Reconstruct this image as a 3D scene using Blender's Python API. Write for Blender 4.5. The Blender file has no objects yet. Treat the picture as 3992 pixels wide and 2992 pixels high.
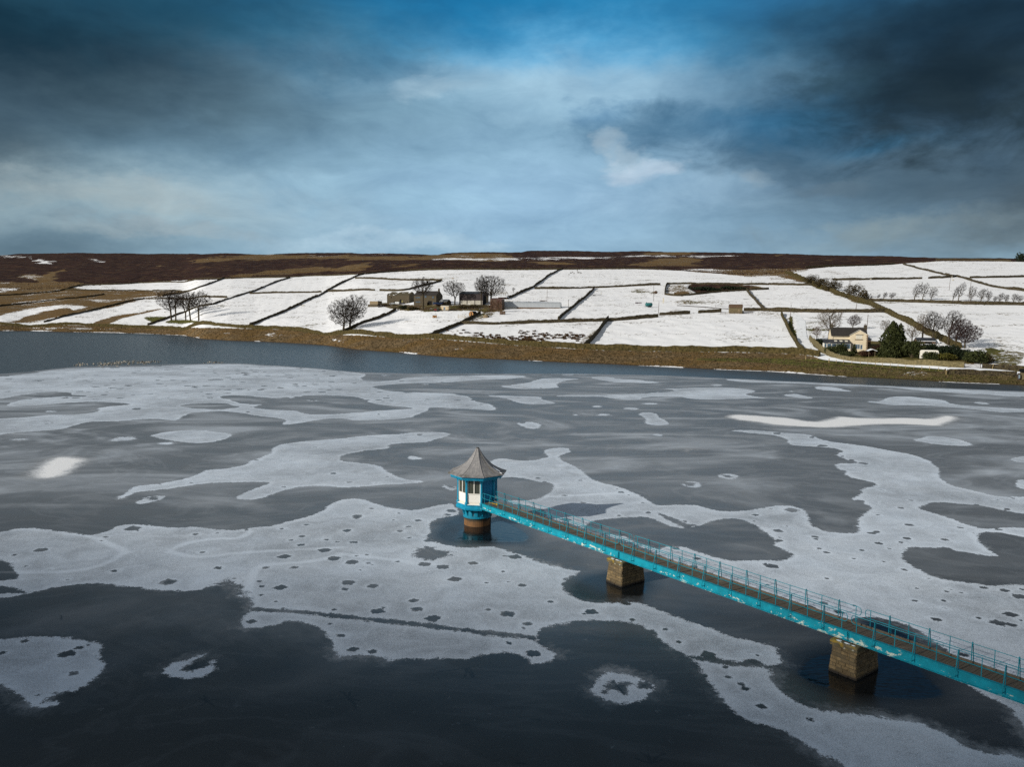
import bpy, math, random
import numpy as np
from mathutils import Vector, Matrix

# ------------------------------------------------------------------ camera, sky, sun, exposure
SC = bpy.context.scene
COL = SC.collection
CAM_H, PITCH, ROLL, FPX = 21.5, 5.2, 0.6, 3074.0
cam_d = bpy.data.cameras.new('camera'); cam = bpy.data.objects.new('camera', cam_d); COL.objects.link(cam)
cam_d.sensor_fit = 'HORIZONTAL'; cam_d.sensor_width = 36.0; cam_d.lens = 36.0*FPX/3992.0
cam_d.clip_start = 0.5; cam_d.clip_end = 20000.0
CAM_R = Matrix.Rotation(math.radians(90-PITCH), 3, 'X') @ Matrix.Rotation(math.radians(ROLL), 3, 'Z')
cam.matrix_world = Matrix.Translation((0, 0, CAM_H)) @ CAM_R.to_4x4()
SC.camera = cam
VS = SC.view_settings
VS.view_transform = 'Standard'; VS.look = 'None'; VS.gamma = 1.0; VS.use_curve_mapping = False
VS.exposure = 0.05
SC.render.engine = 'CYCLES'
SC.cycles.max_bounces = 5; SC.cycles.diffuse_bounces = 2; SC.cycles.glossy_bounces = 3
SC.cycles.transmission_bounces = 3; SC.cycles.transparent_max_bounces = 8
SC.cycles.use_denoising = False

SUN_EL, SUN_AZ = 23.0, 240.0
sd = bpy.data.lights.new('sun', 'SUN'); sun = bpy.data.objects.new('sun', sd); COL.objects.link(sun)
sd.energy = 4.1; sd.angle = math.radians(0.6); sd.color = (1.0, 0.94, 0.84)
ce = math.cos(math.radians(SUN_EL))
SUN_V = Vector((ce*math.sin(math.radians(SUN_AZ)), ce*math.cos(math.radians(SUN_AZ)), math.sin(math.radians(SUN_EL))))
sun.rotation_euler = SUN_V.to_track_quat('Z', 'Y').to_euler()
sun.location = SUN_V*500

RN = np.array(CAM_R)
def ut(px, py):
    """pixel of the 3992 x 2992 survey photograph -> slopes (x/y, z/y) of its sight line"""
    px = np.asarray(px, float); py = np.asarray(py, float)
    a = (px-1996.0)/FPX; b = -(py-1496.0)/FPX
    d = [RN[i, 0]*a+RN[i, 1]*b-RN[i, 2] for i in range(3)]
    return d[0]/d[1], d[2]/d[1]
def to_px(u, t):
    d = [RN[0, i]*u+RN[1, i]+RN[2, i]*t for i in range(3)]
    return 1996.0+FPX*d[0]/-d[2], 1496.0-FPX*d[1]/-d[2]

class NT:
    """small helper for writing node trees"""
    def __init__(s, tree): s.t = tree; s.n = tree.nodes; s.l = tree.links
    def put(s, sock, v):
        if v is None: return
        if isinstance(v, bpy.types.NodeSocket): s.l.new(v, sock)
        elif isinstance(v, (tuple, list)) and sock.type == 'RGBA' and len(v) == 3: sock.default_value = (*v, 1)
        else: sock.default_value = v
    def math(s, op, a, b=None, c=None, clamp=False):
        n = s.n.new('ShaderNodeMath'); n.operation = op; n.use_clamp = clamp
        for i, v in enumerate((a, b, c)): s.put(n.inputs[i], v)
        return n.outputs[0]
    def vmath(s, op, a, b=None):
        n = s.n.new('ShaderNodeVectorMath'); n.operation = op
        s.put(n.inputs[0], a); s.put(n.inputs[1], b)
        return n.outputs['Value'] if op in ('LENGTH', 'DOT_PRODUCT') else n.outputs[0]
    def mix(s, f, a, b, mode='MIX'):
        n = s.n.new('ShaderNodeMix'); n.data_type = 'RGBA'; n.blend_type = mode; n.clamp_factor = True
        s.put(n.inputs[0], f); s.put(n.inputs[6], a); s.put(n.inputs[7], b)
        return n.outputs[2]
    def noise(s, vec, scale, detail=3.0, rough=0.55, dist=0.0, col=False):
        n = s.n.new('ShaderNodeTexNoise'); s.put(n.inputs['Vector'], vec)
        n.inputs['Scale'].default_value = scale; n.inputs['Detail'].default_value = detail
        n.inputs['Roughness'].default_value = rough; n.inputs['Distortion'].default_value = dist
        return n.outputs['Color' if col else 'Fac']
    def vor(s, vec, scale, feat='F1', out='Distance'):
        n = s.n.new('ShaderNodeTexVoronoi'); n.feature = feat; s.put(n.inputs['Vector'], vec)
        n.inputs['Scale'].default_value = scale
        return n.outputs[out]
    def wave(s, vec, scale, dist=0.0, dscale=1.0, typ='BANDS', bdir='X'):
        n = s.n.new('ShaderNodeTexWave'); s.put(n.inputs['Vector'], vec); n.wave_type = typ
        if typ == 'BANDS': n.bands_direction = bdir
        n.inputs['Scale'].default_value = scale; n.inputs['Distortion'].default_value = dist
        n.inputs['Detail Scale'].default_value = dscale; n.inputs['Detail'].default_value = 2.0
        return n.outputs['Fac']
    def step(s, v, lo, hi, a=0.0, b=1.0):
        n = s.n.new('ShaderNodeMapRange'); n.interpolation_type = 'SMOOTHSTEP'
        s.put(n.inputs[0], v)
        for i, q in enumerate((lo, hi, a, b)): s.put(n.inputs[i+1], q)
        return n.outputs[0]
    def lin(s, v, lo, hi, a=0.0, b=1.0):
        n = s.n.new('ShaderNodeMapRange'); s.put(n.inputs[0], v)
        for i, q in enumerate((lo, hi, a, b)): s.put(n.inputs[i+1], q)
        return n.outputs[0]
    def mapping(s, vec, sc=(1, 1, 1), rot=(0, 0, 0), loc=(0, 0, 0)):
        n = s.n.new('ShaderNodeMapping'); s.put(n.inputs[0], vec)
        n.inputs['Scale'].default_value = sc; n.inputs['Rotation'].default_value = rot; n.inputs['Location'].default_value = loc
        return n.outputs[0]
    def sep(s, vec):
        n = s.n.new('ShaderNodeSeparateXYZ'); s.put(n.inputs[0], vec); return n.outputs
    def comb(s, x, y, z):
        n = s.n.new('ShaderNodeCombineXYZ')
        for i, v in enumerate((x, y, z)): s.put(n.inputs[i], v)
        return n.outputs[0]
    def pos(s): return s.n.new('ShaderNodeNewGeometry').outputs['Position']
    def obj(s): return s.n.new('ShaderNodeTexCoord').outputs['Object']
    def attr(s, name, out='Fac'):
        n = s.n.new('ShaderNodeAttribute'); n.attribute_name = name; return n.outputs[out]
    def bump(s, h, strength=0.5, dist=0.1, nrm=None):
        n = s.n.new('ShaderNodeBump'); s.put(n.inputs['Height'], h)
        n.inputs['Strength'].default_value = strength; n.inputs['Distance'].default_value = dist
        if nrm is not None: s.put(n.inputs['Normal'], nrm)
        return n.outputs[0]

# ---- the sky: Nishita air with a broken winter cloud deck placed by direction (azimuth, elevation)
W = bpy.data.worlds.new('World'); SC.world = W; W.use_nodes = True
w = NT(W.node_tree); w.n.clear()
SKY_K = 0.1
sk = w.n.new('ShaderNodeTexSky'); sk.sky_type = 'NISHITA'; sk.sun_disc = False
sk.sun_elevation = math.radians(SUN_EL); sk.sun_rotation = math.radians(SUN_AZ); sk.altitude = 300
sk.air_density = 1.0; sk.dust_density = 0.6; sk.ozone_density = 2.5
dirv = w.n.new('ShaderNodeTexCoord').outputs['Generated']
x_, y_, z_ = w.sep(dirv)
az0 = w.math('ARCTAN2', x_, y_); el0 = w.math('ARCSINE', z_)
cv = w.comb(az0, w.math('MULTIPLY', el0, 1.9), 0.0)
wn = w.sep(w.vmath('SUBTRACT', w.noise(cv, 5.0, 6, 0.55, col=True), (0.5, 0.5, 0.5)))
wn2 = w.sep(w.vmath('SUBTRACT', w.noise(cv, 17.0, 5, 0.6, col=True), (0.5, 0.5, 0.5)))
WARP = 0.15
az = w.math('ADD', w.math('MULTIPLY_ADD', wn[0], WARP, az0), w.math('MULTIPLY', wn2[0], 0.07))
el = w.math('ADD', w.math('MULTIPLY_ADD', wn[1], WARP*0.55, el0), w.math('MULTIPLY', wn2[1], 0.04))
base = w.mix(w.step(el0, 0.0, 0.42), (2.2, 3.6, 4.9), (0.16, 1.15, 2.7))
base = w.mix(0.82, sk.outputs[0], base)
# whole sky behind and overhead: a grey deck
up = w.step(el0, 0.31, 0.52)
base = w.mix(w.math('MULTIPLY', up, 0.9), base, w.mix(w.step(y_, 0.1, 0.75), (1.5, 1.62, 1.7), (0.42, 0.50, 0.53)))
back = w.step(y_, 0.35, -0.3)
base = w.mix(w.math('MULTIPLY', back, 0.92), base, (3.0, 3.15, 3.3))
# (x, y, rx, ry, colour, strength, edge) in pixels of a 2212 wide view of the sky
CLOUDS = [
 (1080, 115, 620, 85, (0.10, 4.0, 7.8), 0.97, 0),
 (1020, 0, 600, 80, (0.03, 1.9, 4.3), 0.85, 0),
 (1180, 190, 470, 72, (3.9, 6.0, 7.6), 0.92, 0),
 (760, 360, 680, 170, (2.26, 4.09, 5.37), 0.92, 0),
 (430, 230, 430, 150, (1.21, 2.30, 3.16), 0.85, 0),
 (800, 120, 190, 55, (0.55, 1.70, 2.90), 0.6, 1),
 (170, 180, 330, 150, (0.76, 1.32, 1.72), 0.8, 0),
 (-20, 30, 460, 130, (0.07, 0.24, 0.42), 0.95, 0),
 (360, -20, 420, 80, (0.11, 0.63, 1.09), 0.75, 0),
 (-60, 340, 230, 110, (0.35, 0.62, 0.85), 0.85, 0),
 (370, 450, 460, 56, (3.54, 4.76, 5.25), 0.85, 0),
 (230, 420, 280, 34, (3.50, 4.10, 4.20), 0.65, 1),
 (300, 490, 260, 16, (3.60, 4.20, 4.40), 0.6, 1),
 (20, 520, 300, 36, (1.00, 1.60, 2.00), 0.7, 0),
 (1130, 440, 470, 120, (3.17, 5.12, 6.95), 0.9, 0),
 (820, 430, 330, 40, (2.93, 4.88, 6.34), 0.55, 1),
 (880, 526, 300, 20, (4.6, 6.2, 7.3), 0.55, 1),
 (930, 205, 90, 26, (3.58, 5.15, 6.27), 0.6, 1),
 (1130, 240, 130, 40, (3.14, 5.04, 6.50), 0.7, 1),
 (1290, 236, 85, 34, (0.95, 2.35, 4.03), 0.85, 1),
 (1480, 275, 270, 58, (0.78, 1.85, 3.00), 0.9, 1),
 (1690, 325, 260, 66, (0.65, 1.40, 2.20), 0.85, 1),
 (1300, 300, 44, 30, (4.8, 6.0, 6.8), 0.5, 1),
 (1340, 330, 52, 26, (4.6, 5.8, 6.6), 0.5, 1),
 (1370, 362, 70, 26, (5.12, 6.34, 7.56), 0.75, 1),
 (1480, 425, 230, 50, (3.66, 5.61, 7.32), 0.75, 1),
 (1612, 385, 60, 24, (4.6, 5.8, 6.6), 0.6, 1),
 (1760, 480, 300, 40, (2.00, 3.40, 4.60), 0.6, 0),
 (1820, 400, 80, 18, (2.80, 3.80, 4.60), 0.65, 1),
 (2020, 400, 360, 85, (0.70, 1.25, 1.75), 0.85, 0),
 (1740, 240, 170, 50, (0.15, 2.2, 4.6), 0.62, 0),
 (1930, 308, 80, 22, (0.50, 2.20, 4.10), 0.75, 0),
 (2050, 165, 330, 120, (0.13, 0.28, 0.42), 0.96, 0),
 (2060, 180, 300, 110, (0.13, 0.27, 0.4), 0.8, 1),
 (2180, 270, 240, 80, (0.20, 0.38, 0.52), 0.9, 1),
 (1790, 165, 90, 36, (0.3, 0.75, 1.1), 0.6, 1),
 (2150, 10, 420, 90, (0.08, 0.22, 0.38), 0.9, 0),
 (2060, 500, 330, 34, (2.20, 2.90, 3.20), 0.85, 1),
 (1900, 530, 260, 20, (1.90, 2.80, 3.40), 0.6, 0),
 (2260, 440, 150, 60, (0.55, 0.80, 1.00), 0.8, 0),
]
wisp = w.math('SUBTRACT', w.noise(w.comb(az0, w.math('MULTIPLY', el0, 1.7), 0.7), 13.0, 7, 0.62, 0.5), 0.5)
c_out = base
for (cx, cy, rx, ry, colr, stg, edge) in CLOUDS:
    u0, t0 = ut(cx/0.5541, cy/0.5541)
    a0 = math.atan(u0); e0 = math.atan(t0*math.cos(a0))
    ra = rx/0.5541/FPX; re = ry/0.5541/FPX
    dx = w.math('MULTIPLY_ADD', az, 1/ra, -a0/ra); dy = w.math('MULTIPLY_ADD', el, 1/re, -e0/re)
    r2 = w.math('MULTIPLY_ADD', dx, dx, w.math('MULTIPLY', dy, dy))
    if edge: m = w.step(w.math('MULTIPLY_ADD', wisp, 2.8, r2), 1.45, -0.5, 0.0, stg)
    else: m = w.math('MULTIPLY', w.math('EXPONENT', w.math('MULTIPLY', r2, -0.95)), min(1.0, stg*1.04))
    c_out = w.mix(m, c_out, colr)
c_out = w.mix(w.math('MULTIPLY', w.math('MULTIPLY', w.step(el0, 0.385, 0.56), w.step(y_, 0.1, 0.75)), 0.9), c_out, (0.40, 0.46, 0.47))
fine = w.noise(w.comb(az0, w.math('MULTIPLY', el0, 2.6), 0.3), 9.0, 7, 0.62, 0.4)
c_out = w.mix(1.0, c_out, w.comb(w.lin(fine, 0.3, 0.7, 0.82, 1.18), w.lin(fine, 0.3, 0.7, 0.85, 1.15), w.lin(fine, 0.3, 0.7, 0.88, 1.12)), 'MULTIPLY')
bg = w.n.new('ShaderNodeBackground'); w.put(bg.inputs[0], c_out); bg.inputs[1].default_value = SKY_K
wo = w.n.new('ShaderNodeOutputWorld'); w.l.new(bg.outputs[0], wo.inputs[0])

# ------------------------------------------------------------------ helpers
def material(name, build):
    m = bpy.data.materials.new(name); m.use_nodes = True
    nt = NT(m.node_tree); nt.n.clear()
    p = nt.n.new('ShaderNodeBsdfPrincipled'); o = nt.n.new('ShaderNodeOutputMaterial'); nt.l.new(p.outputs[0], o.inputs[0])
    build(nt, p); return m
def plain(name, c1, c2=None, scale=3.0, rough=0.7, spec=0.3, bump=0.0, metal=0.0, lo=0.35, hi=0.65, detail=4.0):
    c2 = c2 or tuple(q*0.75 for q in c1)
    def b(n, p):
        f = n.noise(n.obj(), scale, detail)
        n.put(p.inputs['Base Color'], n.mix(n.step(f, lo, hi), c1, c2))
        p.inputs['Roughness'].default_value = rough; p.inputs['Specular IOR Level'].default_value = spec
        p.inputs['Metallic'].default_value = metal
        if bump: n.put(p.inputs['Normal'], n.bump(f, bump, 0.05))
    return material(name, b)
def setp(o, **k):
    for a, b in k.items():
        if b: o[a] = b
    return o
def thing(name, label, cat, loc, yaw=0.0, group=None):
    o = bpy.data.objects.new(name, None); COL.objects.link(o); o.empty_display_size = 0.3
    o.location = loc; o.rotation_euler = (0, 0, yaw)
    return setp(o, label=label, category=cat, group=group)
class MB:
    def __init__(s): s.v = []; s.f = []; s.sm = False
    def add(s, vs, fs):
        k = len(s.v); s.v += [tuple(q) for q in vs]; s.f += [tuple(i+k for i in f) for f in fs]; return s
    def box(s, x0, x1, y0, y1, z0, z1):
        return s.add([(x0,y0,z0),(x1,y0,z0),(x1,y1,z0),(x0,y1,z0),(x0,y0,z1),(x1,y0,z1),(x1,y1,z1),(x0,y1,z1)],
                     [(0,3,2,1),(4,5,6,7),(0,1,5,4),(1,2,6,5),(2,3,7,6),(3,0,4,7)])
    def prism(s, pts, vec):
        n = len(pts); e = Vector(vec); b = [Vector(q)+e for q in pts]
        fs = [tuple(range(n))[::-1], tuple(range(n, 2*n))]+[(i, (i+1) % n, n+(i+1) % n, n+i) for i in range(n)]
        return s.add(list(pts)+b, fs)
    def tube(s, p0, p1, r0, r1=None, n=6, cap=True):
        p0 = Vector(p0); p1 = Vector(p1); r1 = r0 if r1 is None else r1
        d = (p1-p0).normalized(); a = d.orthogonal().normalized(); b = d.cross(a)
        vs = []
        for p, r in ((p0, r0), (p1, r1)):
            vs += [p+(a*math.cos(6.28319*i/n)+b*math.sin(6.28319*i/n))*r for i in range(n)]
        fs = [(i, (i+1) % n, n+(i+1) % n, n+i) for i in range(n)]
        if cap: fs += [tuple(range(n))[::-1], tuple(range(n, 2*n))]
        return s.add(vs, fs)
    def path(s, pts, r, n=5):
        for a, b in zip(pts[:-1], pts[1:]): s.tube(a, b, r, r, n)
        return s
    def lathe(s, prof, n=24, a0=0.0, cap=True):
        vs = []; m = len(prof)
        for (r, z) in prof: vs += [(r*math.cos(a0+6.2831853*i/n), r*math.sin(a0+6.2831853*i/n), z) for i in range(n)]
        fs = [(j*n+i, j*n+(i+1) % n, (j+1)*n+(i+1) % n, (j+1)*n+i) for j in range(m-1) for i in range(n)]
        if cap: fs += [tuple(range(n))[::-1], tuple(range((m-1)*n, m*n))]
        return s.add(vs, fs)
    def xf(s, M, k=0):
        s.v[k:] = [tuple(M @ Vector(q)) for q in s.v[k:]]; return s
    def build(s, name, mat, parent=None, smooth=False, bevel=0.0):
        me = bpy.data.meshes.new(name); me.from_pydata(s.v, [], s.f); me.materials.append(mat)
        if smooth: me.polygons.foreach_set('use_smooth', [True]*len(me.polygons))
        me.update()
        o = bpy.data.objects.new(name, me); COL.objects.link(o)
        if parent is not None: o.parent = parent
        if bevel: 
            md = o.modifiers.new('bevel', 'BEVEL'); md.width = bevel; md.segments = 2; md.limit_method = 'ANGLE'
        return o
def grid_mesh(name, P, mat):
    r, c, _ = P.shape; me = bpy.data.meshes.new(name)
    idx = np.arange(r*c).reshape(r, c)
    q = np.stack([idx[:-1, :-1], idx[:-1, 1:], idx[1:, 1:], idx[1:, :-1]], -1).reshape(-1, 4)
    me.vertices.add(r*c); me.vertices.foreach_set('co', P.astype(np.float32).ravel())
    me.loops.add(q.size); me.loops.foreach_set('vertex_index', q.astype(np.int32).ravel())
    me.polygons.add(len(q)); me.polygons.foreach_set('loop_start', np.arange(0, q.size, 4, dtype=np.int32))
    me.polygons.foreach_set('use_smooth', np.ones(len(q), bool))
    me.update(calc_edges=True); me.materials.append(mat)
    o = bpy.data.objects.new(name, me); COL.objects.link(o); return o
def fattr(o, name, arr):
    a = o.data.attributes.new(name, 'FLOAT', 'POINT'); a.data.foreach_set('value', np.ascontiguousarray(arr, np.float32).ravel())
def copy_tree(o, parent=None):
    c = o.copy(); COL.objects.link(c)
    if parent is not None: c.parent = parent
    for ch in [q for q in bpy.data.objects if q.parent == o]: copy_tree(ch, c)
    return c
def chaikin(p, n=2, closed=True):
    p = np.asarray(p, float)
    for _ in range(n):
        q = np.roll(p, -1, 0) if closed else p[1:]
        a = p if closed else p[:-1]
        r = np.empty((2*len(a), 2)); r[0::2] = a*.75+q*.25; r[1::2] = a*.25+q*.75
        p = r if closed else np.vstack([p[:1], r, p[-1:]])
    return p
def sdf(poly, X, Y, lim):
    """signed distance (positive inside) of grid points to a polygon, only near its box"""
    poly = np.asarray(poly); out = np.full(X.shape, -lim)
    x0, y0 = poly.min(0)-lim; x1, y1 = poly.max(0)+lim
    k = np.nonzero((X > x0) & (X < x1) & (Y > y0) & (Y < y1))
    if len(k[0]) == 0: return out
    x = X[k]; y = Y[k]; d2 = np.full(x.shape, 1e12); ins = np.zeros(x.shape, bool)
    for (ax, ay), (bx, by) in zip(poly, np.roll(poly, -1, 0)):
        ex, ey = bx-ax, by-ay; l = ex*ex+ey*ey
        if l < 1e-12: continue
        h = np.clip(((x-ax)*ex+(y-ay)*ey)/l, 0, 1)
        np.minimum(d2, (x-ax-h*ex)**2+(y-ay-h*ey)**2, out=d2)
        if ay != by:
            c = (ay > y) != (by > y)
            ins ^= c & (x < ex*(y-ay)/(ey if ey else 1e-9)+ax)
    d = np.sqrt(d2); out[k] = np.where(ins, np.minimum(d, lim), -np.minimum(d, lim)); return out
def linedist(pts, X, Y, lim):
    pts = np.asarray(pts); out = np.full(X.shape, lim*1.0)
    x0, y0 = pts.min(0)-lim; x1, y1 = pts.max(0)+lim
    k = np.nonzero((X > x0) & (X < x1) & (Y > y0) & (Y < y1))
    if len(k[0]) == 0: return out
    x = X[k]; y = Y[k]; d2 = np.full(x.shape, lim*lim*1.0)
    for (ax, ay), (bx, by) in zip(pts[:-1], pts[1:]):
        ex, ey = bx-ax, by-ay; l = ex*ex+ey*ey+1e-12
        h = np.clip(((x-ax)*ex+(y-ay)*ey)/l, 0, 1)
        np.minimum(d2, (x-ax-h*ex)**2+(y-ay-h*ey)**2, out=d2)
    out[k] = np.sqrt(d2); return out
# survey sheets: crops of the photograph the outlines below were traced on
SH = {'A': (0, 1300, 1.6632), 'B': (1330, 1300, 1.6632), 'C': (2660, 1300, 1.6607), 'D': (0, 2142, 1.6632), 'E': (1330, 2142, 1.6632), 'F': (2660, 2142, 1.6607),
      'S': (1600, 1700, 2.764), 'P': (2200, 1900, 2.458), 'Q': (3050, 2150, 2.348),
      '1': (0, 900, 2.212), '2': (1000, 900, 2.212), '3': (2000, 900, 2.212), '4': (2992, 900, 2.212),
      'h': (3120, 1180, 6.144), 'f': (1500, 1060, 7.373), 'g': (1740, 1050, 7.373), 't': (1960, 1080, 5.53), 'k': (2440, 1050, 4.254), 'l': (1250, 1050, 5.53), 'c': (3400, 1180, 4.809)}
def S(sheet, x, y):
    ox, oy, k = SH[sheet]; return (ox+x/k, oy+y/k)
def pts(txt):
    """'A 10,20 30,40 B 1,2' -> list of photo pixels"""
    out = []; sh = None
    for w_ in txt.split():
        if ',' in w_: x, y = w_.split(','); out.append(S(sh, float(x), float(y)))
        else: sh = w_
    return out
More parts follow.
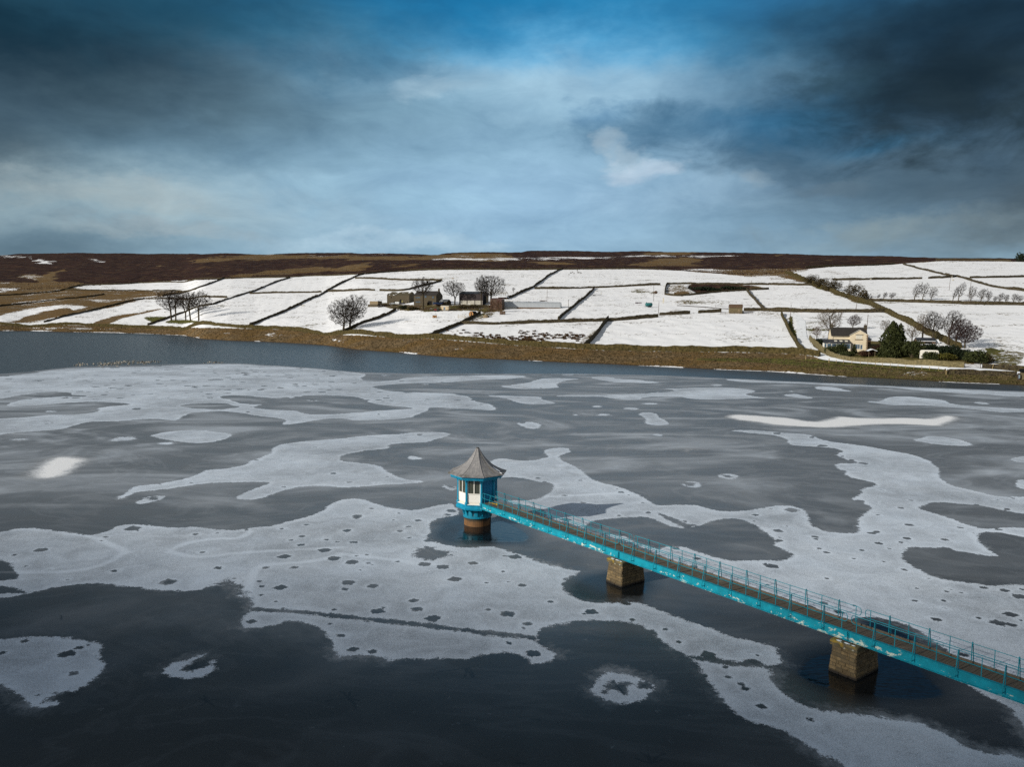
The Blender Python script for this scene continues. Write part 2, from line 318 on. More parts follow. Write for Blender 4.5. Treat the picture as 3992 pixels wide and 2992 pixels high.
# ------------------------------------------------------------------ the lake: one sheet of ice and water
def lake_pt(px, py):
    u, t = ut(px, py); Y = -CAM_H/t; return np.stack([u*Y, Y], -1)
FROST = [  # (+1 frost / -1 bare ice, edge softness, outline)
 (1, 1, 'A -1100,420 0,280 200,262 420,228 700,222 900,218 1200,205 1500,198 1900,220 2212,245 B 110,258 175,268 120,290 150,310 290,312 380,300 400,290 560,282 800,275 1000,272 1190,275 1190,285 1060,300 870,302 780,312 620,322 470,322 340,330 190,345 240,362 330,378 500,385 690,388 760,400 830,410 850,430 890,450 960,455 985,475 1010,490 990,502 930,498 830,492 700,485 580,480 560,492 570,500 510,520 480,535 450,550 300,562 130,565 60,562 A 2212,552 2100,555 2000,575 1900,590 1805,598 1860,570 1850,560 1760,545 1650,535 1560,515 1450,505 1330,507 1250,515 1200,530 1140,568 1120,570 1060,557 920,555 800,570 620,572 540,580 480,600 420,620 350,628 240,635 120,642 50,650 0,660 -1100,760'),
 (-1, 1, 'A 2212,405 1990,400 1930,415 1870,425 1700,415 1600,405 1480,402 1415,412 1470,425 1510,440 1560,455 1640,462 1720,460 1650,475 1650,485 1760,497 1900,500 1950,510 1990,528 2100,528 B 0,522 120,515 200,505 300,500 440,492 480,485 360,475 250,465 180,450 160,435 100,412'),
 (-1, 1, 'A 1165,470 1230,458 1390,452 1480,458 1510,470 1570,478 1480,490 1400,497 1290,490 1200,482'),
 (-1, 1.5, 'A 845,490 880,482 920,485 900,497 860,500'),
 (-1, 1, 'A -700,490 0,430 80,410 150,400 270,380 400,380 470,388 440,400 580,405 540,412 420,408 340,415 200,425 100,440 40,465 60,475 200,470 330,460 480,448 620,442 770,450 860,460 800,468 700,475 620,487 655,500 610,515 480,530 420,530 300,530 150,548 60,550 0,555 -700,560'),
 (1, 1, 'A 2212,685 B 60,672 220,660 380,655 480,642 600,640 720,650 720,660 640,680 570,700 560,710 430,712 340,715 300,730 320,745 250,755 150,762 50,780 0,795 0,825 60,838 180,845 260,865 310,905 370,935 430,950 540,960 535,970 400,978 250,985 100,998 A 2212,1003 2100,990 1960,995 1900,1005 1850,1020 1740,1055 1690,1075 1600,1082 1540,1075 1525,1055 1580,1035 1640,1015 1730,980 1750,968 1640,965 1400,970 1300,980 1150,1000 1050,1015 960,1025 880,1030 820,1060 770,1080 750,1078 800,1045 830,1020 880,990 960,985 1080,970 1180,950 1260,925 1310,900 1350,885 1470,880 1600,850 1610,835 1700,800 1770,775 1760,755 1790,730 1850,715 1950,705 2050,695'),
 (1, 1, 'A 860,1105 920,1070 980,1055 1060,1052 1075,1070 1000,1095 910,1110'),
 (-1, 1, 'A 960,1070 990,1064 1030,1070 1000,1082 970,1080'),
 (1, 1, 'A 960,668 1060,640 1280,625 1400,640 1510,655 1505,670 1450,690 1390,707 1230,715 1130,700 1010,680'),
 (1, 2, 'A 690,695 760,675 880,670 905,678 850,695 760,702'), (1, 1.5, 'A 1000,718 1040,710 1120,706 1140,714 1070,724'),
 (1, 2, 'A 20,690 120,684 220,688 150,695'), (1, 2, 'A 250,506 340,501 395,507 330,514'), (1, 1.5, 'A 1965,435 2030,428 2080,436 2030,443'),
 (-1, 1.5, 'A 2000,435 2030,432 2050,436 2030,439'),
 # the great lower sheet
 (1, 1, 'A -1100,1400 0,1290 100,1270 200,1262 270,1270 330,1275 420,1290 500,1300 560,1310 640,1300 700,1280 720,1260 800,1240 900,1238 1000,1250 1100,1260 1300,1255 1350,1265 1480,1275 1540,1275 1640,1260 1760,1250 1880,1220 1960,1200 2060,1165 2110,1140 2130,1110 2212,1080 B 60,1072 150,1075 190,1095 290,1125 400,1145 480,1147 580,1125 700,1105 S 430,735 480,760 560,830 420,880 250,910 190,960 240,1010 180,1100 270,1150 420,1190 560,1205 720,1200 850,1190 1000,1220 1100,1260 1250,1300 1350,1350 1500,1390 1650,1430 1780,1450 1850,1455 1830,1480 1740,1520 1660,1560 E 1450,190 1440,240 1470,290 1560,335 1680,352 1780,350 1900,340 1990,365 2100,410 F 0,450 200,520 300,560 430,590 560,610 620,650 655,740 600,765 590,780 570,840 600,890 680,950 780,1010 900,1045 1050,1060 1200,1070 1300,1085 1380,1110 1480,1115 1560,1130 1640,1170 1740,1215 1800,1260 1900,1300 2050,1330 2212,1345 3000,1500 3000,1900 1250,1600 1050,1412 930,1350 800,1280 700,1210 600,1160 440,1120 350,1080 300,1020 230,940 160,860 120,780 60,710 0,680 E 2140,640 2040,570 1980,510 1880,480 1700,465 1560,462 1470,480 1310,510 1270,540 1270,590 1310,630 1380,660 1395,690 1360,730 1290,750 1230,740 1200,710 1170,690 1110,675 1020,680 960,695 870,695 830,715 700,710 600,712 500,718 350,722 300,735 290,715 230,692 150,683 80,695 D 2212,700 2190,715 2160,650 2150,600 2110,540 2050,500 1950,475 1850,475 1780,495 1680,515 1590,510 1555,490 1560,440 1590,415 1620,395 1630,370 1640,340 1600,310 1550,310 1530,290 1440,230 1380,240 1300,270 1200,275 1080,270 960,268 880,245 740,238 640,225 560,230 430,240 320,255 250,278 180,290 90,310 0,320 -1100,420'),
 (-1, 1, 'D -200,60 0,70 50,85 70,105 60,130 100,160 120,190 60,200 0,205 -200,210'), (-1, 1, 'D -200,238 80,240 100,270 180,280 0,288 -200,290'),
 (-1, 3, 'D 1380,260 1440,215 1500,205 1540,250 1560,310 1480,300'),
 (-1, 1, 'F 10,690 100,695 200,705 300,728 390,735 420,715 480,720 510,755 600,762 560,770 400,755 250,745 80,715'),
 (-1, 2, 'S 30,1290 120,1210 200,1190 330,1230 430,1250 380,1290 300,1320 200,1345 100,1320'),
 (-1, 1, 'S 390,800 430,793 480,800 490,815 450,828 400,820'), (-1, 1, 'S 360,850 400,838 440,850 420,862 380,864'),
 # right-hand sheet behind the walkway
 (1, 1, 'S 860,270 B 1000,815 1060,812 1150,825 1220,828 1330,810 1340,795 1295,765 1350,748 1430,742 1485,748 1490,770 1440,790 1400,800 1450,835 1540,870 1600,935 1680,970 1800,995 1880,1025 1960,1065 2000,1090 2060,1120 2130,1110 C 0,1110 100,1112 170,1140 270,1155 400,1150 500,1135 580,1120 680,1117 760,1130 820,1155 810,1200 840,1240 900,1280 990,1290 1130,1300 1140,1260 1125,1200 1190,1160 1225,1135 1200,1115 1110,1085 1090,1070 1150,1050 1160,1030 1140,1015 1190,1000 1260,985 1230,965 1130,945 1080,930 1040,910 1060,895 1010,880 970,855 1030,840 1100,845 1150,835 1080,825 1000,795 970,780 1050,770 1000,745 870,735 760,730 680,720 690,700 640,670 550,655 430,645 280,630 380,627 530,632 650,645 750,650 840,660 880,685 980,705 1100,720 1230,735 1330,760 1420,770 1540,800 1600,830 1660,865 1670,890 1660,920 1680,950 1740,985 1850,1010 1960,1040 2060,1060 2212,1058 3000,1100 F 3200,1350 Q 3000,2300 2240,1680 2170,1560 2110,1480 2120,1450 2000,1390 1800,1290 1600,1180 1420,1100 1480,1000 1530,935 1480,890 1400,840 1300,770 1200,710 1080,660 900,620 740,600 600,640 P 2212,1120 1800,980 1400,830 1000,690 700,560 640,540 250,420 S 2211,1100 1900,1010 1480,880 1400,860 1300,800 1000,700 980,640 930,470 880,400 830,310'),
 (-1, 1, 'P 200,345 380,310 560,300 760,280 850,305 930,345 1040,385 1200,405 1340,360 1450,320 1560,305 1680,310 1800,350 1870,400 1930,440 2010,490 2000,540 2080,600 2180,640 2160,680 2060,710 1900,695 1720,710 1540,700 1340,640 1250,610 1160,575 1060,570 960,575 900,600 830,570 740,555 690,530 640,500 580,475 480,460 380,455 310,445 200,400'),
 (-1, 1, 'S 900,480 1000,450 1180,450 1350,490 1440,505 1530,520 1555,550 1530,590 1470,620 1420,650 1350,690 1250,700 1100,695 980,700 920,640'),
 (-1, 1, 'S 1100,745 1200,738 1330,770 1430,800 1470,860 1400,870 1250,810'),
 (-1, 1, 'C 1520,1130 1600,1100 1680,1095 1800,1105 1950,1120 2050,1145 2212,1170 2400,1190 2400,1265 2212,1262 2100,1258 2000,1265 1930,1265 1800,1225 1680,1180 1590,1155'),
 (-1, 1, 'C 1430,1420 1470,1385 1600,1392 1720,1385 1760,1412 F 1850,25 1950,42 2050,45 2030,30 1990,10 C 1960,1390 1920,1340 1910,1310 1950,1290 2030,1290 2120,1305 2212,1325 2400,1330 F 2400,228 2212,228 2100,230 2000,240 1850,215 1700,200 1600,170 1530,130 1450,80 1420,40'),
 (-1, 1, 'B 2000,1140 C 0,1225 30,1235 70,1240 90,1250 50,1265 0,1262'), (-1, 1, 'C 640,1140 700,1130 760,1145 700,1160'),
 (1, 1, 'C 260,298 350,297 600,312 900,325 1200,338 1500,352 1800,365 2000,375 2212,385 2400,395 2400,425 2212,412 2050,405 1940,390 1860,397 1750,385 1560,375 1400,355 1150,342 900,332 700,322 550,320 420,318 320,308'),
 (1, 1, 'C 850,348 900,345 1000,352 1060,370 1110,375 1080,378 950,372 880,365'), (1, 1, 'C 640,400 720,390 780,402 870,420 800,425 700,410'),
 (1, 1, 'B 1370,408 1450,398 1600,398 1700,400 1800,395 1930,395 2040,385 2100,375 2160,365 2060,358 2212,358 C 180,350 300,352 480,370 470,380 410,390 420,402 480,412 570,422 480,420 380,425 130,430 0,418 B 2212,410 1960,412 1940,430 1860,432 1750,422 1690,410 1500,412'),
 (-1, 1, 'B 2060,362 2140,366 2170,374 2100,384 2040,384 2090,374'),
 (1, 1.5, 'C 170,335 220,329 272,337 220,343'), (1, 1.5, 'C 680,375 705,371 738,377 705,380'),
 (1, 1, 'B 1615,290 1650,280 1740,285 1800,297 1900,300 2000,312 2080,320 2000,325 1880,320 1760,318 1680,302'),
 (1, 1, 'B 1015,345 1100,335 1200,325 1260,305 1330,290 1450,292 1580,298 1500,300 1440,310 1400,325 1400,345 1420,352 1330,358 1200,362 1110,358'),
 (1, 1, 'B 905,402 1000,403 1130,408 1290,410 1300,425 1340,440 1405,455 1330,460 1200,460 1140,450 1080,425 1000,412'),
 (1, 1, 'B 1920,515 2010,513 2060,530 2060,550 2130,575 2110,597 2030,600 1950,580 1990,560 1940,540'),
 (1, 1, 'B 1615,475 1660,468 1705,476 1660,482'), (1, 1, 'B 1815,486 1880,480 1945,490 1900,497 1850,494'), (1, 1.5, 'B 1935,457 2000,451 2065,458 2000,463'),
 (1, 1.3, 'B 1130,580 1210,573 1290,582 1300,612 1250,622 1180,612'), (1, 1.5, 'B 1475,530 1520,524 1560,530 1520,537'), (1, 1.5, 'B 1640,528 1700,522 1775,530 1720,538 1650,534'),
 (1, 1, 'B 2005,658 2050,652 2095,662 2070,670'), (1, 1, 'B 430,800 460,795 560,815 440,822'),
 (1, 1, 'S 330,530 410,520 470,530 520,570 470,592 400,585 350,560'), (-1, 1, 'S 390,525 440,535 480,560 440,565 400,545'),
 (1, 2, 'B 255,273 285,268 315,273 285,278'), (1, 2, 'B 520,332 548,328 576,332 548,336'), (1, 1.5, 'B 1410,268 1470,265 1530,267 1470,273'),
 (1, 1, 'C 1165,442 1300,440 1310,420 1430,405 1600,425 1710,435 1720,455 1850,472 2000,480 2212,490 2400,500 2400,520 2212,510 2080,515 1950,500 1800,485 1640,470 1500,465 1350,465 1280,455'),
 (1, 1.5, 'C 1870,450 1930,441 2005,460 1950,461'), (1, 2, 'C 2180,605 2260,600 2260,612'),
 (1, 1, 'C 1470,690 1540,682 1570,665 1660,668 1780,685 1830,705 1880,710 1870,732 1750,728 1640,720 1550,705'),
 (1, 1, 'C 2100,820 2170,800 2212,795 2290,800 2290,845 2212,842'), (1, 1, 'C 2150,975 2160,950 2212,945 2300,960 2300,1020 2212,1012 2170,1000'),
 (1, 1, 'C 220,922 290,910 360,918 378,935 330,950 260,942'), (-1, 1, 'C 255,920 300,918 330,932 290,936'),
 (1, 1, 'C -20,975 40,957 110,965 135,985 90,1003 10,995'), (-1, 1, 'C 10,968 70,968 80,985 40,990'),
 (1, 1, 'D -500,640 0,585 120,570 280,565 420,570 460,580 560,595 670,605 665,660 650,720 690,755 660,800 590,860 510,920 420,930 350,945 320,970 270,1000 300,990 390,990 400,1010 300,1035 220,1030 200,1000 120,960 50,910 0,870 -500,850'),
 (-1, 1.5, 'D 300,985 340,945 420,930 500,925 440,975 390,985'),
 (1, 1, 'D 1045,795 1100,750 1180,725 1250,705 1325,678 1340,690 1250,735 1200,760 1195,785 1250,790 1330,770 1350,740 1400,705 1410,745 1400,780 1350,810 1290,840 1200,850 1110,840 1060,815'),
 (1, 1, 'E 1605,920 1640,850 1700,800 1760,795 1850,810 1920,830 1990,865 2060,880 2010,940 1930,985 1850,1005 1760,995 1650,960'),
 (-1, 1, 'E 1690,885 1740,888 1755,845 1785,880 1840,860 1930,875 1935,890 1860,885 1840,900 1860,950 1830,945 1790,915 1740,905 1700,935 1715,895'),
]
SPOTS = 'D 1630,472,35 160,598,30 515,640,38 480,808,38 1410,122,32 1090,215,60 745,142,30 1725,120,25 1680,210,20 1700,242,20 1695,300,15 1790,340,18 1832,388,20 20,673,22 320,130,14 165,112,14 2140,486,17 1310,22,18 E 45,218,50 25,262,30 205,240,38 470,335,38 495,390,46 597,450,60 855,92,36 80,652,38 1180,512,20 740,537,14 1083,610,32 1245,678,60 1578,422,14 1887,457,18 1850,355,30 2190,605,25 365,82,14 98,46,18 F 445,730,40 275,768,18 380,875,22 408,905,28 508,1020,42 830,1107,32 490,690,15 935,22,22 1440,135,28 1305,82,16 1950,250,30 2200,262,20 935,190,17 540,100,22 1690,335,15 1695,383,15 2190,462,15 1515,255,12 1110,62,12 A 320,583,35 1270,1305,24 1405,1298,16 1595,1278,24 1828,1268,20 1985,1243,22 1958,1318,28 1890,1342,20 2115,1340,20 2040,742,26 1665,825,18 1600,902,14 1237,970,16 1045,980,20 2165,910,28 1840,997,20 1925,995,14 860,1268,60 660,1346,14 610,428,20 B 40,1280,36 105,1185,32 380,1285,28 500,1215,32 375,1168,18 195,1137,18 710,1153,30 690,1178,24 225,970,16 300,930,16 135,903,14 1550,955,22 1450,1053,24 1490,888,12 1432,882,13 1418,858,14 1790,1010,18 1865,1050,14 1950,1100,18 1800,1183,18 1695,1015,12 220,530,14 1320,965,14 440,1328,22 C 2145,1072,22 2100,1138,28 1895,1107,16 1470,1242,34 1415,1132,24 1530,1258,14 1270,1362,30 1340,1395,20 1225,1295,28 1265,1177,15 1095,820,20 1290,1018,20 1150,1088,40 1480,1083,18 1800,1260,20 1750,1295,14 615,1280,42 625,1345,30 860,1320,28 885,1395,18 475,1178,30 465,1217,16 680,1252,16 1120,870,14 1040,797,12 990,780,22 1305,577,18 1410,775,12 1700,735,16'
OPEN = [  # open, wind-rippled water
 'A -400,320 0,262 200,250 400,224 600,212 900,205 1200,200 1500,192 1900,215 2212,242 B 110,252 200,256 500,262 900,262 1400,262 1800,268 2212,278 C 260,293 350,293 600,308 900,320 1200,334 1500,347 1800,360 2000,368 2400,385 2500,200 1000,200 B 2000,100 1000,50 A 2212,20 1000,-100 -600,-150',
 'S 470,1120 570,975 720,985 860,940 960,915 1050,935 1150,980 1250,1050 1285,1110 1200,1150 1000,1148 860,1140 700,1135 560,1125 500,1135',
 'P 412,920 480,860 700,830 748,880 790,960 770,1030 720,1048 600,1040 480,1020 412,1010',
 'Q 100,1090 250,960 480,930 850,900 1100,880 1250,1000 1300,1120 1450,1240 1495,1320 1400,1350 1200,1365 1000,1350 800,1335 600,1310 450,1270 300,1220 170,1150',
 'Q 660,650 800,640 1000,690 1150,760 1300,860 1250,900 1000,830 800,740',
]
DARK = [ # clear black ice round the piers, softer than open water
 ('S 180,1100 250,960 450,860 600,830 900,900 1150,930 1300,1050 1350,1180 1100,1190 850,1185 560,1200 300,1150', 2.2),
 ('P -20,960 150,850 420,800 760,780 900,900 860,1000 760,1060 560,1100 380,1110 200,1090 50,1040', 1.6),
 ('Q 40,1000 150,880 460,800 860,760 1300,900 1500,1150 1530,1330 1400,1400 1000,1420 600,1400 350,1330 150,1230', 2.0),
 ('B -60,400 2500,200 2500,280 -60,260', 3.0)]
CRACKS = ['E -100,990 -40,975 45,970 110,945', 'E 45,970 90,1010 95,1040', 'E 45,970 20,935 -10,925', 'E 45,970 60,930', 'E 45,970 120,985',
 'E 620,800 700,790 790,775 830,772 850,800 860,830', 'E 810,775 835,805 850,835', 'E 800,778 815,800 800,830', 'E 2010,1390 1980,1340 1940,1320', 'E 2010,1390 2050,1345 2100,1330', 'E 2010,1390 1950,1375 1910,1360', 'E 2010,1390 1990,1330', 'E 2010,1390 2080,1370',
 'D 1345,990 1290,965', 'D 1345,990 1320,950', 'D 1345,990 1400,975', 'D 1345,990 1390,1020', 'D 1345,990 1310,1015', 'D 320,440 380,430 400,432 395,460', 'E 790,1140 830,1142', 'E 1240,1110 1290,1108', 'E 1140,1390 1190,1392', 'D 1240,770 1320,765', 'D 1240,770 1290,730', 'D 1200,765 1240,770 1250,800', 'E 1790,890 1760,860', 'E 1790,890 1850,885', 'E 1790,890 1835,945', 'E 1790,890 1720,925']
ARCS = ['D 0,150 200,152 400,150 600,125 730,75 790,30 A 830,1420 700,1360 560,1310 420,1285', 'D 1110,20 1230,50 1400,48 1500,25 A 2212,1390', 'D 2212,40 2000,85 1800,95 1680,105 1640,160 1610,260 1590,320', 'E -20,30 200,55 400,75 460,95 600,100', 'B 1180,1065 1500,1055 1700,1040 1850,1040', 'A 1100,1412 1200,1360 1400,1330 1550,1335 1620,1290', 'A 1180,1212 1500,1190 1800,1180 1960,1150 1990,1110', 'A 1240,1120 1380,1100 1600,1095 1900,1075', 'C 310,480 350,500 340,520', 'C 430,475 560,480 640,490 720,483 800,495 760,503 640,500', 'C 1030,505 1060,492 1150,495 1300,510 1480,525', 'C 600,760 700,790 850,825 930,850', 'C 1010,375 1080,382 1145,384']

DRIFT = [('D 1540,1040 1650,985 1750,930 1830,860 1850,885 1770,955 1680,1010', .6, .22), ('E 1050,920 1200,885 1400,850 1500,890 1640,960 1560,970 1440,905 1300,905 1100,940', .8, .16), ('C 250,540 330,523 450,530 560,538 690,545 760,560 850,572 940,555 1000,535 1100,545 1250,550 1400,545 1500,548 1600,555 1640,535 1720,528 1820,548 1740,585 1680,605 1580,600 1450,592 1300,592 1150,602 1000,614 900,614 750,607 650,600 560,592 480,577 350,564', 4.0, 1.0),
 ('A 150,930 220,860 310,805 450,795 600,812 560,845 500,885 460,915 400,940 250,952', 4.0, 1.0), ('B 2100,745 2212,725 C 100,733 200,750 240,770 190,790 60,795 B 2180,790', 4.0, .45), ('C 640,640 760,645 840,660 800,690 700,670', 2.5, .3), ('S 880,270 960,250 1050,250 1200,265 1250,275 1100,285 950,275', 1.2, .5)]
def build_lake():
    tt = np.concatenate([-np.arange(0.024, 0.125, 1.8/FPX), -np.arange(0.125, 0.66, 4.6/FPX), -np.geomspace(0.665, 6.0, 14)])
    uu = np.arange(-0.95, 0.95, 5.5/FPX)
    U, T = np.meshgrid(uu, tt)
    Y = -CAM_H/T; X = U*Y
    LIM = 4.0
    St = np.full(X.shape, -LIM)
    for sg, soft, txt in FROST:
        q = np.array(pts(txt)); q = chaikin(q, 2)
        d = sdf(lake_pt(q[:, 0], q[:, 1]), X, Y, LIM*max(1, soft)**0.5)/soft**1.0
        St = np.maximum(St, d) if sg > 0 else np.minimum(St, -d)
    # strip where a boat-wide lead has refrozen
    ln = np.array(pts('D 1600,388 1900,405 2212,437 E 250,463 500,492 750,518 1000,552 1150,562 1240,580'))
    St = np.minimum(St, linedist(lake_pt(ln[:, 0], ln[:, 1]), X, Y, LIM)-0.26)
    rs = random.Random(5)
    sp = []
    sh = None
    for w_ in SPOTS.split():
        if ',' in w_:
            a, b, r = map(float, w_.split(',')); p = S(sh, a, b); c = lake_pt(*p); sp.append((c[0], c[1], r/SH[sh][2]/FPX*c[1]*0.82))
        else: sh = w_
    for _ in range(700):   # small melt holes scattered over the frosted sheets
        q = rs.choice([(0, 1420, 1330, 1560), (0, 1420, 1330, 1560), (0, 2050, 3992, 2750), (1330, 1430, 3992, 2300), (900, 1440, 1900, 1610)])
        c = lake_pt(rs.uniform(q[0], q[2]), rs.uniform(q[1], q[3])); r = rs.choice([0.08, 0.12, 0.18, 0.28])*(1+c[1]/75.0)
        sp.append((c[0], c[1], r))
    for (cx, cy, r) in sp:
        R = r+1.5; kf = min(2.2, 2.2*1.2/max(r, .3)) if cy < 120 else 3.2
        iu = np.searchsorted(uu, [cx/cy-R*1.4/cy, cx/cy+R*1.4/cy]); it = np.searchsorted(-tt, [CAM_H/(cy+R*1.2), CAM_H/max(cy-R*1.2, 1)])
        s_ = (slice(it[0], it[1]), slice(iu[0], iu[1]))
        dx = X[s_]-cx; dy = Y[s_]-cy; ang = np.arctan2(dy, dx)
        d = np.sqrt(dx*dx+dy*dy)-r*(1+0.11*np.sin(4*ang+cx*7)+0.10*np.sin(7*ang+cy*5))
        St[s_] = np.minimum(St[s_], d*kf)
    OP = np.full(X.shape, -LIM)
    for txt in OPEN:
        q = chaikin(np.array(pts(txt)), 2); OP = np.maximum(OP, sdf(lake_pt(q[:, 0], np.maximum(q[:, 1], 1262.)), X, Y, LIM))
    OP = np.where(T > -0.045, np.maximum(OP, 0.5), OP) if False else OP
    DK = np.zeros(X.shape)
    for txt, soft in DARK[:3]:
        q = chaikin(np.array(pts(txt)), 2); DK = np.maximum(DK, np.clip(0.5+sdf(lake_pt(q[:, 0], q[:, 1]), X, Y, LIM)/soft, 0, 1))
    CK = np.full(X.shape, 2.0)
    for txt in CRACKS:
        q = np.array(pts(txt)); CK = np.minimum(CK, linedist(lake_pt(q[:, 0], q[:, 1]), X, Y, 2.0))
    AR = np.full(X.shape, 3.0)
    for txt in ARCS:
        q = chaikin(np.array(pts(txt)), 2, False); AR = np.minimum(AR, linedist(lake_pt(q[:, 0], q[:, 1]), X, Y, 3.0))
    DR = np.zeros(X.shape)
    for txt, wd, wx in DRIFT:
        q = chaikin(np.array(pts(txt)), 2); q = lake_pt(q[:, 0], q[:, 1]); DR = np.maximum(DR, np.clip(0.5+sdf(q, X, Y, wd)/(2*wd)*1.6, 0, 1)*wx)
    o = grid_mesh('lake', np.stack([X, Y, np.zeros_like(X)], -1), mat_lake())
    fattr(o, 'frost', St); fattr(o, 'open', OP); fattr(o, 'clear', DK); fattr(o, 'crack', CK); fattr(o, 'arc', AR); fattr(o, 'drift', DR)
    o['kind'] = 'structure'; return o
def mat_lake():
    def b(n, p):
        P = n.pos(); sdv = n.attr('frost'); op = n.attr('open'); ck = n.attr('crack'); ar = n.attr('arc'); cl = n.attr('clear')
        px, py, pz = n.sep(P)
        far = n.lin(py, 30, 300, 0.0, 1.0)
        n1 = n.math('SUBTRACT', n.noise(P, 0.35, 4), 0.5); n2 = n.math('SUBTRACT', n.noise(P, 1.6, 6, 0.72), 0.5); n3 = n.math('SUBTRACT', n.noise(P, 9.0, 3, 0.7), 0.5)
        v = n.math('MULTIPLY_ADD', n1, n.lin(far, 0, 1, 0.5, 2.6), sdv); v = n.math('MULTIPLY_ADD', n2, n.lin(far, 0, 1, 1.3, 2.6), v); v = n.math('MULTIPLY_ADD', n3, 0.8, v)
        fr = n.math('MAXIMUM', n.step(v, -0.06, 0.16), n.math('MULTIPLY', n.step(n.math('MULTIPLY_ADD', n2, 1.6, v), -1.3, 0.3), n.lin(n.noise(P, 0.12, 3), .45, .65, 0.0, 0.42)))
        # frost: grainy hoar, a little denser along its rims and along older ice edges
        grain = n.noise(P, 14.0, 2, 0.8); grain2 = n.noise(P, 3.2, 5, 0.7); big = n.noise(P, 0.06, 4)
        dens = n.math('ADD', n.lin(grain, 0.3, 0.7, -0.34, 0.34), n.lin(grain2, 0.3, 0.7, -0.12, 0.12))
        dens = n.math('ADD', dens, n.math('ADD', n.lin(big, 0.35, 0.65, -0.16, 0.14), n.lin(n.noise(P, 0.35, 4, .6, 1.0), .35, .65, -.09, .09)))
        rim = n.math('MULTIPLY', n.step(v, 1.3, 0.1), 0.16)
        arcm = n.math('MULTIPLY', n.step(n.math('MULTIPLY_ADD', n2, 0.5, ar), n.lin(far, 0, 1, 0.45, 1.6), 0.05), 0.5)
        dens = n.math('ADD', n.math('ADD', n.math('ADD', dens, 0.74), rim), n.math('MULTIPLY', arcm, 0.5), clamp=True)
        # light dusting swept in curls over the bare ice
        sw = n.noise(n.mapping(P, (0.026, 0.046, 1), (0, 0, 0.25)), 1.0, 4, 0.5, 2.4)
        dust_pale = n.math('MULTIPLY', n.step(sw, 0.40, 0.80), n.lin(py, 40, 110, 0.05, 0.40))
        ring = n.noise(n.mapping(P, (0.03, 0.06, 1)), 1.0, 4, 0.55, 3.5); dust_pale = n.math('ADD', dust_pale, n.math('MULTIPLY', n.step(n.math('ABSOLUTE', n.math('SUBTRACT', ring, 0.5)), 0.05, 0.0), n.lin(py, 45, 110, 0.02, 0.06)))
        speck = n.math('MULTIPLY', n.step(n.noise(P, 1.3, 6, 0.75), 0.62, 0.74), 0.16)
        dust_pale = n.math('ADD', dust_pale, n.lin(py, 40, 95, 0.0, 0.19))  # even paling of the bare ice, rising with distance
        bare = n.math('MAXIMUM', n.math('ADD', dust_pale, speck), n.math('MULTIPLY', arcm, 0.45))
        bare = n.math('MULTIPLY', bare, n.math('SUBTRACT', 1.0, n.math('MULTIPLY', cl, 0.9)))
        opm = n.step(n.math('MULTIPLY_ADD', n1, 1.0, op), -0.15, 0.3)
        bare = n.math('MULTIPLY', bare, n.math('SUBTRACT', 1.0, opm))
        dr = n.attr('drift'); drn = n.math('MULTIPLY_ADD', n2, 0.8, n.math('MULTIPLY_ADD', n1, 0.7, dr)); dr = n.math('MULTIPLY', n.step(drn, .0, 1.0), n.math('MULTIPLY', dr, n.lin(grain2, .3, .7, 1.1, 1.45)), None, True)
        cover = n.math('MAXIMUM', n.math('MAXIMUM', n.math('MULTIPLY', fr, dens), bare), dr)
        crk = n.step(n.math('MULTIPLY_ADD', n2, 0.14, ck), 0.13, -0.01)
        cover = n.math('MULTIPLY', cover, n.math('SUBTRACT', 1.0, n.math('MULTIPLY', crk, 0.7)))
        ice = n.mix(n.noise(P, 0.09, 5), (0.017, 0.0175, 0.017), (0.046, 0.048, 0.048))
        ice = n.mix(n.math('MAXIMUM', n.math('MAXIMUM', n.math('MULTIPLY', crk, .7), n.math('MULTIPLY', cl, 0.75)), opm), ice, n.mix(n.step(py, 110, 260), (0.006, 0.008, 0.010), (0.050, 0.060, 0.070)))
        frc = n.mix(n.noise(P, 0.2, 3), (0.63, 0.73, 0.86), (0.72, 0.80, 0.90))
        n.put(p.inputs['Base Color'], n.mix(cover, ice, n.mix(dr, frc, (.86, .88, .91))))
        rgh = n.math('MULTIPLY_ADD', n.noise(P, 0.4, 4), 0.22, 0.18)
        rgh = n.math('MULTIPLY', rgh, n.math('SUBTRACT', 1.0, n.math('MULTIPLY', opm, n.lin(py, 60, 220, 0.75, -0.1))))
        n.put(p.inputs['Roughness'], n.math('MULTIPLY_ADD', n.step(cover, 0.0, 0.5), 0.5, rgh, clamp=True))
        n.put(p.inputs['Specular IOR Level'], n.lin(cover, 0, 0.6, 0.42, 0.1))
        rip = n.math('ADD', n.noise(n.mapping(P, (0.9, 4.2, 1), (0, 0, -0.5)), 1.0, 2, .4, .6), n.math('MULTIPLY', n.noise(n.mapping(P, (1, 2.2, 1)), 1.6, 3), 1.3))
        h = n.math("ADD", n.math("MULTIPLY", n.math("MULTIPLY", rip, opm), n.lin(py, 40, 190, 0.012, 0.0016)), n.math('MULTIPLY', n.math('MULTIPLY', cover, grain2), 0.03))
        n.put(p.inputs['Normal'], n.bump(h, 0.8, 1.0))
    return material('lake_ice', b)
LAKE = build_lake()
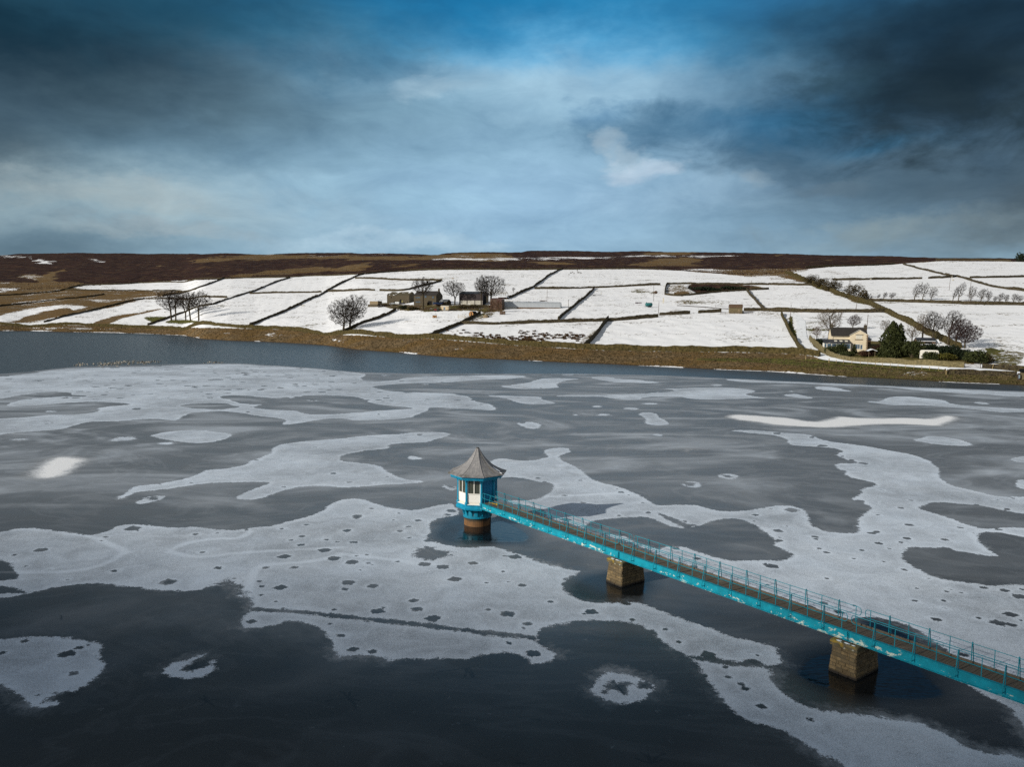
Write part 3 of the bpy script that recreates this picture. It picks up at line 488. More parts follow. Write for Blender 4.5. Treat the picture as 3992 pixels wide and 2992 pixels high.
# ------------------------------------------------------------------ the hillside: shore bank, fields, moor
SHORE = pts('1 -2600,845 -600,850 0,865 250,865 580,875 900,880 1300,890 1600,905 1750,935 2000,950 2212,955 2 300,970 600,990 900,1030 1200,1050 1500,1080 1800,1100 2212,1115 3 400,1135 900,1155 1100,1165 1500,1185 1800,1200 2212,1215 4 300,1235 700,1262 900,1270 1200,1285 1600,1310 2000,1325 2212,1335 2700,1360 4200,1440')
BANKT = pts('1 -2600,800 -600,805 0,812 500,815 1000,825 1500,832 2000,840 2212,845 2 300,855 500,885 750,895 1100,915 1500,930 1900,960 2212,985 3 300,1005 700,1025 1200,1040 1700,1045 2212,1050 4 330,1067 450,1092 600,1112 800,1130 1000,1140 1300,1160 1500,1172 1700,1180 1850,1185 2100,1200 2212,1205 2700,1225 4200,1280')
FIELD = pts('1 -2600,560 -600,535 0,520 300,510 560,500 680,470 1000,465 1300,440 1900,415 2212,405 2 500,385 880,375 1000,370 1200,350 1400,337 1700,335 2212,337 3 500,335 900,330 1250,328 1500,345 1900,380 2212,385 4 160,350 330,320 700,305 1100,288 1300,272 1500,259 1800,256 2212,264 2700,285 4200,330')
SKYL = pts('1 -2600,225 -600,215 0,208 300,195 700,190 1100,195 1300,198 2212,200 2 600,190 1200,197 1550,205 1680,187 2000,188 2212,190 3 200,170 600,175 1000,182 1500,185 2212,195 4 400,205 900,215 1300,230 1500,238 1800,238 2100,247 2212,256 2700,276 4200,318')
def curve(p, px):
    p = np.array(p); u, t = ut(p[:, 0], p[:, 1]); k = np.argsort(u); u = u[k]; t = t[k]
    g = np.linspace(u[0], u[-1], 2400); f = np.interp(g, u, t); w_ = max(3, int(px/FPX/(g[1]-g[0]))); kr = np.hanning(w_+2)[1:-1]; kr /= kr.sum()
    return g, np.convolve(np.pad(f, w_, 'edge'), kr, 'same')[w_:-w_]
C_SH, C_BT, C_FD, C_SK = curve(SHORE, 60), curve(BANKT, 130), curve(FIELD, 420), curve(SKYL, 60)
SB, SF, SM = 0.18, 0.115, 0.10
QUARRY = np.array(pts('3 1490,480 1530,466 1600,462 1800,468 2000,470 2190,497 2000,508 1850,518 1700,528 1590,540 1545,515'))
def knots(u):
    ts, tb, tf, tk = (np.interp(u, *c) for c in (C_SH, C_BT, C_FD, C_SK))
    ys = -CAM_H/ts
    yb = np.maximum((CAM_H+SB*ys)/(SB-tb), ys+6); zb = CAM_H+yb*tb
    yf = (CAM_H-zb+SF*yb)/(SF-tf); zf = CAM_H+yf*tf
    tk = np.maximum(tk, tf+0.0035)
    yk = np.maximum((CAM_H-zf+SM*yf)/np.maximum(SM-tk, 0.012), yf+120); yk = np.minimum(yk, yf+1800); zk = CAM_H+yk*tk
    return ys, yb, zb, yf, zf, yk, zk
_r = np.random.RandomState(3)
_wv = [(_r.uniform(-1, 1), _r.uniform(-1, 1), _r.uniform(0, 6.28)) for _ in range(26)]
def rough(x, y, l):
    z = 0
    for i, (a, b, c) in enumerate(_wv[:13] if l > 20 else _wv[13:]): z = z+np.sin((a*x+b*y)*6.28/l*(1+0.22*(i % 5))+c)
    return z/3.6
def height(x, y):
    x = np.asarray(x, float); y = np.maximum(np.asarray(y, float), 1.0); u = x/y
    ys, yb, zb, yf, zf, yk, zk = knots(u)
    z = np.where(y < ys, (y-ys)*0.12, 0)
    z = np.where(y >= ys, (y-ys)/(yb-ys)*zb, z)
    z = np.where(y >= yb, zb+(y-yb)/(yf-yb)*(zf-zb), z)
    z = np.where(y >= yf, zf+(y-yf)/(yk-yf)*(zk-zf), z)
    z = np.where(y >= yk, zk-(y-yk)*0.03, z)
    on = np.clip((y-ys)/6.0, 0, 1); fld = np.clip((y-yb)/40., 0, 1); mo = np.clip((y-yf)/150., 0, 1)
    z = z+rough(x, y, 110)*0.35*fld+rough(x, y, 9)*(0.10*on)+mo*(rough(x, y, 160)*0.8+rough(x, y, 14)*0.25)
    return z
def hit(px, py):
    """where the sight line through a photo pixel meets the ground"""
    u, t = ut(px, py); u = float(u); t = float(t)
    y = np.concatenate([np.arange(120., 1200., 1.5), np.arange(1200., 4000., 4.)]); z = height(u*y, y); g = z-(CAM_H+y*t)
    ys = float(-CAM_H/np.interp(u, *C_SH))
    k = np.nonzero((g > 0) & (y > ys-15))[0]
    if len(k) == 0: i = int(np.argmax(g))
    else: i = k[0]
    if i == 0: yy = y[0]
    else: yy = y[i-1]+(y[i]-y[i-1])*(-g[i-1])/max(g[i]-g[i-1], 1e-9) if g[i] > 0 else y[i]
    return Vector((u*yy, yy, float(height(u*yy, yy))))
def H(sheet, x, y): return hit(*S(sheet, x, y))
def mpp(p): return p.y/FPX          # metres per photo pixel at a place

# cover regions: (snow cover, heather 0..1, green 0..1, outline); None leaves a value as it is
REG = [
 (0.30, 0.05, 0.1, '1 -700,430 0,465 300,470 560,495 900,522 1380,520 1690,512 1500,545 1400,572 1250,588 1000,650 620,725 380,790 0,803 -700,810'),
 (0.86, None, None, '1 -100,760 150,700 400,655 700,640 770,660 600,690 350,720 100,790 0,800'),
 (0.72, None, None, '1 800,600 1050,600 1390,545 1360,578 1150,590 900,620'), (0.66, None, None, '1 170,550 400,525 500,530 330,555'),
 (0.66, None, None, '1 60,625 300,600 560,585 400,615 150,640'), (0.82, None, None, '1 130,800 300,780 640,715 385,788'),
 (0.05, 0.25, 0.1, '1 150,770 330,715 600,665 640,690 330,740 240,790'),
 (0.22, 0.0, 0.1, '1 -700,380 0,440 200,455 420,440 700,440 720,468 560,500 300,520 0,540'),
 (0.9, None, None, '1 -50,488 170,493 60,520 -50,522'), (0.55, 0.1, None, '1 110,380 250,368 350,372 460,405 330,440 220,430'), (0.6, None, None, '1 -20,440 80,448 90,462 -20,465'),
 (0.1, 0.2, 0, '1 250,430 420,360 560,320 600,330 480,380 470,430 350,450'),
 (0.93, None, None, '1 -60,222 240,219 230,231 -60,233'), (0.9, None, None, '1 235,234 300,240 520,283 430,289 300,262'), (0.62, None, None, '1 745,233 800,238 915,268 880,277 790,262'),
 (0.5, 0, None, '1 1330,322 1440,298 1400,312'),
 (0.22, 0.05, 0, '1 1580,248 1900,225 2212,205 2 600,214 1300,225 1600,205 1680,187 2212,192 2212,265 1900,265 1500,250 900,250 300,240 0,245 1 2212,247 1900,262 1700,280'),
 (0.86, None, None, '2 1580,240 1780,226 1900,238 2212,238 3 600,222 800,230 1100,213 1410,207 1400,220 1050,226 620,244 0,248 2 1900,250 1600,250'),
 (0.8, None, None, '3 1440,214 2000,211 1900,223 1500,227'), (0.7, None, None, '2 900,194 1200,197 1150,205 950,202'), (0.75, None, None, '2 -40,198 170,199 130,207 -40,208'), (0.75, None, None, '2 440,211 700,212 680,220 460,219'),
 (0.12, 0.0, 0.05, '1 1990,385 2212,345 2 300,318 560,308 620,325 960,318 900,345 500,362 0,380 1 2100,400'), (0.1, 0.0, 0.05, '2 690,335 830,290 1000,285 880,330'),
 (0.12, 0.0, 0.05, '3 1090,187 1560,184 1500,208 1110,210'), (0.2, 0.0, 0.05, '3 1000,292 1250,235 1500,222 1700,245 1500,285 1700,300 1250,308'),
 (0.1, 0.0, 0.0, '2 1120,300 1350,290 1500,300 1300,308'), (0.12, 0.0, 0.0, '3 100,265 500,262 560,280 300,290'),
 (0.1, 0.0, 0.0, '4 30,212 120,208 90,222'), (0.1, 0.0, 0.0, '4 200,248 300,246 290,252'), (0.5, 0.0, 0.0, '4 0,282 350,280 340,288 0,288'), (0.1, 0.0, 0.0, '4 470,252 530,252 520,260'),
 (0.35, 0.0, 0.1, '3 1500,330 2212,340 4 330,322 350,345 160,362 300,420 350,440 300,450 150,400 0,390 3 2000,392 1750,360 1600,355'),
 (0.85, None, None, '3 1370,340 1700,335 1960,352 1700,352 1500,350'), (0.75, None, None, '4 0,395 150,400 300,445 200,455 0,450'), (0.55, 0, 0.1, '4 160,345 350,330 340,350 230,355'), (0.6, 0, .1, '4 400,350 560,352 720,368 700,375 540,365'),
 (0.03, 0.75, 0.35, '3 1490,475 1560,458 1990,466 2212,497 4 -10,502 3 2000,514 1700,532 1590,547 1540,515'),
 (0.62, 0.2, 0.3, '3 1320,470 1500,470 1560,545 1420,562 1310,545'), (0.05, 0.0, 0.0, '3 1375,545 1430,530 1500,530 1500,555 1420,562'),
 (0.45, 0.1, 0.6, '3 1010,525 1060,512 1170,515 1200,525 1100,535 1040,532'), (0.55, 0.1, 0.4, '3 1170,540 1240,528 1250,545 1190,548'), (0.75, 0, .3, '3 1400,590 1700,560 1780,600 1650,625 1380,640'), (0.5, 0, .3, '3 1320,690 1420,672 1440,680 1350,710'),
 (0.93, 0.1, 0.3, '1 1500,760 2000,790 2212,780 2 0,790 500,850 700,890 300,862 0,845 1 2000,838 1450,828'), (0.25, 0.1, 0.9, '1 1230,742 1330,735 1460,745 1380,790 1300,785'), (0.15, 0.1, 0.9, '1 1450,778 1560,768 1730,772 1740,785 1600,795 1450,795'),
 (0.12, 0.1, 0.0, '1 790,808 940,745 1080,715 1390,665 1380,675 1100,735 980,785 930,812'), 
 (0.3, 0.2, 0.7, '2 640,872 740,860 860,815 880,830 760,885 700,888'),
 (0.90, 0.1, 0.3, '2 400,690 560,720 640,850 300,800'),
 (0.30, 0.45, 0.5, '2 960,640 1120,620 1330,650 1550,640 1720,640 2000,640 2080,690 1990,730 1900,690 1500,700 1250,690 1210,680 1100,665'),
 (0.6, 0.4, 0.4, '2 1780,780 1900,730 2050,690 2080,720 1900,790'), (0.05, 0.5, 0.3, '2 1960,690 2110,650 2120,690 2050,700'),
 (0.93, 0.2, 0.3, '3 500,920 800,900 2212,900 4 0,940 0,1060 3 1700,1040 700,1020'), (0.6, 0.2, 0.4, '3 580,960 660,880 720,840 720,880 660,1000 600,1005'), (0.85, 0.1, 0.3, '3 1150,955 1500,965 1540,1000 1200,1010'),
 (0.72, 0.1, 0.5, '4 340,730 480,760 560,830 520,930 420,930 360,900 330,800'), (0.88, 0.1, 0.4, '4 330,715 1040,718 1150,790 1000,930 870,940 860,720'),
 (0.7, 0.1, 0.4, '4 620,520 850,610 960,690 820,660 700,610'), (0.8, 0.1, 0.3, '4 450,490 620,540 640,580 480,520'), (0.9, 0.1, 0.3, '4 930,610 1150,640 1300,720 1180,740 1050,690'),
 (0.06, 0.2, 0.5, '4 480,960 900,945 1250,1000 1650,1010 1850,1100 1900,1140 1700,1150 1300,1120 800,1100 620,1070 480,1010'),
 (0.45, 0.2, 0.6, '4 1850,990 2212,1040 2212,1170 1950,1160 1900,1100'), (0.72, 0.2, 0.5, '4 1900,960 2212,1000 2212,1060 1880,1020'), 
 (0.1, 0.2, 0.5, '4 150,360 330,420 500,480 700,570 860,605 1000,675 1080,715 1250,790 1400,860 1560,935 1650,1000 1600,1010 1400,900 1250,820 1080,740 960,695 850,640 700,600 560,540 440,490 320,440'),
 (0.15, 0.2, 0.6, '4 350,930 470,1010 620,1085 560,1090 430,1040'), (0.1, 0.2, 0.8, '4 150,720 190,750 250,870 330,1040 300,1050 200,880'),
]
BANKREG = [(0.62, None, None, '1 160,830 700,835 1000,845 1000,855 560,850 160,850'), (0.55, None, None, '2 60,885 300,880 330,900 120,920'), (0.5, None, None, '2 600,935 800,940 790,970 730,975'), (0.5, None, None, '2 1780,1000 1880,1005 1860,1050 1700,1040'), (0.45, None, None, '4 960,1195 1500,1220 1500,1250 1150,1245'), (0.6, None, None, '1 1850,875 2100,880 2000,895 1900,890'),
 (0.2, 0, .7, '4 330,1100 900,1150 1500,1190 1500,1210 900,1190 300,1140'), (0.15, 0, .8, '4 -600,1100 300,1110 900,1190 700,1200 0,1140 -600,1120')]
SHORESNOW = ['1 590,872 710,872 940,876 1300,887 1500,893 1620,903 1600,908 1300,893 900,882', '1 1640,910 1720,920 1710,926', '1 0,857 120,858 110,864 0,864', '1 220,858 450,862 440,868 240,866', '2 1230,1048 1440,1066 1430,1074 1240,1056', '3 960,1152 1130,1162 1300,1168 1490,1176 1480,1186 1250,1178 1060,1164', '3 60,1122 260,1124 270,1132 80,1130', '4 0,1208 250,1218 400,1234 690,1252 680,1260 400,1246 200,1232 0,1218', '4 940,1268 1150,1278 1140,1290 960,1280', '4 1300,1292 2000,1318 2000,1328 1300,1302', '3 1700,1194 2200,1208 2200,1218 1700,1202', '2 -10,950 40,952 40,960 -10,959']
def vnoise(x, y, sc, seed):
    r = np.random.RandomState(seed).rand(128, 128); u = x/sc+57.3; v = y/sc+31.7; i = np.floor(u).astype(int); j = np.floor(v).astype(int); f = u-i; g = v-j; f = f*f*(3-2*f); g = g*g*(3-2*g); q = lambda a, b: r[a % 128, b % 128]
    return (q(i, j)*(1-f)+q(i+1, j)*f)*(1-g)+(q(i, j+1)*(1-f)+q(i+1, j+1)*f)*g-0.5
def build_hill():
    du = 6.0/FPX; uu = np.arange(-1.0, 1.0, du)
    ys, yb, zb, yf, zf, yk, zk = knots(uu)
    rows = [ys-40, ys-8]
    rows += [ys+(yb-ys)*k for k in np.linspace(0, 1, 20, endpoint=False)]
    # rows of the fields are spaced evenly as seen, so far ground keeps its detail
    def seen(y0, z0, y1, z1, n):
        t0 = (z0-CAM_H)/y0; t1 = (z1-CAM_H)/y1; sl = (z1-z0)/(y1-y0); out = []
        for k in np.linspace(0, 1, n, endpoint=False):
            t = t0+(t1-t0)*k; out.append((CAM_H-z0+sl*y0)/(sl-t))
        return out
    rows += seen(yb, zb, yf, zf, 165)+seen(yf, zf, yk, zk, 66)
    rows += [yk, yk+40, yk+120, yk+300, yk+900, yk+3000]
    Y = np.array(rows); X = Y*uu[None, :]
    Z = height(X, Y)
    U = X/Y; T = (Z-CAM_H)/Y; PX, PY = to_px(U, T)
    PX0, PY0 = PX, PY; k_ = np.where(Y > yf[None]-5, 1.0, 0.45)
    PX = PX+k_*(60*vnoise(X, Y, 60, 1)+30*vnoise(X, Y, 22, 2)+16*vnoise(X, Y, 8, 3)); PY = PY+k_*(9*vnoise(X, Y, 80, 4)+7*vnoise(X, Y, 26, 5)+4*vnoise(X, Y, 9, 6))
    n = len(uu); yb_ = yb[None]; yf_ = yf[None]; ys_ = ys[None]
    jit = rough(X, Y, 15)*0.8
    inf = (Y >= yb_) & (Y < yf_+jit*6)
    bank = Y < yb_; moor = ~inf & ~bank
    cov = np.where(inf, 0.915, np.where(moor, 0.04, 0.14)); hea = np.where(moor, 1.0, np.where(bank, 0.12, 0.25)); grn = np.where(bank, 0.16, 0.25)
    # grass shows more on the sunny lower strip of the fields
    def paint(reg, sel, soft=3.2):
        nonlocal cov, hea, grn
        for c, hh, g, txt in reg:
            q = chaikin(np.array(pts(txt)), 1)
            f = np.clip(0.5+sdf(q, PX, PY, 6.0)/(2*soft), 0, 1)*sel
            if c is not None: cov = cov+(c-cov)*f
            if hh is not None: hea = hea+(hh-hea)*f
            if g is not None: grn = grn+(g-grn)*f
    paint(REG, ~bank); paint(BANKREG, bank, 3.0)
    paint([(0.95, None, None, s) for s in SHORESNOW], bank, 1.0)
    edge = np.clip(1-np.abs(Y-yf_)/16.0, 0, 1)*(PX > 500); cov = cov*(1-0.9*edge*(Y > yf_-2))
    grn = np.where(bank & (U > 0.30), grn+np.clip((U-0.30)/0.15, 0, 1)*0.35, grn)
    fp = sdf(QUARRY, PX0, PY0, 60.0); Zq = np.clip((fp+1)/9.0, 0, 1)
    Z = Z-3.2*Zq*Zq*(3-2*Zq)
    o = grid_mesh('hillside', np.stack([X, Y, Z], -1), mat_hill())
    fattr(o, 'cover', np.clip(cov, 0, 1)); fattr(o, 'heather', np.clip(hea, 0, 1)); fattr(o, 'green', np.clip(grn, 0, 1)); fattr(o, 'mud', np.clip(1-(Y-ys_)/3.0, 0, 1))
    o['kind'] = 'structure'; return o
def mat_hill():
    def b(n, p):
        P = n.pos(); cov = n.attr('cover'); hea = n.attr('heather'); grn = n.attr('green'); mud = n.attr('mud')
        px, py, pz = n.sep(P)
        a = n.noise(P, 0.5, 7, 0.66); bb = n.noise(n.mapping(P, (0.035, 0.06, 0.05)), 1.0, 5, 0.6); c = n.noise(n.mapping(P, (0.10, 0.035, 0.1)), 1.0, 4)
        nn = n.lin(n.math('MULTIPLY_ADD', bb, 0.45, n.math('MULTIPLY', a, 0.62)), 0.36, 0.655, 0.12, 1.0)
        snow = n.step(n.math('SUBTRACT', cov, nn), -0.06, 0.07)
        tan = n.mix(n.step(a, 0.36, 0.64), (0.080, 0.056, 0.030), (0.215, 0.152, 0.082))
        tan = n.mix(n.step(bb, 0.42, 0.62), tan, (0.15, 0.092, 0.036))
        gr = n.mix(n.step(a, 0.35, 0.65), (0.045, 0.050, 0.014), (0.13, 0.125, 0.035))
        he = n.mix(n.step(a, 0.36, 0.66), (0.026, 0.013, 0.011), (0.072, 0.037, 0.027))
        he = n.mix(n.math('MULTIPLY', n.step(c, 0.50, 0.70), 0.65), he, (0.14, 0.09, 0.045))
        he = n.mix(n.step(bb, 0.40, 0.60), he, n.mix(0.6, he, (0.010, 0.006, 0.007)))
        gm = n.math('MULTIPLY', n.step(n.math('ADD', n.math('MULTIPLY', n.math('SUBTRACT', bb, 0.5), 1.2), grn), 0.2, 0.7), 1.0)
        g = n.mix(gm, tan, gr)
        hm = n.step(n.math('MULTIPLY_ADD', n.math('SUBTRACT', c, 0.5), 1.3, hea), 0.30, 0.70)
        g = n.mix(hm, g, he)
        g = n.mix(n.math('MULTIPLY', n.step(mud, 0.2, 0.9), 0.8), g, (0.045, 0.028, 0.016))
        sn = n.mix(n.noise(P, 0.05, 3), (0.86, 0.88, 0.92), (0.90, 0.91, 0.93))
        thin = n.math('MULTIPLY', n.step(n.noise(P, 1.4, 4, 0.7), 0.5, 0.75), 0.22)
        sn = n.mix(thin, sn, n.mix(0.55, sn, g))
        n.put(p.inputs['Base Color'], n.mix(snow, g, sn))
        p.inputs['Roughness'].default_value = 0.92; p.inputs['Specular IOR Level'].default_value = 0.08
        h = n.math('MULTIPLY_ADD', n.math('SUBTRACT', 1.0, snow), n.math('MULTIPLY', a, 1.1), n.math('MULTIPLY', bb, 0.6))
        n.put(p.inputs['Normal'], n.bump(h, 0.55, 1.0))
    return material('hillside', b)
HILL = build_hill()
# ------------------------------------------------------------------ valve tower, footbridge, piers
def paint_mat(name, c, chips=0.0, rust=0.0, zone=None):
    def b(n, p):
        P = n.obj(); f = n.noise(P, 2.0, 4)
        col = n.mix(n.step(f, 0.3, 0.7), c, tuple(q*0.72 for q in c))
        col = n.mix(n.math('MULTIPLY', n.step(n.noise(n.mapping(P, (3, 3, 0.5)), 2.0, 5, 0.7), 0.55, 0.75), 0.35), col, tuple(q*0.5+0.02 for q in c))
        if rust: col = n.mix(n.math('MULTIPLY', n.step(n.noise(P, 1.7, 6, 0.7), 0.60, 0.70), rust), col, (0.16, 0.065, 0.02))
        if chips:
            a = n.noise(n.mapping(P, (0.75, 1, 1.5)), 2.5, 7, 0.7); b_ = n.noise(n.mapping(P, (0.16, 1, 0.2)), 1.0, 3)
            x, y, z = n.sep(P)
            m = n.math('ADD', a, n.math('MULTIPLY', n.math('SUBTRACT', b_, 0.5), 0.45))
            if zone: m = n.math('ADD', m, n.step(z, zone[0], zone[1], 0.035, -0.06))
            col = n.mix(n.step(m, 0.612, 0.64), col, (0.55, 0.61, 0.54))
        n.put(p.inputs['Base Color'], col); p.inputs['Roughness'].default_value = 0.45; p.inputs['Specular IOR Level'].default_value = 0.35
    return material(name, b)
BLUE = (0.004, 0.28, 0.455); CYAN = (0.004, 0.31, 0.42)
M_blue = paint_mat('tower_blue_paint', BLUE, rust=0.25); M_bluedk = paint_mat('boarding_blue_paint', (0.004, 0.20, 0.40), rust=0.2); M_teal = paint_mat('drum_teal_paint', (0.005, 0.24, 0.37), rust=0.7)
M_gird = paint_mat('girder_cyan_paint', CYAN, chips=1.0, zone=(-0.42, -0.1)); M_rail = paint_mat('rail_cyan_paint', (0.006, 0.27, 0.36), rust=0.25)
M_white = plain('white_joinery', (0.80, 0.78, 0.72), (0.72, 0.69, 0.60), 1.5, 0.6)
def _panel(n, p):
    x, y, z = n.sep(n.obj())
    d = n.math('MULTIPLY', n.step(n.math('MULTIPLY_ADD', n.noise(n.obj(), 5, 5), 0.25, z), 0.36, 0.10), 0.55)
    n.put(p.inputs['Base Color'], n.mix(d, (0.80, 0.78, 0.72), (0.42, 0.33, 0.22))); p.inputs['Roughness'].default_value = 0.55
M_panel = material('stained_white_panel', _panel)
def _glass(n, p):
    n.put(p.inputs['Base Color'], n.mix(n.noise(n.obj(), 1.6, 3), (0.020, 0.030, 0.026), (0.085, 0.085, 0.06)))
    p.inputs['Roughness'].default_value = 0.09; p.inputs['Specular IOR Level'].default_value = 0.5
M_glass = material('window_glass', _glass)
def _slate(n, p):
    P = n.obj(); x, y, z = n.sep(P); ang = n.math('ARCTAN2', y, x)
    rad = n.vmath('LENGTH', n.comb(x, y, 0.0))
    st = n.noise(n.comb(n.math('MULTIPLY', ang, 5.0), n.math('MULTIPLY', rad, 0.5), z), 2.2, 5, 0.7)
    c = n.mix(n.step(st, 0.35, 0.68), (0.19, 0.188, 0.195), (0.30, 0.29, 0.285))
    wh = n.math('MULTIPLY', n.step(n.noise(n.comb(n.math('MULTIPLY', ang, 9.0), n.math('MULTIPLY', rad, 0.35), 2.0), 2.0, 4, 0.6), 0.56, 0.72), n.step(rad, 2.3, 0.9))
    c = n.mix(n.math('MULTIPLY', wh, 0.75), c, (0.42, 0.40, 0.35))
    oc = n.math('MULTIPLY', n.step(n.noise(n.comb(n.math('MULTIPLY', ang, 7.0), n.math('MULTIPLY', rad, 0.35), 5.0), 1.7, 4, 0.6), 0.58, 0.70), n.step(ang, -0.5, 0.4))
    c = n.mix(n.math('MULTIPLY', oc, 0.7), c, (0.17, 0.135, 0.055))
    moss = n.math('MULTIPLY', n.step(n.noise(P, 2.5, 5), 0.5, 0.62), n.step(rad, 2.2, 2.9))
    c = n.mix(n.math('MULTIPLY', moss, 0.6), c, (0.07, 0.06, 0.022))
    crs = n.step(n.wave(n.comb(rad, 0.0, 0.0), 1.6), 0.97, 1.0)
    c = n.mix(n.math('MULTIPLY', crs, 0.35), c, (0.05, 0.045, 0.045))
    n.put(p.inputs['Base Color'], c); p.inputs['Roughness'].default_value = 0.75
    n.put(p.inputs['Normal'], n.bump(st, 0.4, 0.05))
M_slate = material('weathered_lead_roof', _slate)
def _rust(n, p):
    P = n.obj(); x, y, z = n.sep(P)
    f = n.noise(n.mapping(P, (1, 1, 0.6)), 1.6, 5)
    c = n.mix(n.step(f, 0.35, 0.65), (0.20, 0.095, 0.030), (0.13, 0.066, 0.026))
    c = n.mix(n.step(n.math('MULTIPLY_ADD', f, 0.35, z), 0.62, 0.92), c, (0.028, 0.026, 0.016))
    c = n.mix(n.step(z, 0.07, 0.0), c, (0.05, 0.03, 0.015))
    n.put(p.inputs['Base Color'], c); p.inputs['Roughness'].default_value = 0.8
M_rust = material('stained_iron_caisson', _rust)
def stone_mat(name, c1, c2, bw, bh, mort=(0.10, 0.085, 0.055), wet=None, lichen=0.0, rotx=False):
    def b(n, p):
        P = n.obj(); x, y, z = n.sep(P)
        t = n.n.new('ShaderNodeTexBrick'); t.inputs['Scale'].default_value = 1.0
        n.put(t.inputs['Vector'], n.comb(n.math('ADD', x, n.math('MULTIPLY', y, 1.0)), z, 0.0))
        t.inputs['Brick Width'].default_value = bw; t.inputs['Row Height'].default_value = bh; t.inputs['Mortar Size'].default_value = bh*0.085; t.inputs['Bias'].default_value = -0.1
        n.put(t.inputs['Color1'], c1); n.put(t.inputs['Color2'], c2); n.put(t.inputs['Mortar'], mort)
        f = n.noise(P, 2.3, 6, 0.65)
        c = n.mix(n.step(f, 0.38, 0.7), t.outputs['Color'], tuple(q*0.42 for q in c1))
        if lichen: c = n.mix(n.math('MULTIPLY', n.step(n.noise(P, 1.9, 4), 0.54, 0.60), lichen), c, (0.30, 0.20, 0.02)); c = n.mix(n.math('MULTIPLY', n.step(n.noise(P, 3.1, 4), 0.58, 0.63), lichen), c, (0.42, 0.42, 0.36))
        if wet: c = n.mix(n.step(n.math('MULTIPLY_ADD', f, 0.2, z), wet, wet-0.15), c, (0.018, 0.014, 0.010))
        n.put(p.inputs['Base Color'], c); p.inputs['Roughness'].default_value = 0.85
        n.put(p.inputs['Normal'], n.bump(n.math('MULTIPLY_ADD', f, 0.5, t.outputs['Fac'] if False else n.math('SUBTRACT', 1.0, t.outputs['Fac'])), 0.7, 0.05))
    return material(name, b)
M_pier = stone_mat('pier_sandstone', (0.235, 0.165, 0.078), (0.085, 0.066, 0.037), 0.55, 0.2075, wet=0.34)
M_cap = stone_mat('pier_cap_stone', (0.17, 0.135, 0.06), (0.12, 0.10, 0.05), 1.2, 0.6, lichen=0.75)
M_snow = plain('snow', (0.84, 0.87, 0.91), (0.78, 0.82, 0.88), 4.0, 0.9, 0.1, 0.2)
def _deck(n, p):
    P = n.obj(); x, y, z = n.sep(P)
    c = n.mix(n.noise(n.mapping(P, (6, 0.6, 1)), 1.5, 4), (0.062, 0.050, 0.036), (0.15, 0.125, 0.092))
    c = n.mix(n.step(n.noise(P, 0.9, 5), 0.55, 0.75), c, (0.17, 0.15, 0.115))
    n.put(p.inputs['Base Color'], c); p.inputs['Roughness'].default_value = 0.85
M_deck = material('walkway_planks', _deck)
M_yel = plain('yellow_paint', (0.62, 0.44, 0.03), None, 4, 0.5); M_dark = plain('dark_iron', (0.03, 0.03, 0.03), (0.06, 0.045, 0.035), 5, 0.6)

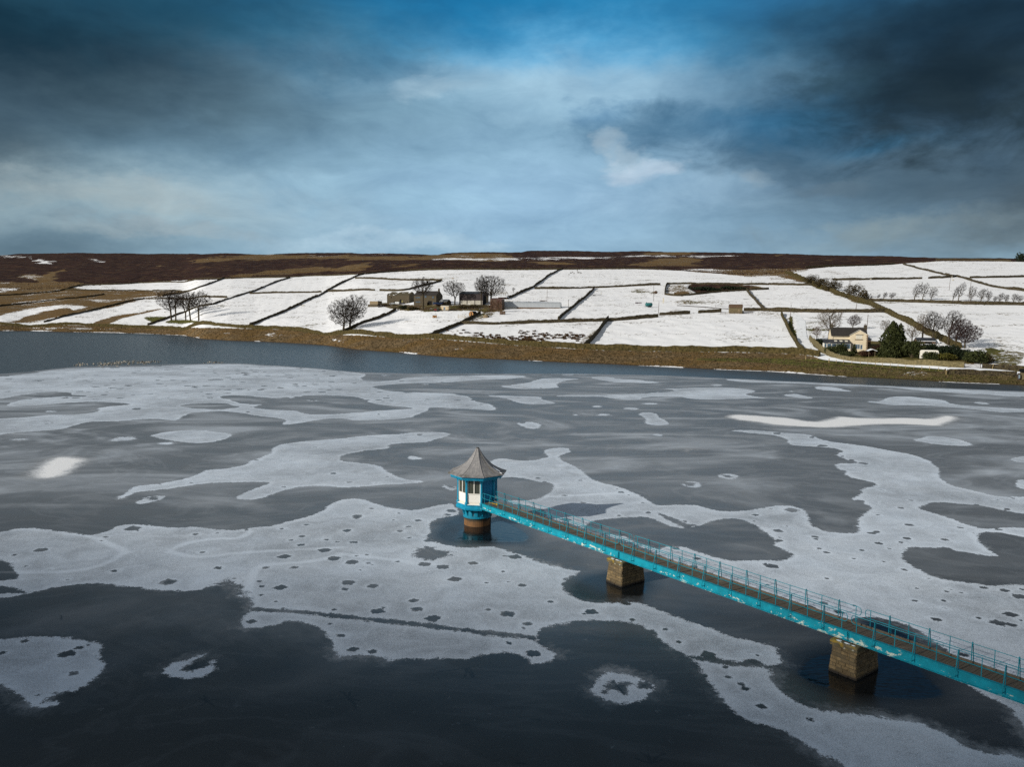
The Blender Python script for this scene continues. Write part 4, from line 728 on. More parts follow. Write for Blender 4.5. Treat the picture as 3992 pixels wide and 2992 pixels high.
TP = lake_pt(1860, 2044); P1 = lake_pt(2437, 2269); P2 = lake_pt(3327, 2614)
BD = P2-TP; B_YAW = math.atan2(BD[1], BD[0]); BD = BD/np.hypot(*BD)
D1 = float(np.dot(P1-TP, BD)); D2 = float(np.dot(P2-TP, BD)); D3 = D2+(D2-D1)
DECK = 2.62
def oct_ring(R, z, k0=0.5): return [(R*math.cos((k+k0)*math.pi/4), R*math.sin((k+k0)*math.pi/4), z) for k in range(8)]
def oct_stack(prof):
    m = MB(); v = []
    for R, z in prof: v += oct_ring(R, z)
    f = [(j*8+i, j*8+(i+1) % 8, j*8+8+(i+1) % 8, j*8+8+i) for j in range(len(prof)-1) for i in range(8)]
    f += [tuple(range(8))[::-1], tuple(range((len(prof)-1)*8, len(prof)*8))]
    return m.add(v, f)
def build_tower():
    t = thing('valve_tower', 'bright blue octagonal valve tower with a flared pointed grey roof rising from the ice', 'tower', (TP[0], TP[1], 0), B_YAW)
    MB().lathe([(1.34, -1.2), (1.32, 0.0), (1.30, 0.92)], 40).build('caisson', M_rust, t, smooth=False)
    dr = MB().lathe([(1.38, 0.84), (1.43, 0.86), (1.43, 0.96), (1.38, 0.98), (1.38, 1.80), (1.40, 1.84)], 40).build('drum', M_teal, t)
    for k in range(16):
        a = (k+0.5)*math.pi/8; b = MB()
        b.prism([(1.36, -0.055, 1.12), (1.44, -0.055, 1.12), (1.50, -0.055, 1.42), (1.66, -0.055, 1.66), (1.84, -0.055, 1.80), (1.36, -0.055, 1.80)], (0, 0.11, 0))
        b.xf(Matrix.Rotation(a, 4, 'Z')); b.build('bracket', M_teal, dr)
    oct_stack([(1.92, 1.80), (2.16, 1.86), (2.20, 2.02), (2.20, 2.12), (2.02, 2.30), (2.16, 2.34), (2.14, 2.40)]).build('balcony_skirt', M_blue, t)
    RB = 1.98; ap = RB*math.cos(math.pi/8); wd = 2*RB*math.sin(math.pi/8)
    Z0, Z1 = 2.40, 5.02
    oct_stack([(RB-0.10, 2.30), (RB-0.10, Z1+0.1)]).build('wall', M_bluedk, t)
    for k in range(8):
        a = k*math.pi/4; M = Matrix.Rotation(a, 4, 'Z')      # face normal along local +x
        # corner post with base block, capital and eaves bracket
        c = math.pi/8; pm = Matrix.Rotation(a+c, 4, 'Z'); q = MB()
        q.lathe([(0.20, Z0-0.02), (0.20, Z0+0.16), (0.16, Z0+0.22), (0.125, Z0+0.26), (0.115, Z1-0.55), (0.135, Z1-0.52), (0.135, Z1-0.42), (0.115, Z1-0.40), (0.12, Z1)], 8, 0.39)
        q.prism([(0.08, -0.05, Z1-0.45), (0.16, -0.05, Z1-0.36), (0.22, -0.05, Z1-0.16), (0.46, -0.05, Z1-0.02), (0.46, -0.05, Z1+0.06), (0.08, -0.05, Z1+0.06)], (0, 0.10, 0))
        for s in (-1, 1):
            kk = len(q.v); q.prism([(0.02, 0.08, Z1-0.40), (0.02, 0.16, Z1-0.34), (0.02, 0.20, Z1-0.14), (0.02, 0.40, Z1-0.02), (0.02, 0.40, Z1+0.04), (0.02, 0.08, Z1+0.04)], (0.06, 0, 0))
            if s < 0: q.xf(Matrix.Diagonal((1, -1, 1, 1)), kk)
            q.xf(Matrix.Rotation(s*c*0.9, 4, 'Z'), kk)
        q.xf(pm @ Matrix.Translation((RB-0.03, 0, 0))); q.build('corner_post', M_blue, t)
        x0 = ap-0.115; hw = wd/2-0.12
        if k in (0, 1):
            d = MB()
            for j in range(7): d.box(x0, x0+0.05+0.012*(j % 2), -hw+j*2*hw/7, -hw+(j+1)*2*hw/7-0.012, Z0, Z1)
            d.xf(M); d.build('boarded_door' if k == 0 else 'boarded_panel', M_bluedk, t)
        else:
            f = MB(); zs = Z0+1.12
            for yy in (-hw, hw-0.06): f.box(x0, x0+0.10, yy, yy+0.06, Z0+0.14, Z1)
            f.box(x0, x0+0.10, -0.045, 0.045, zs, Z1); f.box(x0, x0+0.11, -hw+0.06, hw-0.06, zs-0.09, zs); f.box(x0, x0+0.10, -hw+0.06, hw-0.06, Z1-0.07, Z1)
            f.xf(M); fo = f.build('window_frame', M_white, t)
            MB().box(x0-0.01, x0+0.03, -hw+0.05, hw-0.05, zs-0.05, Z1-0.03).xf(M).build('window_pane', M_glass, fo)
            pn = MB().box(-0.01, 0.065, -hw+0.06, hw-0.06, 0.0, 0.93).xf(M @ Matrix.Translation((x0, 0, 0))).build('lower_panel', M_panel, t); pn.location.z = Z0+0.11
            MB().prism([(x0-0.02, -hw-0.05, Z0), (x0+0.24, -hw-0.05, Z0), (x0+0.24, -hw-0.05, Z0+0.04), (x0+0.02, -hw-0.05, Z0+0.13)], (0, 2*hw+0.10, 0)).xf(M).build('sill', M_panel if False else M_white, t)
    # eaves board with a row of ring ornaments
    fm = oct_stack([(2.68, Z1+0.06), (2.74, Z1+0.10), (2.80, Z1+0.27), (2.60, Z1+0.30)])
    for k in range(8):
        a = k*math.pi/4; apx = 2.70*math.cos(math.pi/8); w2 = 2.70*math.sin(math.pi/8)
        for j in range(12):
            yy = -w2+(j+0.5)*2*w2/12; kk = len(fm.v)
            n = 8; vs = []
            for r in (0.085, 0.045):
                for xx in (0, 0.03): vs += [(apx+xx, yy+r*math.cos(6.283*i/n), Z1+0.02+r*math.sin(6.283*i/n)) for i in range(n)]
            fs = []
            for i in range(n):
                i2 = (i+1) % n
                fs += [(i, i2, n+i2, n+i), (2*n+i, 3*n+i, 3*n+i2, 2*n+i2), (n+i, n+i2, 3*n+i2, 3*n+i), (i, 2*n+i, 2*n+i2, i2)]
            fm.add(vs, fs); fm.xf(Matrix.Rotation(a, 4, 'Z'), kk)
    fm.build('eaves_board', M_blue, t)
    # concave tent roof
    prof = [(2.78, 5.30), (3.02, 5.335), (3.03, 5.40), (2.55, 5.55), (2.05, 5.78), (1.58, 6.06), (1.18, 6.38), (0.84, 6.74), (0.55, 7.12), (0.32, 7.48), (0.17, 7.76), (0.12, 7.82)]
    rf = oct_stack(prof).build('roof', M_slate, t)
    rg = MB()
    for k in range(8):
        a = (k+0.5)*math.pi/4; ln = [(r*math.cos(a), r*math.sin(a), z+0.012) for r, z in prof[2:]]
        rg.path(ln, 0.022, 4)
    rg.build('hip_strip', M_slate, rf)
    MB().lathe([(0.13, 7.80), (0.16, 7.83), (0.13, 7.87), (0.03, 7.88)], 10).build('finial', M_dark, rf)
    # a strip of snow left on the shaded side of the roof
    sn = MB(); a0, a1 = 0.62, 0.95
    for (b0, b1, i0, i1, off) in ((0.50, 0.74, 3, 4.6, 0.03), (0.42, 0.50, 2.35, 2.9, 0.02)):
        def pr(i):
            j = min(int(i), len(prof)-2); q = i-j; return (prof[j][0]*(1-q)+prof[j+1][0]*q, prof[j][1]*(1-q)+prof[j+1][1]*q)
        vs = []; n = 7
        for g in range(n):
            fr = g/(n-1); (r, z) = pr(i0+(i1-i0)*fr); wv = 0.5+0.5*math.sin(fr*3.14)
            for s in (0, 0.5, 1):
                aa = b0+(b1-b0)*(0.5+(s-0.5)*wv); rr = r*math.cos(math.pi/8)/math.cos(((aa+math.pi/8) % (math.pi/4))-math.pi/8+0.0) if False else r*math.cos(math.pi/8)/math.cos(abs((aa % (math.pi/4)))-0 if aa < math.pi/8 else abs(aa-math.pi/4))
                vs.append((rr*math.cos(aa), rr*math.sin(aa), z+off+(0.05 if s == 0.5 else 0)))
        sn.add(vs, [(g*3+s, g*3+s+1, g*3+s+4, g*3+s+3) for g in range(n-1) for s in (0, 1)])
    sn.build('snow_patch', M_snow, rf)
    # drain pipe down the shaded side
    a = math.radians(38); px_, py_ = 1.50*math.cos(a), 1.50*math.sin(a)
    MB().path([(px_, py_, 1.8), (px_, py_, 1.0), (px_*0.94, py_*0.94, 0.9), (px_*0.94, py_*0.94, -0.3)], 0.045, 6).build('pipe', M_dark, t)
    lm = MB().lathe([(0.02, 0.30), (0.16, 0.26), (0.20, 0.10), (0.14, 0.0), (0.02, -0.02)], 10).xf(Matrix.Translation((1.55, 1.30, 2.72)))
    lm.lathe([(0.02, 0.36), (0.12, 0.34), (0.10, 0.05), (0.02, 0.0)], 10); lm.xf(Matrix.Translation((1.72, 0.95, 2.78)), len(lm.v)-40)
    lm.build('white_float', M_white, t)
    return t
build_tower()

def build_bridge():
    t = thing('footbridge', 'long turquoise girder footbridge with peeling paint leading from the shore to the valve tower', 'footbridge', (TP[0], TP[1], 0), B_YAW)
    hw = 0.80; rnd = random.Random(11)
    spans = [(1.92, D1), (D1+0.03, D2), (D2+0.03, D3)]
    for si, (a, b) in enumerate(spans):
        for s in (-1, 1):
            g = MB(); y = s*hw
            g.box(a, b, y-0.02, y+0.02, -0.53, -0.02); g.box(a, b, y-0.13, y+0.13, -0.56, -0.53); g.box(a, b, y-0.12, y+0.12, -0.02, 0.012)
            n = int((b-a)/2.44)
            for k in range(n+1): xx = a+0.02+(b-a-0.06)*k/n; g.box(xx, xx+0.02, min(y+0.02*s, y+0.10*s), max(y+0.02*s, y+0.10*s), -0.53, -0.02) if k in (0, n) else None
            o = g.build('girder', M_gird, t); o.location.z = DECK
        d = MB(); x = a
        while x < b-0.05:
            w_ = 0.17; z = rnd.uniform(-0.006, 0.006); d.box(x, min(x+w_, b), -hw+0.13, hw-0.13, DECK-0.05+z, DECK+0.005+z); x += w_+0.015
        d.build('deck', M_deck, t)
        tb = MB(); tb.box(a, b, hw-0.20, hw-0.125, DECK+0.016, DECK+0.13); tb.build('kerb_board', M_deck, t)
        L = b-a; n = 16; st = (L-0.9)/n
        for s in (-1, 1):
            y = s*(hw-0.02); zr = DECK+1.06; zm = DECK+0.55
            r = MB(); x0, x1 = a+0.12, b-0.12
            arc = lambda cx, cz, r_, a0, a1: [(cx+r_*math.cos(math.radians(a0+(a1-a0)*i/5)), y, cz+r_*math.sin(math.radians(a0+(a1-a0)*i/5))) for i in range(6)]
            loop = arc(x0+0.18, zr-0.18, 0.18, 180, 90)+arc(x1-0.18, zr-0.18, 0.18, 90, 0)+arc(x1-0.18, zm+0.18, 0.18, 0, -90)+arc(x0+0.18, zm+0.18, 0.18, -90, -180)
            loop.append(loop[0]); r.path(loop, 0.021, 5)
            r.build('handrail', M_rail, t)
            for k in range(n+1):
                x = a+0.45+st*k
                if x > D2+13.5: continue
                if k % 2 == 0:
                    MB().tube((x, y, DECK+0.0), (x, y, zr+0.03), 0.024, 0.022, 6).build('rail_post', M_rail, t)
                else:
                    m = MB(); yo = y+s*0.34
                    m.path([(x, y, DECK+0.0), (x, y, zr-0.02), (x, y+s*0.015, zr+0.04), (x, y+s*0.06, zr+0.055), (x, y+s*0.10, zr+0.02), (x, yo, DECK-0.27), (x, yo-s*0.02, DECK-0.31), (x, s*(hw+0.025), DECK-0.31)], 0.026, 6)
                    m.build('braced_post', M_rail, t)
    for xx in (D1, D2):
        for s in (-1, 1): MB().box(xx-0.34, xx+0.34, s*hw-0.16, s*hw+0.16, 2.0, DECK-0.565).build('bearing_plate', M_dark, t)
    return t
build_bridge()
def build_pier(d, label, lx, lz):
    c = TP+BD*d
    t = thing('bridge_pier', label, 'bridge pier', (c[0], c[1], 0), B_YAW, 'stone piers under the footbridge')
    zt = 1.66; m = MB(); a, b = 0.86, 1.30; a1, b1 = 0.72, 1.16
    # battered courses with slightly uneven faces
    n = 8; rnd = random.Random(int(d)); 
    for k in range(n):
        z0 = -1.2 if k == 0 else (k-0.0)*zt/n; z1 = (k+1)*zt/n
        f = lambda z: (a+(a1-a)*max(z, -1.2)/zt, b+(b1-b)*max(z, -1.2)/zt)
        (xa, ya), (xb, yb) = f(z0), f(z1); e = rnd.uniform(-0.012, 0.02)
        vs = [(-xa-e, -ya-e, z0), (xa+e, -ya-e, z0), (xa+e, ya+e, z0), (-xa-e, ya+e, z0), (-xb-e, -yb-e, z1), (xb+e, -yb-e, z1), (xb+e, yb+e, z1), (-xb-e, yb+e, z1)]
        m.add(vs, [(0, 3, 2, 1), (4, 5, 6, 7), (0, 1, 5, 4), (1, 2, 6, 5), (2, 3, 7, 6), (3, 0, 4, 7)])
    # rock-faced blocks standing a little proud of the core, each its own size
    for k in range(n):
        z0 = k*zt/n; z1 = (k+1)*zt/n-0.018; (xa, ya), (xb, yb) = f(z0), f(z1)
        for side in range(4):
            L = 2*(ya if side % 2 else xa); u0 = -L/2
            while u0 < L/2-0.05:
                u1 = min(L/2, u0+rnd.uniform(.38, .72)); u1 = L/2 if L/2-u1 < .22 else u1; pr = rnd.uniform(.012, .06); c0 = rnd.uniform(.01, .03); kk = len(m.v)
                o_ = (xa if side % 2 else ya); o1 = (xb if side % 2 else yb); sh = (o1-o_)
                m.add([(u0+.012, -o_, z0), (u1-.012, -o_, z0), (u1-.012, -o1, z1), (u0+.012, -o1, z1), (u0+c0+.012, -o_-pr, z0+c0), (u1-c0-.012, -o_-pr*rnd.uniform(.6, 1.2), z0+c0), (u1-c0-.012, -o1-pr*rnd.uniform(.6, 1.2), z1-c0), (u0+c0+.012, -o1-pr, z1-c0)], [(4, 5, 6, 7), (0, 1, 5, 4), (1, 2, 6, 5), (2, 3, 7, 6), (3, 0, 4, 7)])
                m.xf(Matrix.Rotation(side*math.pi/2, 4, 'Z'), kk); u0 = u1
    m.build('shaft', M_pier, t)
    cp = MB().box(-0.88, 0.88, -1.30, 1.30, zt, zt+0.34).build('cap_stone', M_cap, t, bevel=0.04)
    sn = MB(); rnd = random.Random(int(d*3))
    for (x0, x1, y0, y1) in ((-0.55, -0.2, -1.25, -0.98), (-0.1, 0.35, -1.22, -1.0), (0.4, 0.7, -1.2, -1.05)):
        k = 9; vs = [((x0+x1)/2+(x1-x0)/2*math.cos(6.283*i/k)*rnd.uniform(0.7, 1.1), (y0+y1)/2+(y1-y0)/2*math.sin(6.283*i/k)*rnd.uniform(0.7, 1.1), zt+0.345) for i in range(k)]
        sn.add(vs+[((x0+x1)/2, (y0+y1)/2, zt+0.375)], [(i, (i+1) % k, k) for i in range(k)])
    sn.build('snow_patch', M_snow, t)
build_pier(D1, 'square stone bridge pier nearer the blue tower, with a plain mossy cap', 0, 0)
build_pier(D2, 'square stone bridge pier nearest the camera, with yellow lichen on its cap', 0, 0)
o = thing('marker_post', 'small yellow tipped rod lying on the walkway beside the tower door', 'marker', (TP[0]+BD[0]*2.9, TP[1]+BD[1]*2.9, DECK+0.01), B_YAW)
MB().tube((-0.75, -0.1, 0.04), (0.55, 0.0, 0.07), 0.022).build('rod', M_yel, o); MB().box(0.5, 0.58, -0.05, 0.05, 0.0, 0.26).build('tip', M_yel, o)
# ------------------------------------------------------------------ dry stone walls
def _dry(n, p):
    P = n.pos(); v = n.vor(n.mapping(P, (1.6, 1.6, 3.2)), 1.0, 'F1', 'Color'); d = n.vor(n.mapping(P, (1.6, 1.6, 3.2)), 1.0, 'DISTANCE_TO_EDGE')
    f = n.noise(P, 1.2, 5)
    c = n.mix(n.sep(v)[0], (0.028, 0.023, 0.017), (0.115, 0.092, 0.055))
    c = n.mix(n.math('MULTIPLY', n.step(f, 0.52, 0.68), 0.7), c, (0.075, 0.070, 0.022))
    c = n.mix(n.step(d, 0.05, 0.0), c, (0.010, 0.009, 0.007))
    n.put(p.inputs['Base Color'], c); p.inputs['Roughness'].default_value = 0.95; p.inputs['Specular IOR Level'].default_value = 0.1
    n.put(p.inputs['Normal'], n.bump(n.step(d, 0.0, 0.2), 0.8, 0.15))
M_dry = material('dry_stone', _dry)
def _moss(n, p):
    P = n.pos(); f = n.noise(P, 0.9, 6, 0.7)
    c = n.mix(n.step(f, 0.34, 0.66), (0.032, 0.027, 0.011), (0.100, 0.078, 0.032))
    n.put(p.inputs['Base Color'], c); p.inputs['Roughness'].default_value = 0.95; p.inputs['Specular IOR Level'].default_value = 0.1
    n.put(p.inputs['Normal'], n.bump(f, 0.8, 0.3))
M_moss = material('grassed_stone', _moss)
def wall(label, txt, h=1.5, wd=0.7, mat=None, cat='wall', name='dry_stone_wall', seed=0, rag=0.10, step=1.1):
    P = [hit(*q) for q in pts(txt)]
    rnd = random.Random(len(txt)*7+seed)
    q = [Vector((p.x, p.y, 0)) for p in P]; line = []
    q2 = chaikin(np.array([(p.x, p.y) for p in q]), 2, False) if len(q) > 2 else np.array([(p.x, p.y) for p in q])
    for a, b in zip(q2[:-1], q2[1:]):
        L = float(np.hypot(*(b-a))); n = max(1, int(L/step))
        line += [a+(b-a)*i/n for i in range(n)]
    line.append(q2[-1]); line = np.array(line)
    z = height(line[:, 0], line[:, 1]); o = (line[0][0], line[0][1], float(z[0]))
    t = np.gradient(line, axis=0); t /= np.maximum(np.hypot(t[:, 0], t[:, 1]), 1e-6)[:, None]; nx = np.stack([-t[:, 1], t[:, 0]], 1)
    m = MB(); vs = []; sag = 0.0
    for i in range(len(line)):
        sag += rnd.gauss(0, 0.06); sag *= 0.9
        hh = h*(1+sag)+rnd.uniform(-rag, rag); w_ = wd*(1+rnd.uniform(-0.1, 0.1))
        for (s, k) in ((-0.55, -0.5), (-0.46, 0.45*hh), (-0.36, 0.86*hh), (-0.2, hh+rnd.uniform(-rag, rag)*0.5), (0.2, hh+rnd.uniform(-rag, rag)*0.5), (0.36, 0.86*hh), (0.46, 0.45*hh), (0.55, -0.5)):
            j = rnd.uniform(-0.04, 0.04)
            vs.append((line[i][0]+nx[i][0]*(s*w_+j)-o[0], line[i][1]+nx[i][1]*(s*w_+j)-o[1], z[i]+k-o[2]))
    n = len(line); fs = [(i*8+k, i*8+k+1, i*8+9+k, i*8+8+k) for i in range(n-1) for k in range(7)]+[tuple(range(8)), tuple(range((n-1)*8, n*8))[::-1]]
    m.add(vs, fs); ob = m.build(name, mat or M_dry); ob.location = o
    setp(ob, label=label, category=cat, group='dry stone walls dividing the snowy fields'); return ob
WALLS = [
 ('long mossy shore wall along the top of the grassy bank, from the left edge to the snowy lane', '1 -1500,806 -600,806 0,812 500,815 1000,825 1500,832 2000,840 2212,845 2 300,855 500,885 750,895 1100,915 1500,930 1900,960 2212,985 3 300,1005 700,1025 1200,1040 1700,1045 2212,1050 4 330,1067 450,1090', 2.1, 0.9, 1),
 ('leftmost field wall, climbing from the shore wall to the corner left of the five bare trees', '1 380,793 620,727 930,657 1150,602 1250,590', 1.5, .7, 0),
 ('level wall passing behind the five bare trees by the shore', '1 1255,590 1500,587 1700,582 1958,580', 1.5, .7, 0),
 ('crooked wall behind the tops of the five bare trees, rising to the moor edge', '1 1400,565 1560,540 1700,502 1800,468 1940,410', 1.5, .7, 0),
 ('wall running up right from the feet of the five bare trees to a broken gap', '1 1275,815 1450,757 1600,697 1800,648 1828,638', 1.6, .8, 0),
 ('wall continuing above the gap right of the five bare trees, up to the moor', '1 1835,640 2060,562 2212,520 2 130,457 290,407', 1.5, .7, 0),
 ('topmost level wall on the left, under the long white strip field below the heather', '1 565,512 900,520 1300,517 1690,507', 1.5, .7, 0),
 ('short level wall left of the pair of leaning bare trees, meeting the long diagonal wall', '2 -60,545 100,541 300,537 560,532', 1.5, .7, 0),
 ('long diagonal wall left of the pair of leaning bare trees, from shore to moor', '2 -60,822 0,803 200,718 370,638 500,577 600,527 720,462 850,397 930,377', 1.6, .8, 0),
 ('short level wall above the pair of leaning bare trees, ending at a field gap', '2 600,525 800,521 1020,518', 1.6, .7, 0),
 ('wall from the field gap curving up behind the stone barn roof', '2 1062,520 1250,523 1330,508 1480,468 1590,438', 1.6, .7, 0),
 ('high level wall above the stone barn, joining the long diagonal wall', '2 852,414 1100,420 1400,430 1600,434', 1.6, .7, 0),
 ('wall climbing from the pair of leaning bare trees to the farmyard', '2 760,875 900,807 1060,757 1200,688', 1.6, .8, 0),
 ('wall climbing from the shore to the arched wooden pod, right of the wire fence', '2 1465,928 1600,872 1740,817 1850,757 1930,717', 1.6, .8, 0),
 ('long level wall between the polytunnel field and the tussock-spotted field', '2 1755,808 2000,811 2212,808 3 400,792 800,782 1000,770 1250,747', 1.7, .8, 0),
 ('short low wall right of the polytunnel field wall, ending at the field gateway', '3 1262,730 1400,725 1525,718', 1.5, .7, 0),
 ('short wall between the field gateway and the small stone hut', '3 1597,712 1700,708 1795,703', 1.6, .8, 0),
 ('level wall from the small stone hut across the lane top to the overgrown diagonal wall', '3 1990,694 2212,693 4 110,702 500,708 900,708 1050,706', 1.8, .8, 0),
 ('dark wall rising to the right of the polytunnel green door', '3 390,768 530,648 620,583 700,500', 1.6, .8, 0),
 ('dark wall rising from the farm sheds past the polytunnel to the moor edge', '3 -60,590 0,573 100,518 180,493 260,423 380,348 425,334', 1.6, .8, 0),
 ('level wall above the teal tanker field, ending at the snowy track gap', '3 185,503 450,503 700,495 1000,481 1270,470', 1.6, .8, 0),
 ('short upright wall end on the left of the old quarry hollow', '3 1330,462 1312,500 1310,548', 1.4, .7, 0),
 ('high wall along the back of the old quarry hollow, running on to the hedge bushes', '3 1325,464 1550,459 1800,467 2212,468 4 0,468 200,470 385,474', 1.5, .7, 0),
 ('low dark wall along the front lip of the old quarry hollow', '3 1310,552 1400,567 1560,557 1700,538 2000,517 2205,507', 1.2, .7, 0),
 ('wall dropping from the right end of the quarry hollow towards the lane top', '3 2010,512 2080,592 2140,662 2180,690', 1.6, .8, 0),
 ('wall dividing the tussock-spotted field from the wide white field above the shore', '3 610,1013 665,962 725,892 790,802 820,772', 1.7, .9, 0),
 ('long overgrown diagonal wall on the right, from the moor past the hedge bushes to the garden trees', '4 160,367 340,432 500,502 700,582 850,622 1000,692 1080,732 1250,812 1400,892 1550,962 1650,1012', 2.0, 2.2, 1),
 ('level wall right of the hedge bushes with pale sheep in front, ending at a gap', '4 560,427 750,427 1000,422 1333,416', 1.5, .7, 0),
 ('short wall between the gap and the upper right diagonal wall', '4 1387,414 1570,407 1640,397', 1.5, .7, 0),
 ('upper right diagonal wall, curving down from the moor edge to the right border', '4 1170,291 1350,342 1550,387 1700,412 1850,462 2000,497 2212,522 2500,560', 1.7, .9, 0),
 ('short level wall at the right border between the two uppermost right fields', '4 1745,410 1900,407 2212,402 2450,398', 1.6, .8, 0),
 ('level wall under the row of wind-bent saplings', '4 862,608 1100,613 1400,623 1700,638 2000,641 2212,643 2500,650', 1.8, .9, 0),
 ('wall along the left side of the snowy lane', '4 120,722 170,832 230,942 290,1032 325,1064', 1.7, 1.0, 1),
 ('curved stone garden wall along the lane below the cream house', '4 365,940 400,980 450,1028 560,1098 700,1126 850,1136 1000,1143 1300,1162 1500,1174 1695,1184', 1.7, .8, 2),
 ('wall on the moor skyline at the upper right above the highest white field', '4 1450,252 1600,254 1850,257 2100,262', 1.9, .8, 0),
 ('low wall crossing the brown rough grazing at the far left', '1 -400,590 0,562 250,545 500,528 690,475', 1.4, .7, 0),
 ('low wall between the brown grazing and the snow-streaked pasture on the left', '1 -200,700 150,632 420,605 700,580 900,552', 1.3, .7, 0),
 ('low wall at the lower right behind the flat snowy yard', '4 1850,1188 2000,1196 2212,1210 2500,1222', 1.7, .8, 0),
 ('low retaining wall under the front edge of the flat snowy yard', '4 1546,1238 1700,1242 1900,1250 2150,1262', 1.5, .6, 0),
 ('dark intake wall along the foot of the heather above the farm fields', '2 940,376 1200,352 1400,339 1700,337 2212,339 3 430,334', 1.5, 1.2, 0),
 ('dark intake wall along the foot of the heather above the quarry field', '3 440,336 700,334 900,331 1250,330', 1.4, 1.2, 0),
 ('dark intake wall along the moor foot above the long white strip on the left', '1 690,470 1000,467 1300,442 1900,417 2212,407 2 290,405 500,387 860,378', 1.4, 1.0, 0),
 ('dark intake wall along the moor foot above the upper right fields', '4 330,322 700,307 1100,290', 1.6, 1.0, 0),
]
M_gwall = plain('garden_wall_stone', (0.20, 0.165, 0.085), (0.10, 0.085, 0.045), 1.5, 0.9, 0.1, 0.6, lo=0.3, hi=0.7)
for i, (lb, tx, h_, w_, k) in enumerate(WALLS):
    wall(lb, tx, h_*1.18, w_*1.1, (M_dry, M_moss, M_gwall)[k], name='garden_wall' if k == 2 else 'dry_stone_wall', seed=i, step=1.1 if h_ < 2 else 1.4)
# snowy lane: a thin sheet on the ground
def ribbon(name, txt, widths, mat, lift=0.16):
    P = [hit(*q) for q in pts(txt)]; c = np.array([(p.x, p.y) for p in P]); n = len(c)
    ws = np.interp(np.linspace(0, 1, 60), np.linspace(0, 1, n), widths)
    c = chaikin(c, 3, False); k = np.linspace(0, len(c)-1, 60); c = np.stack([np.interp(k, np.arange(len(c)), c[:, i]) for i in (0, 1)], 1)
    t = np.gradient(c, axis=0); t /= np.hypot(t[:, 0], t[:, 1])[:, None]; nx = np.stack([-t[:, 1], t[:, 0]], 1)
    vs = []
    for i in range(60):
        for s in (-0.5, -0.17, 0.17, 0.5):
            q = c[i]+nx[i]*ws[i]*s; vs.append((q[0], q[1], float(height(q[0], q[1]))+lift))
    m = MB().add(vs, [(i*4+j, i*4+j+1, i*4+5+j, i*4+4+j) for i in range(59) for j in range(3)]); o = m.build(name, mat, smooth=True); o['kind'] = 'structure'; return o
def _lane(n, p):
    P = n.pos(); f = n.noise(n.mapping(P, (0.5, 0.5, 0.5)), 1.0, 6, 0.7)
    n.put(p.inputs['Base Color'], n.mix(n.step(f, 0.58, 0.66), (0.84, 0.87, 0.91), (0.16, 0.13, 0.09))); p.inputs['Roughness'].default_value = 0.9
M_lane = material('snowed_lane', _lane)
ribbon('road', '4 160,712 235,728 290,775 290,860 300,940 345,1010 430,1075 520,1112 700,1132 900,1147 1100,1158 1300,1172 1540,1190', [3.5, 4, 4.5, 4.5, 4.5, 5, 5, 4.5, 3.6, 3.2, 3.2, 3.2, 3.5], M_lane)
ribbon('yard', '4 1540,1203 1700,1203 1850,1208 2000,1220 2160,1236 2300,1246', [5, 6.0, 6.5, 6, 4.5, 4], M_snow, 0.2)

# ------------------------------------------------------------------ trees
M_bark = plain('grey_brown_bark', (0.085, 0.068, 0.042), (0.045, 0.036, 0.024), 3.0, 0.9, 0.1)
M_twig = plain('bare_twigs', (0.040, 0.030, 0.022), (0.026, 0.020, 0.016), 1.0, 0.9, 0.1)
M_twigp = plain('purple_twigs', (0.055, 0.034, 0.032), (0.038, 0.024, 0.024), 1.0, 0.9, 0.1)
M_twigt = plain('tan_twigs', (0.13, 0.095, 0.055), (0.085, 0.062, 0.036), 1.0, 0.9, 0.1)
M_twigr = plain('russet_twigs', (0.12, 0.055, 0.03), (0.08, 0.04, 0.022), 1.0, 0.9, 0.1)
def leafmat(name, a, b): return plain(name, a, b, 1.1, 0.75, 0.2, lo=0.3, hi=0.7)
M_ever = leafmat('evergreen_leaves', (0.050, 0.058, 0.016), (0.022, 0.029, 0.009)); M_gold = leafmat('yellow_green_leaves', (0.095, 0.085, 0.014), (0.05, 0.05, 0.010)); M_dkgr = leafmat('dark_green_leaves', (0.017, 0.026, 0.010), (0.008, 0.013, 0.006)); M_brn = leafmat('brown_hedge_leaves', (0.062, 0.046, 0.018), (0.028, 0.022, 0.010)); M_rus = leafmat('russet_leaves', (0.06, 0.026, 0.014), (0.03, 0.014, 0.009))
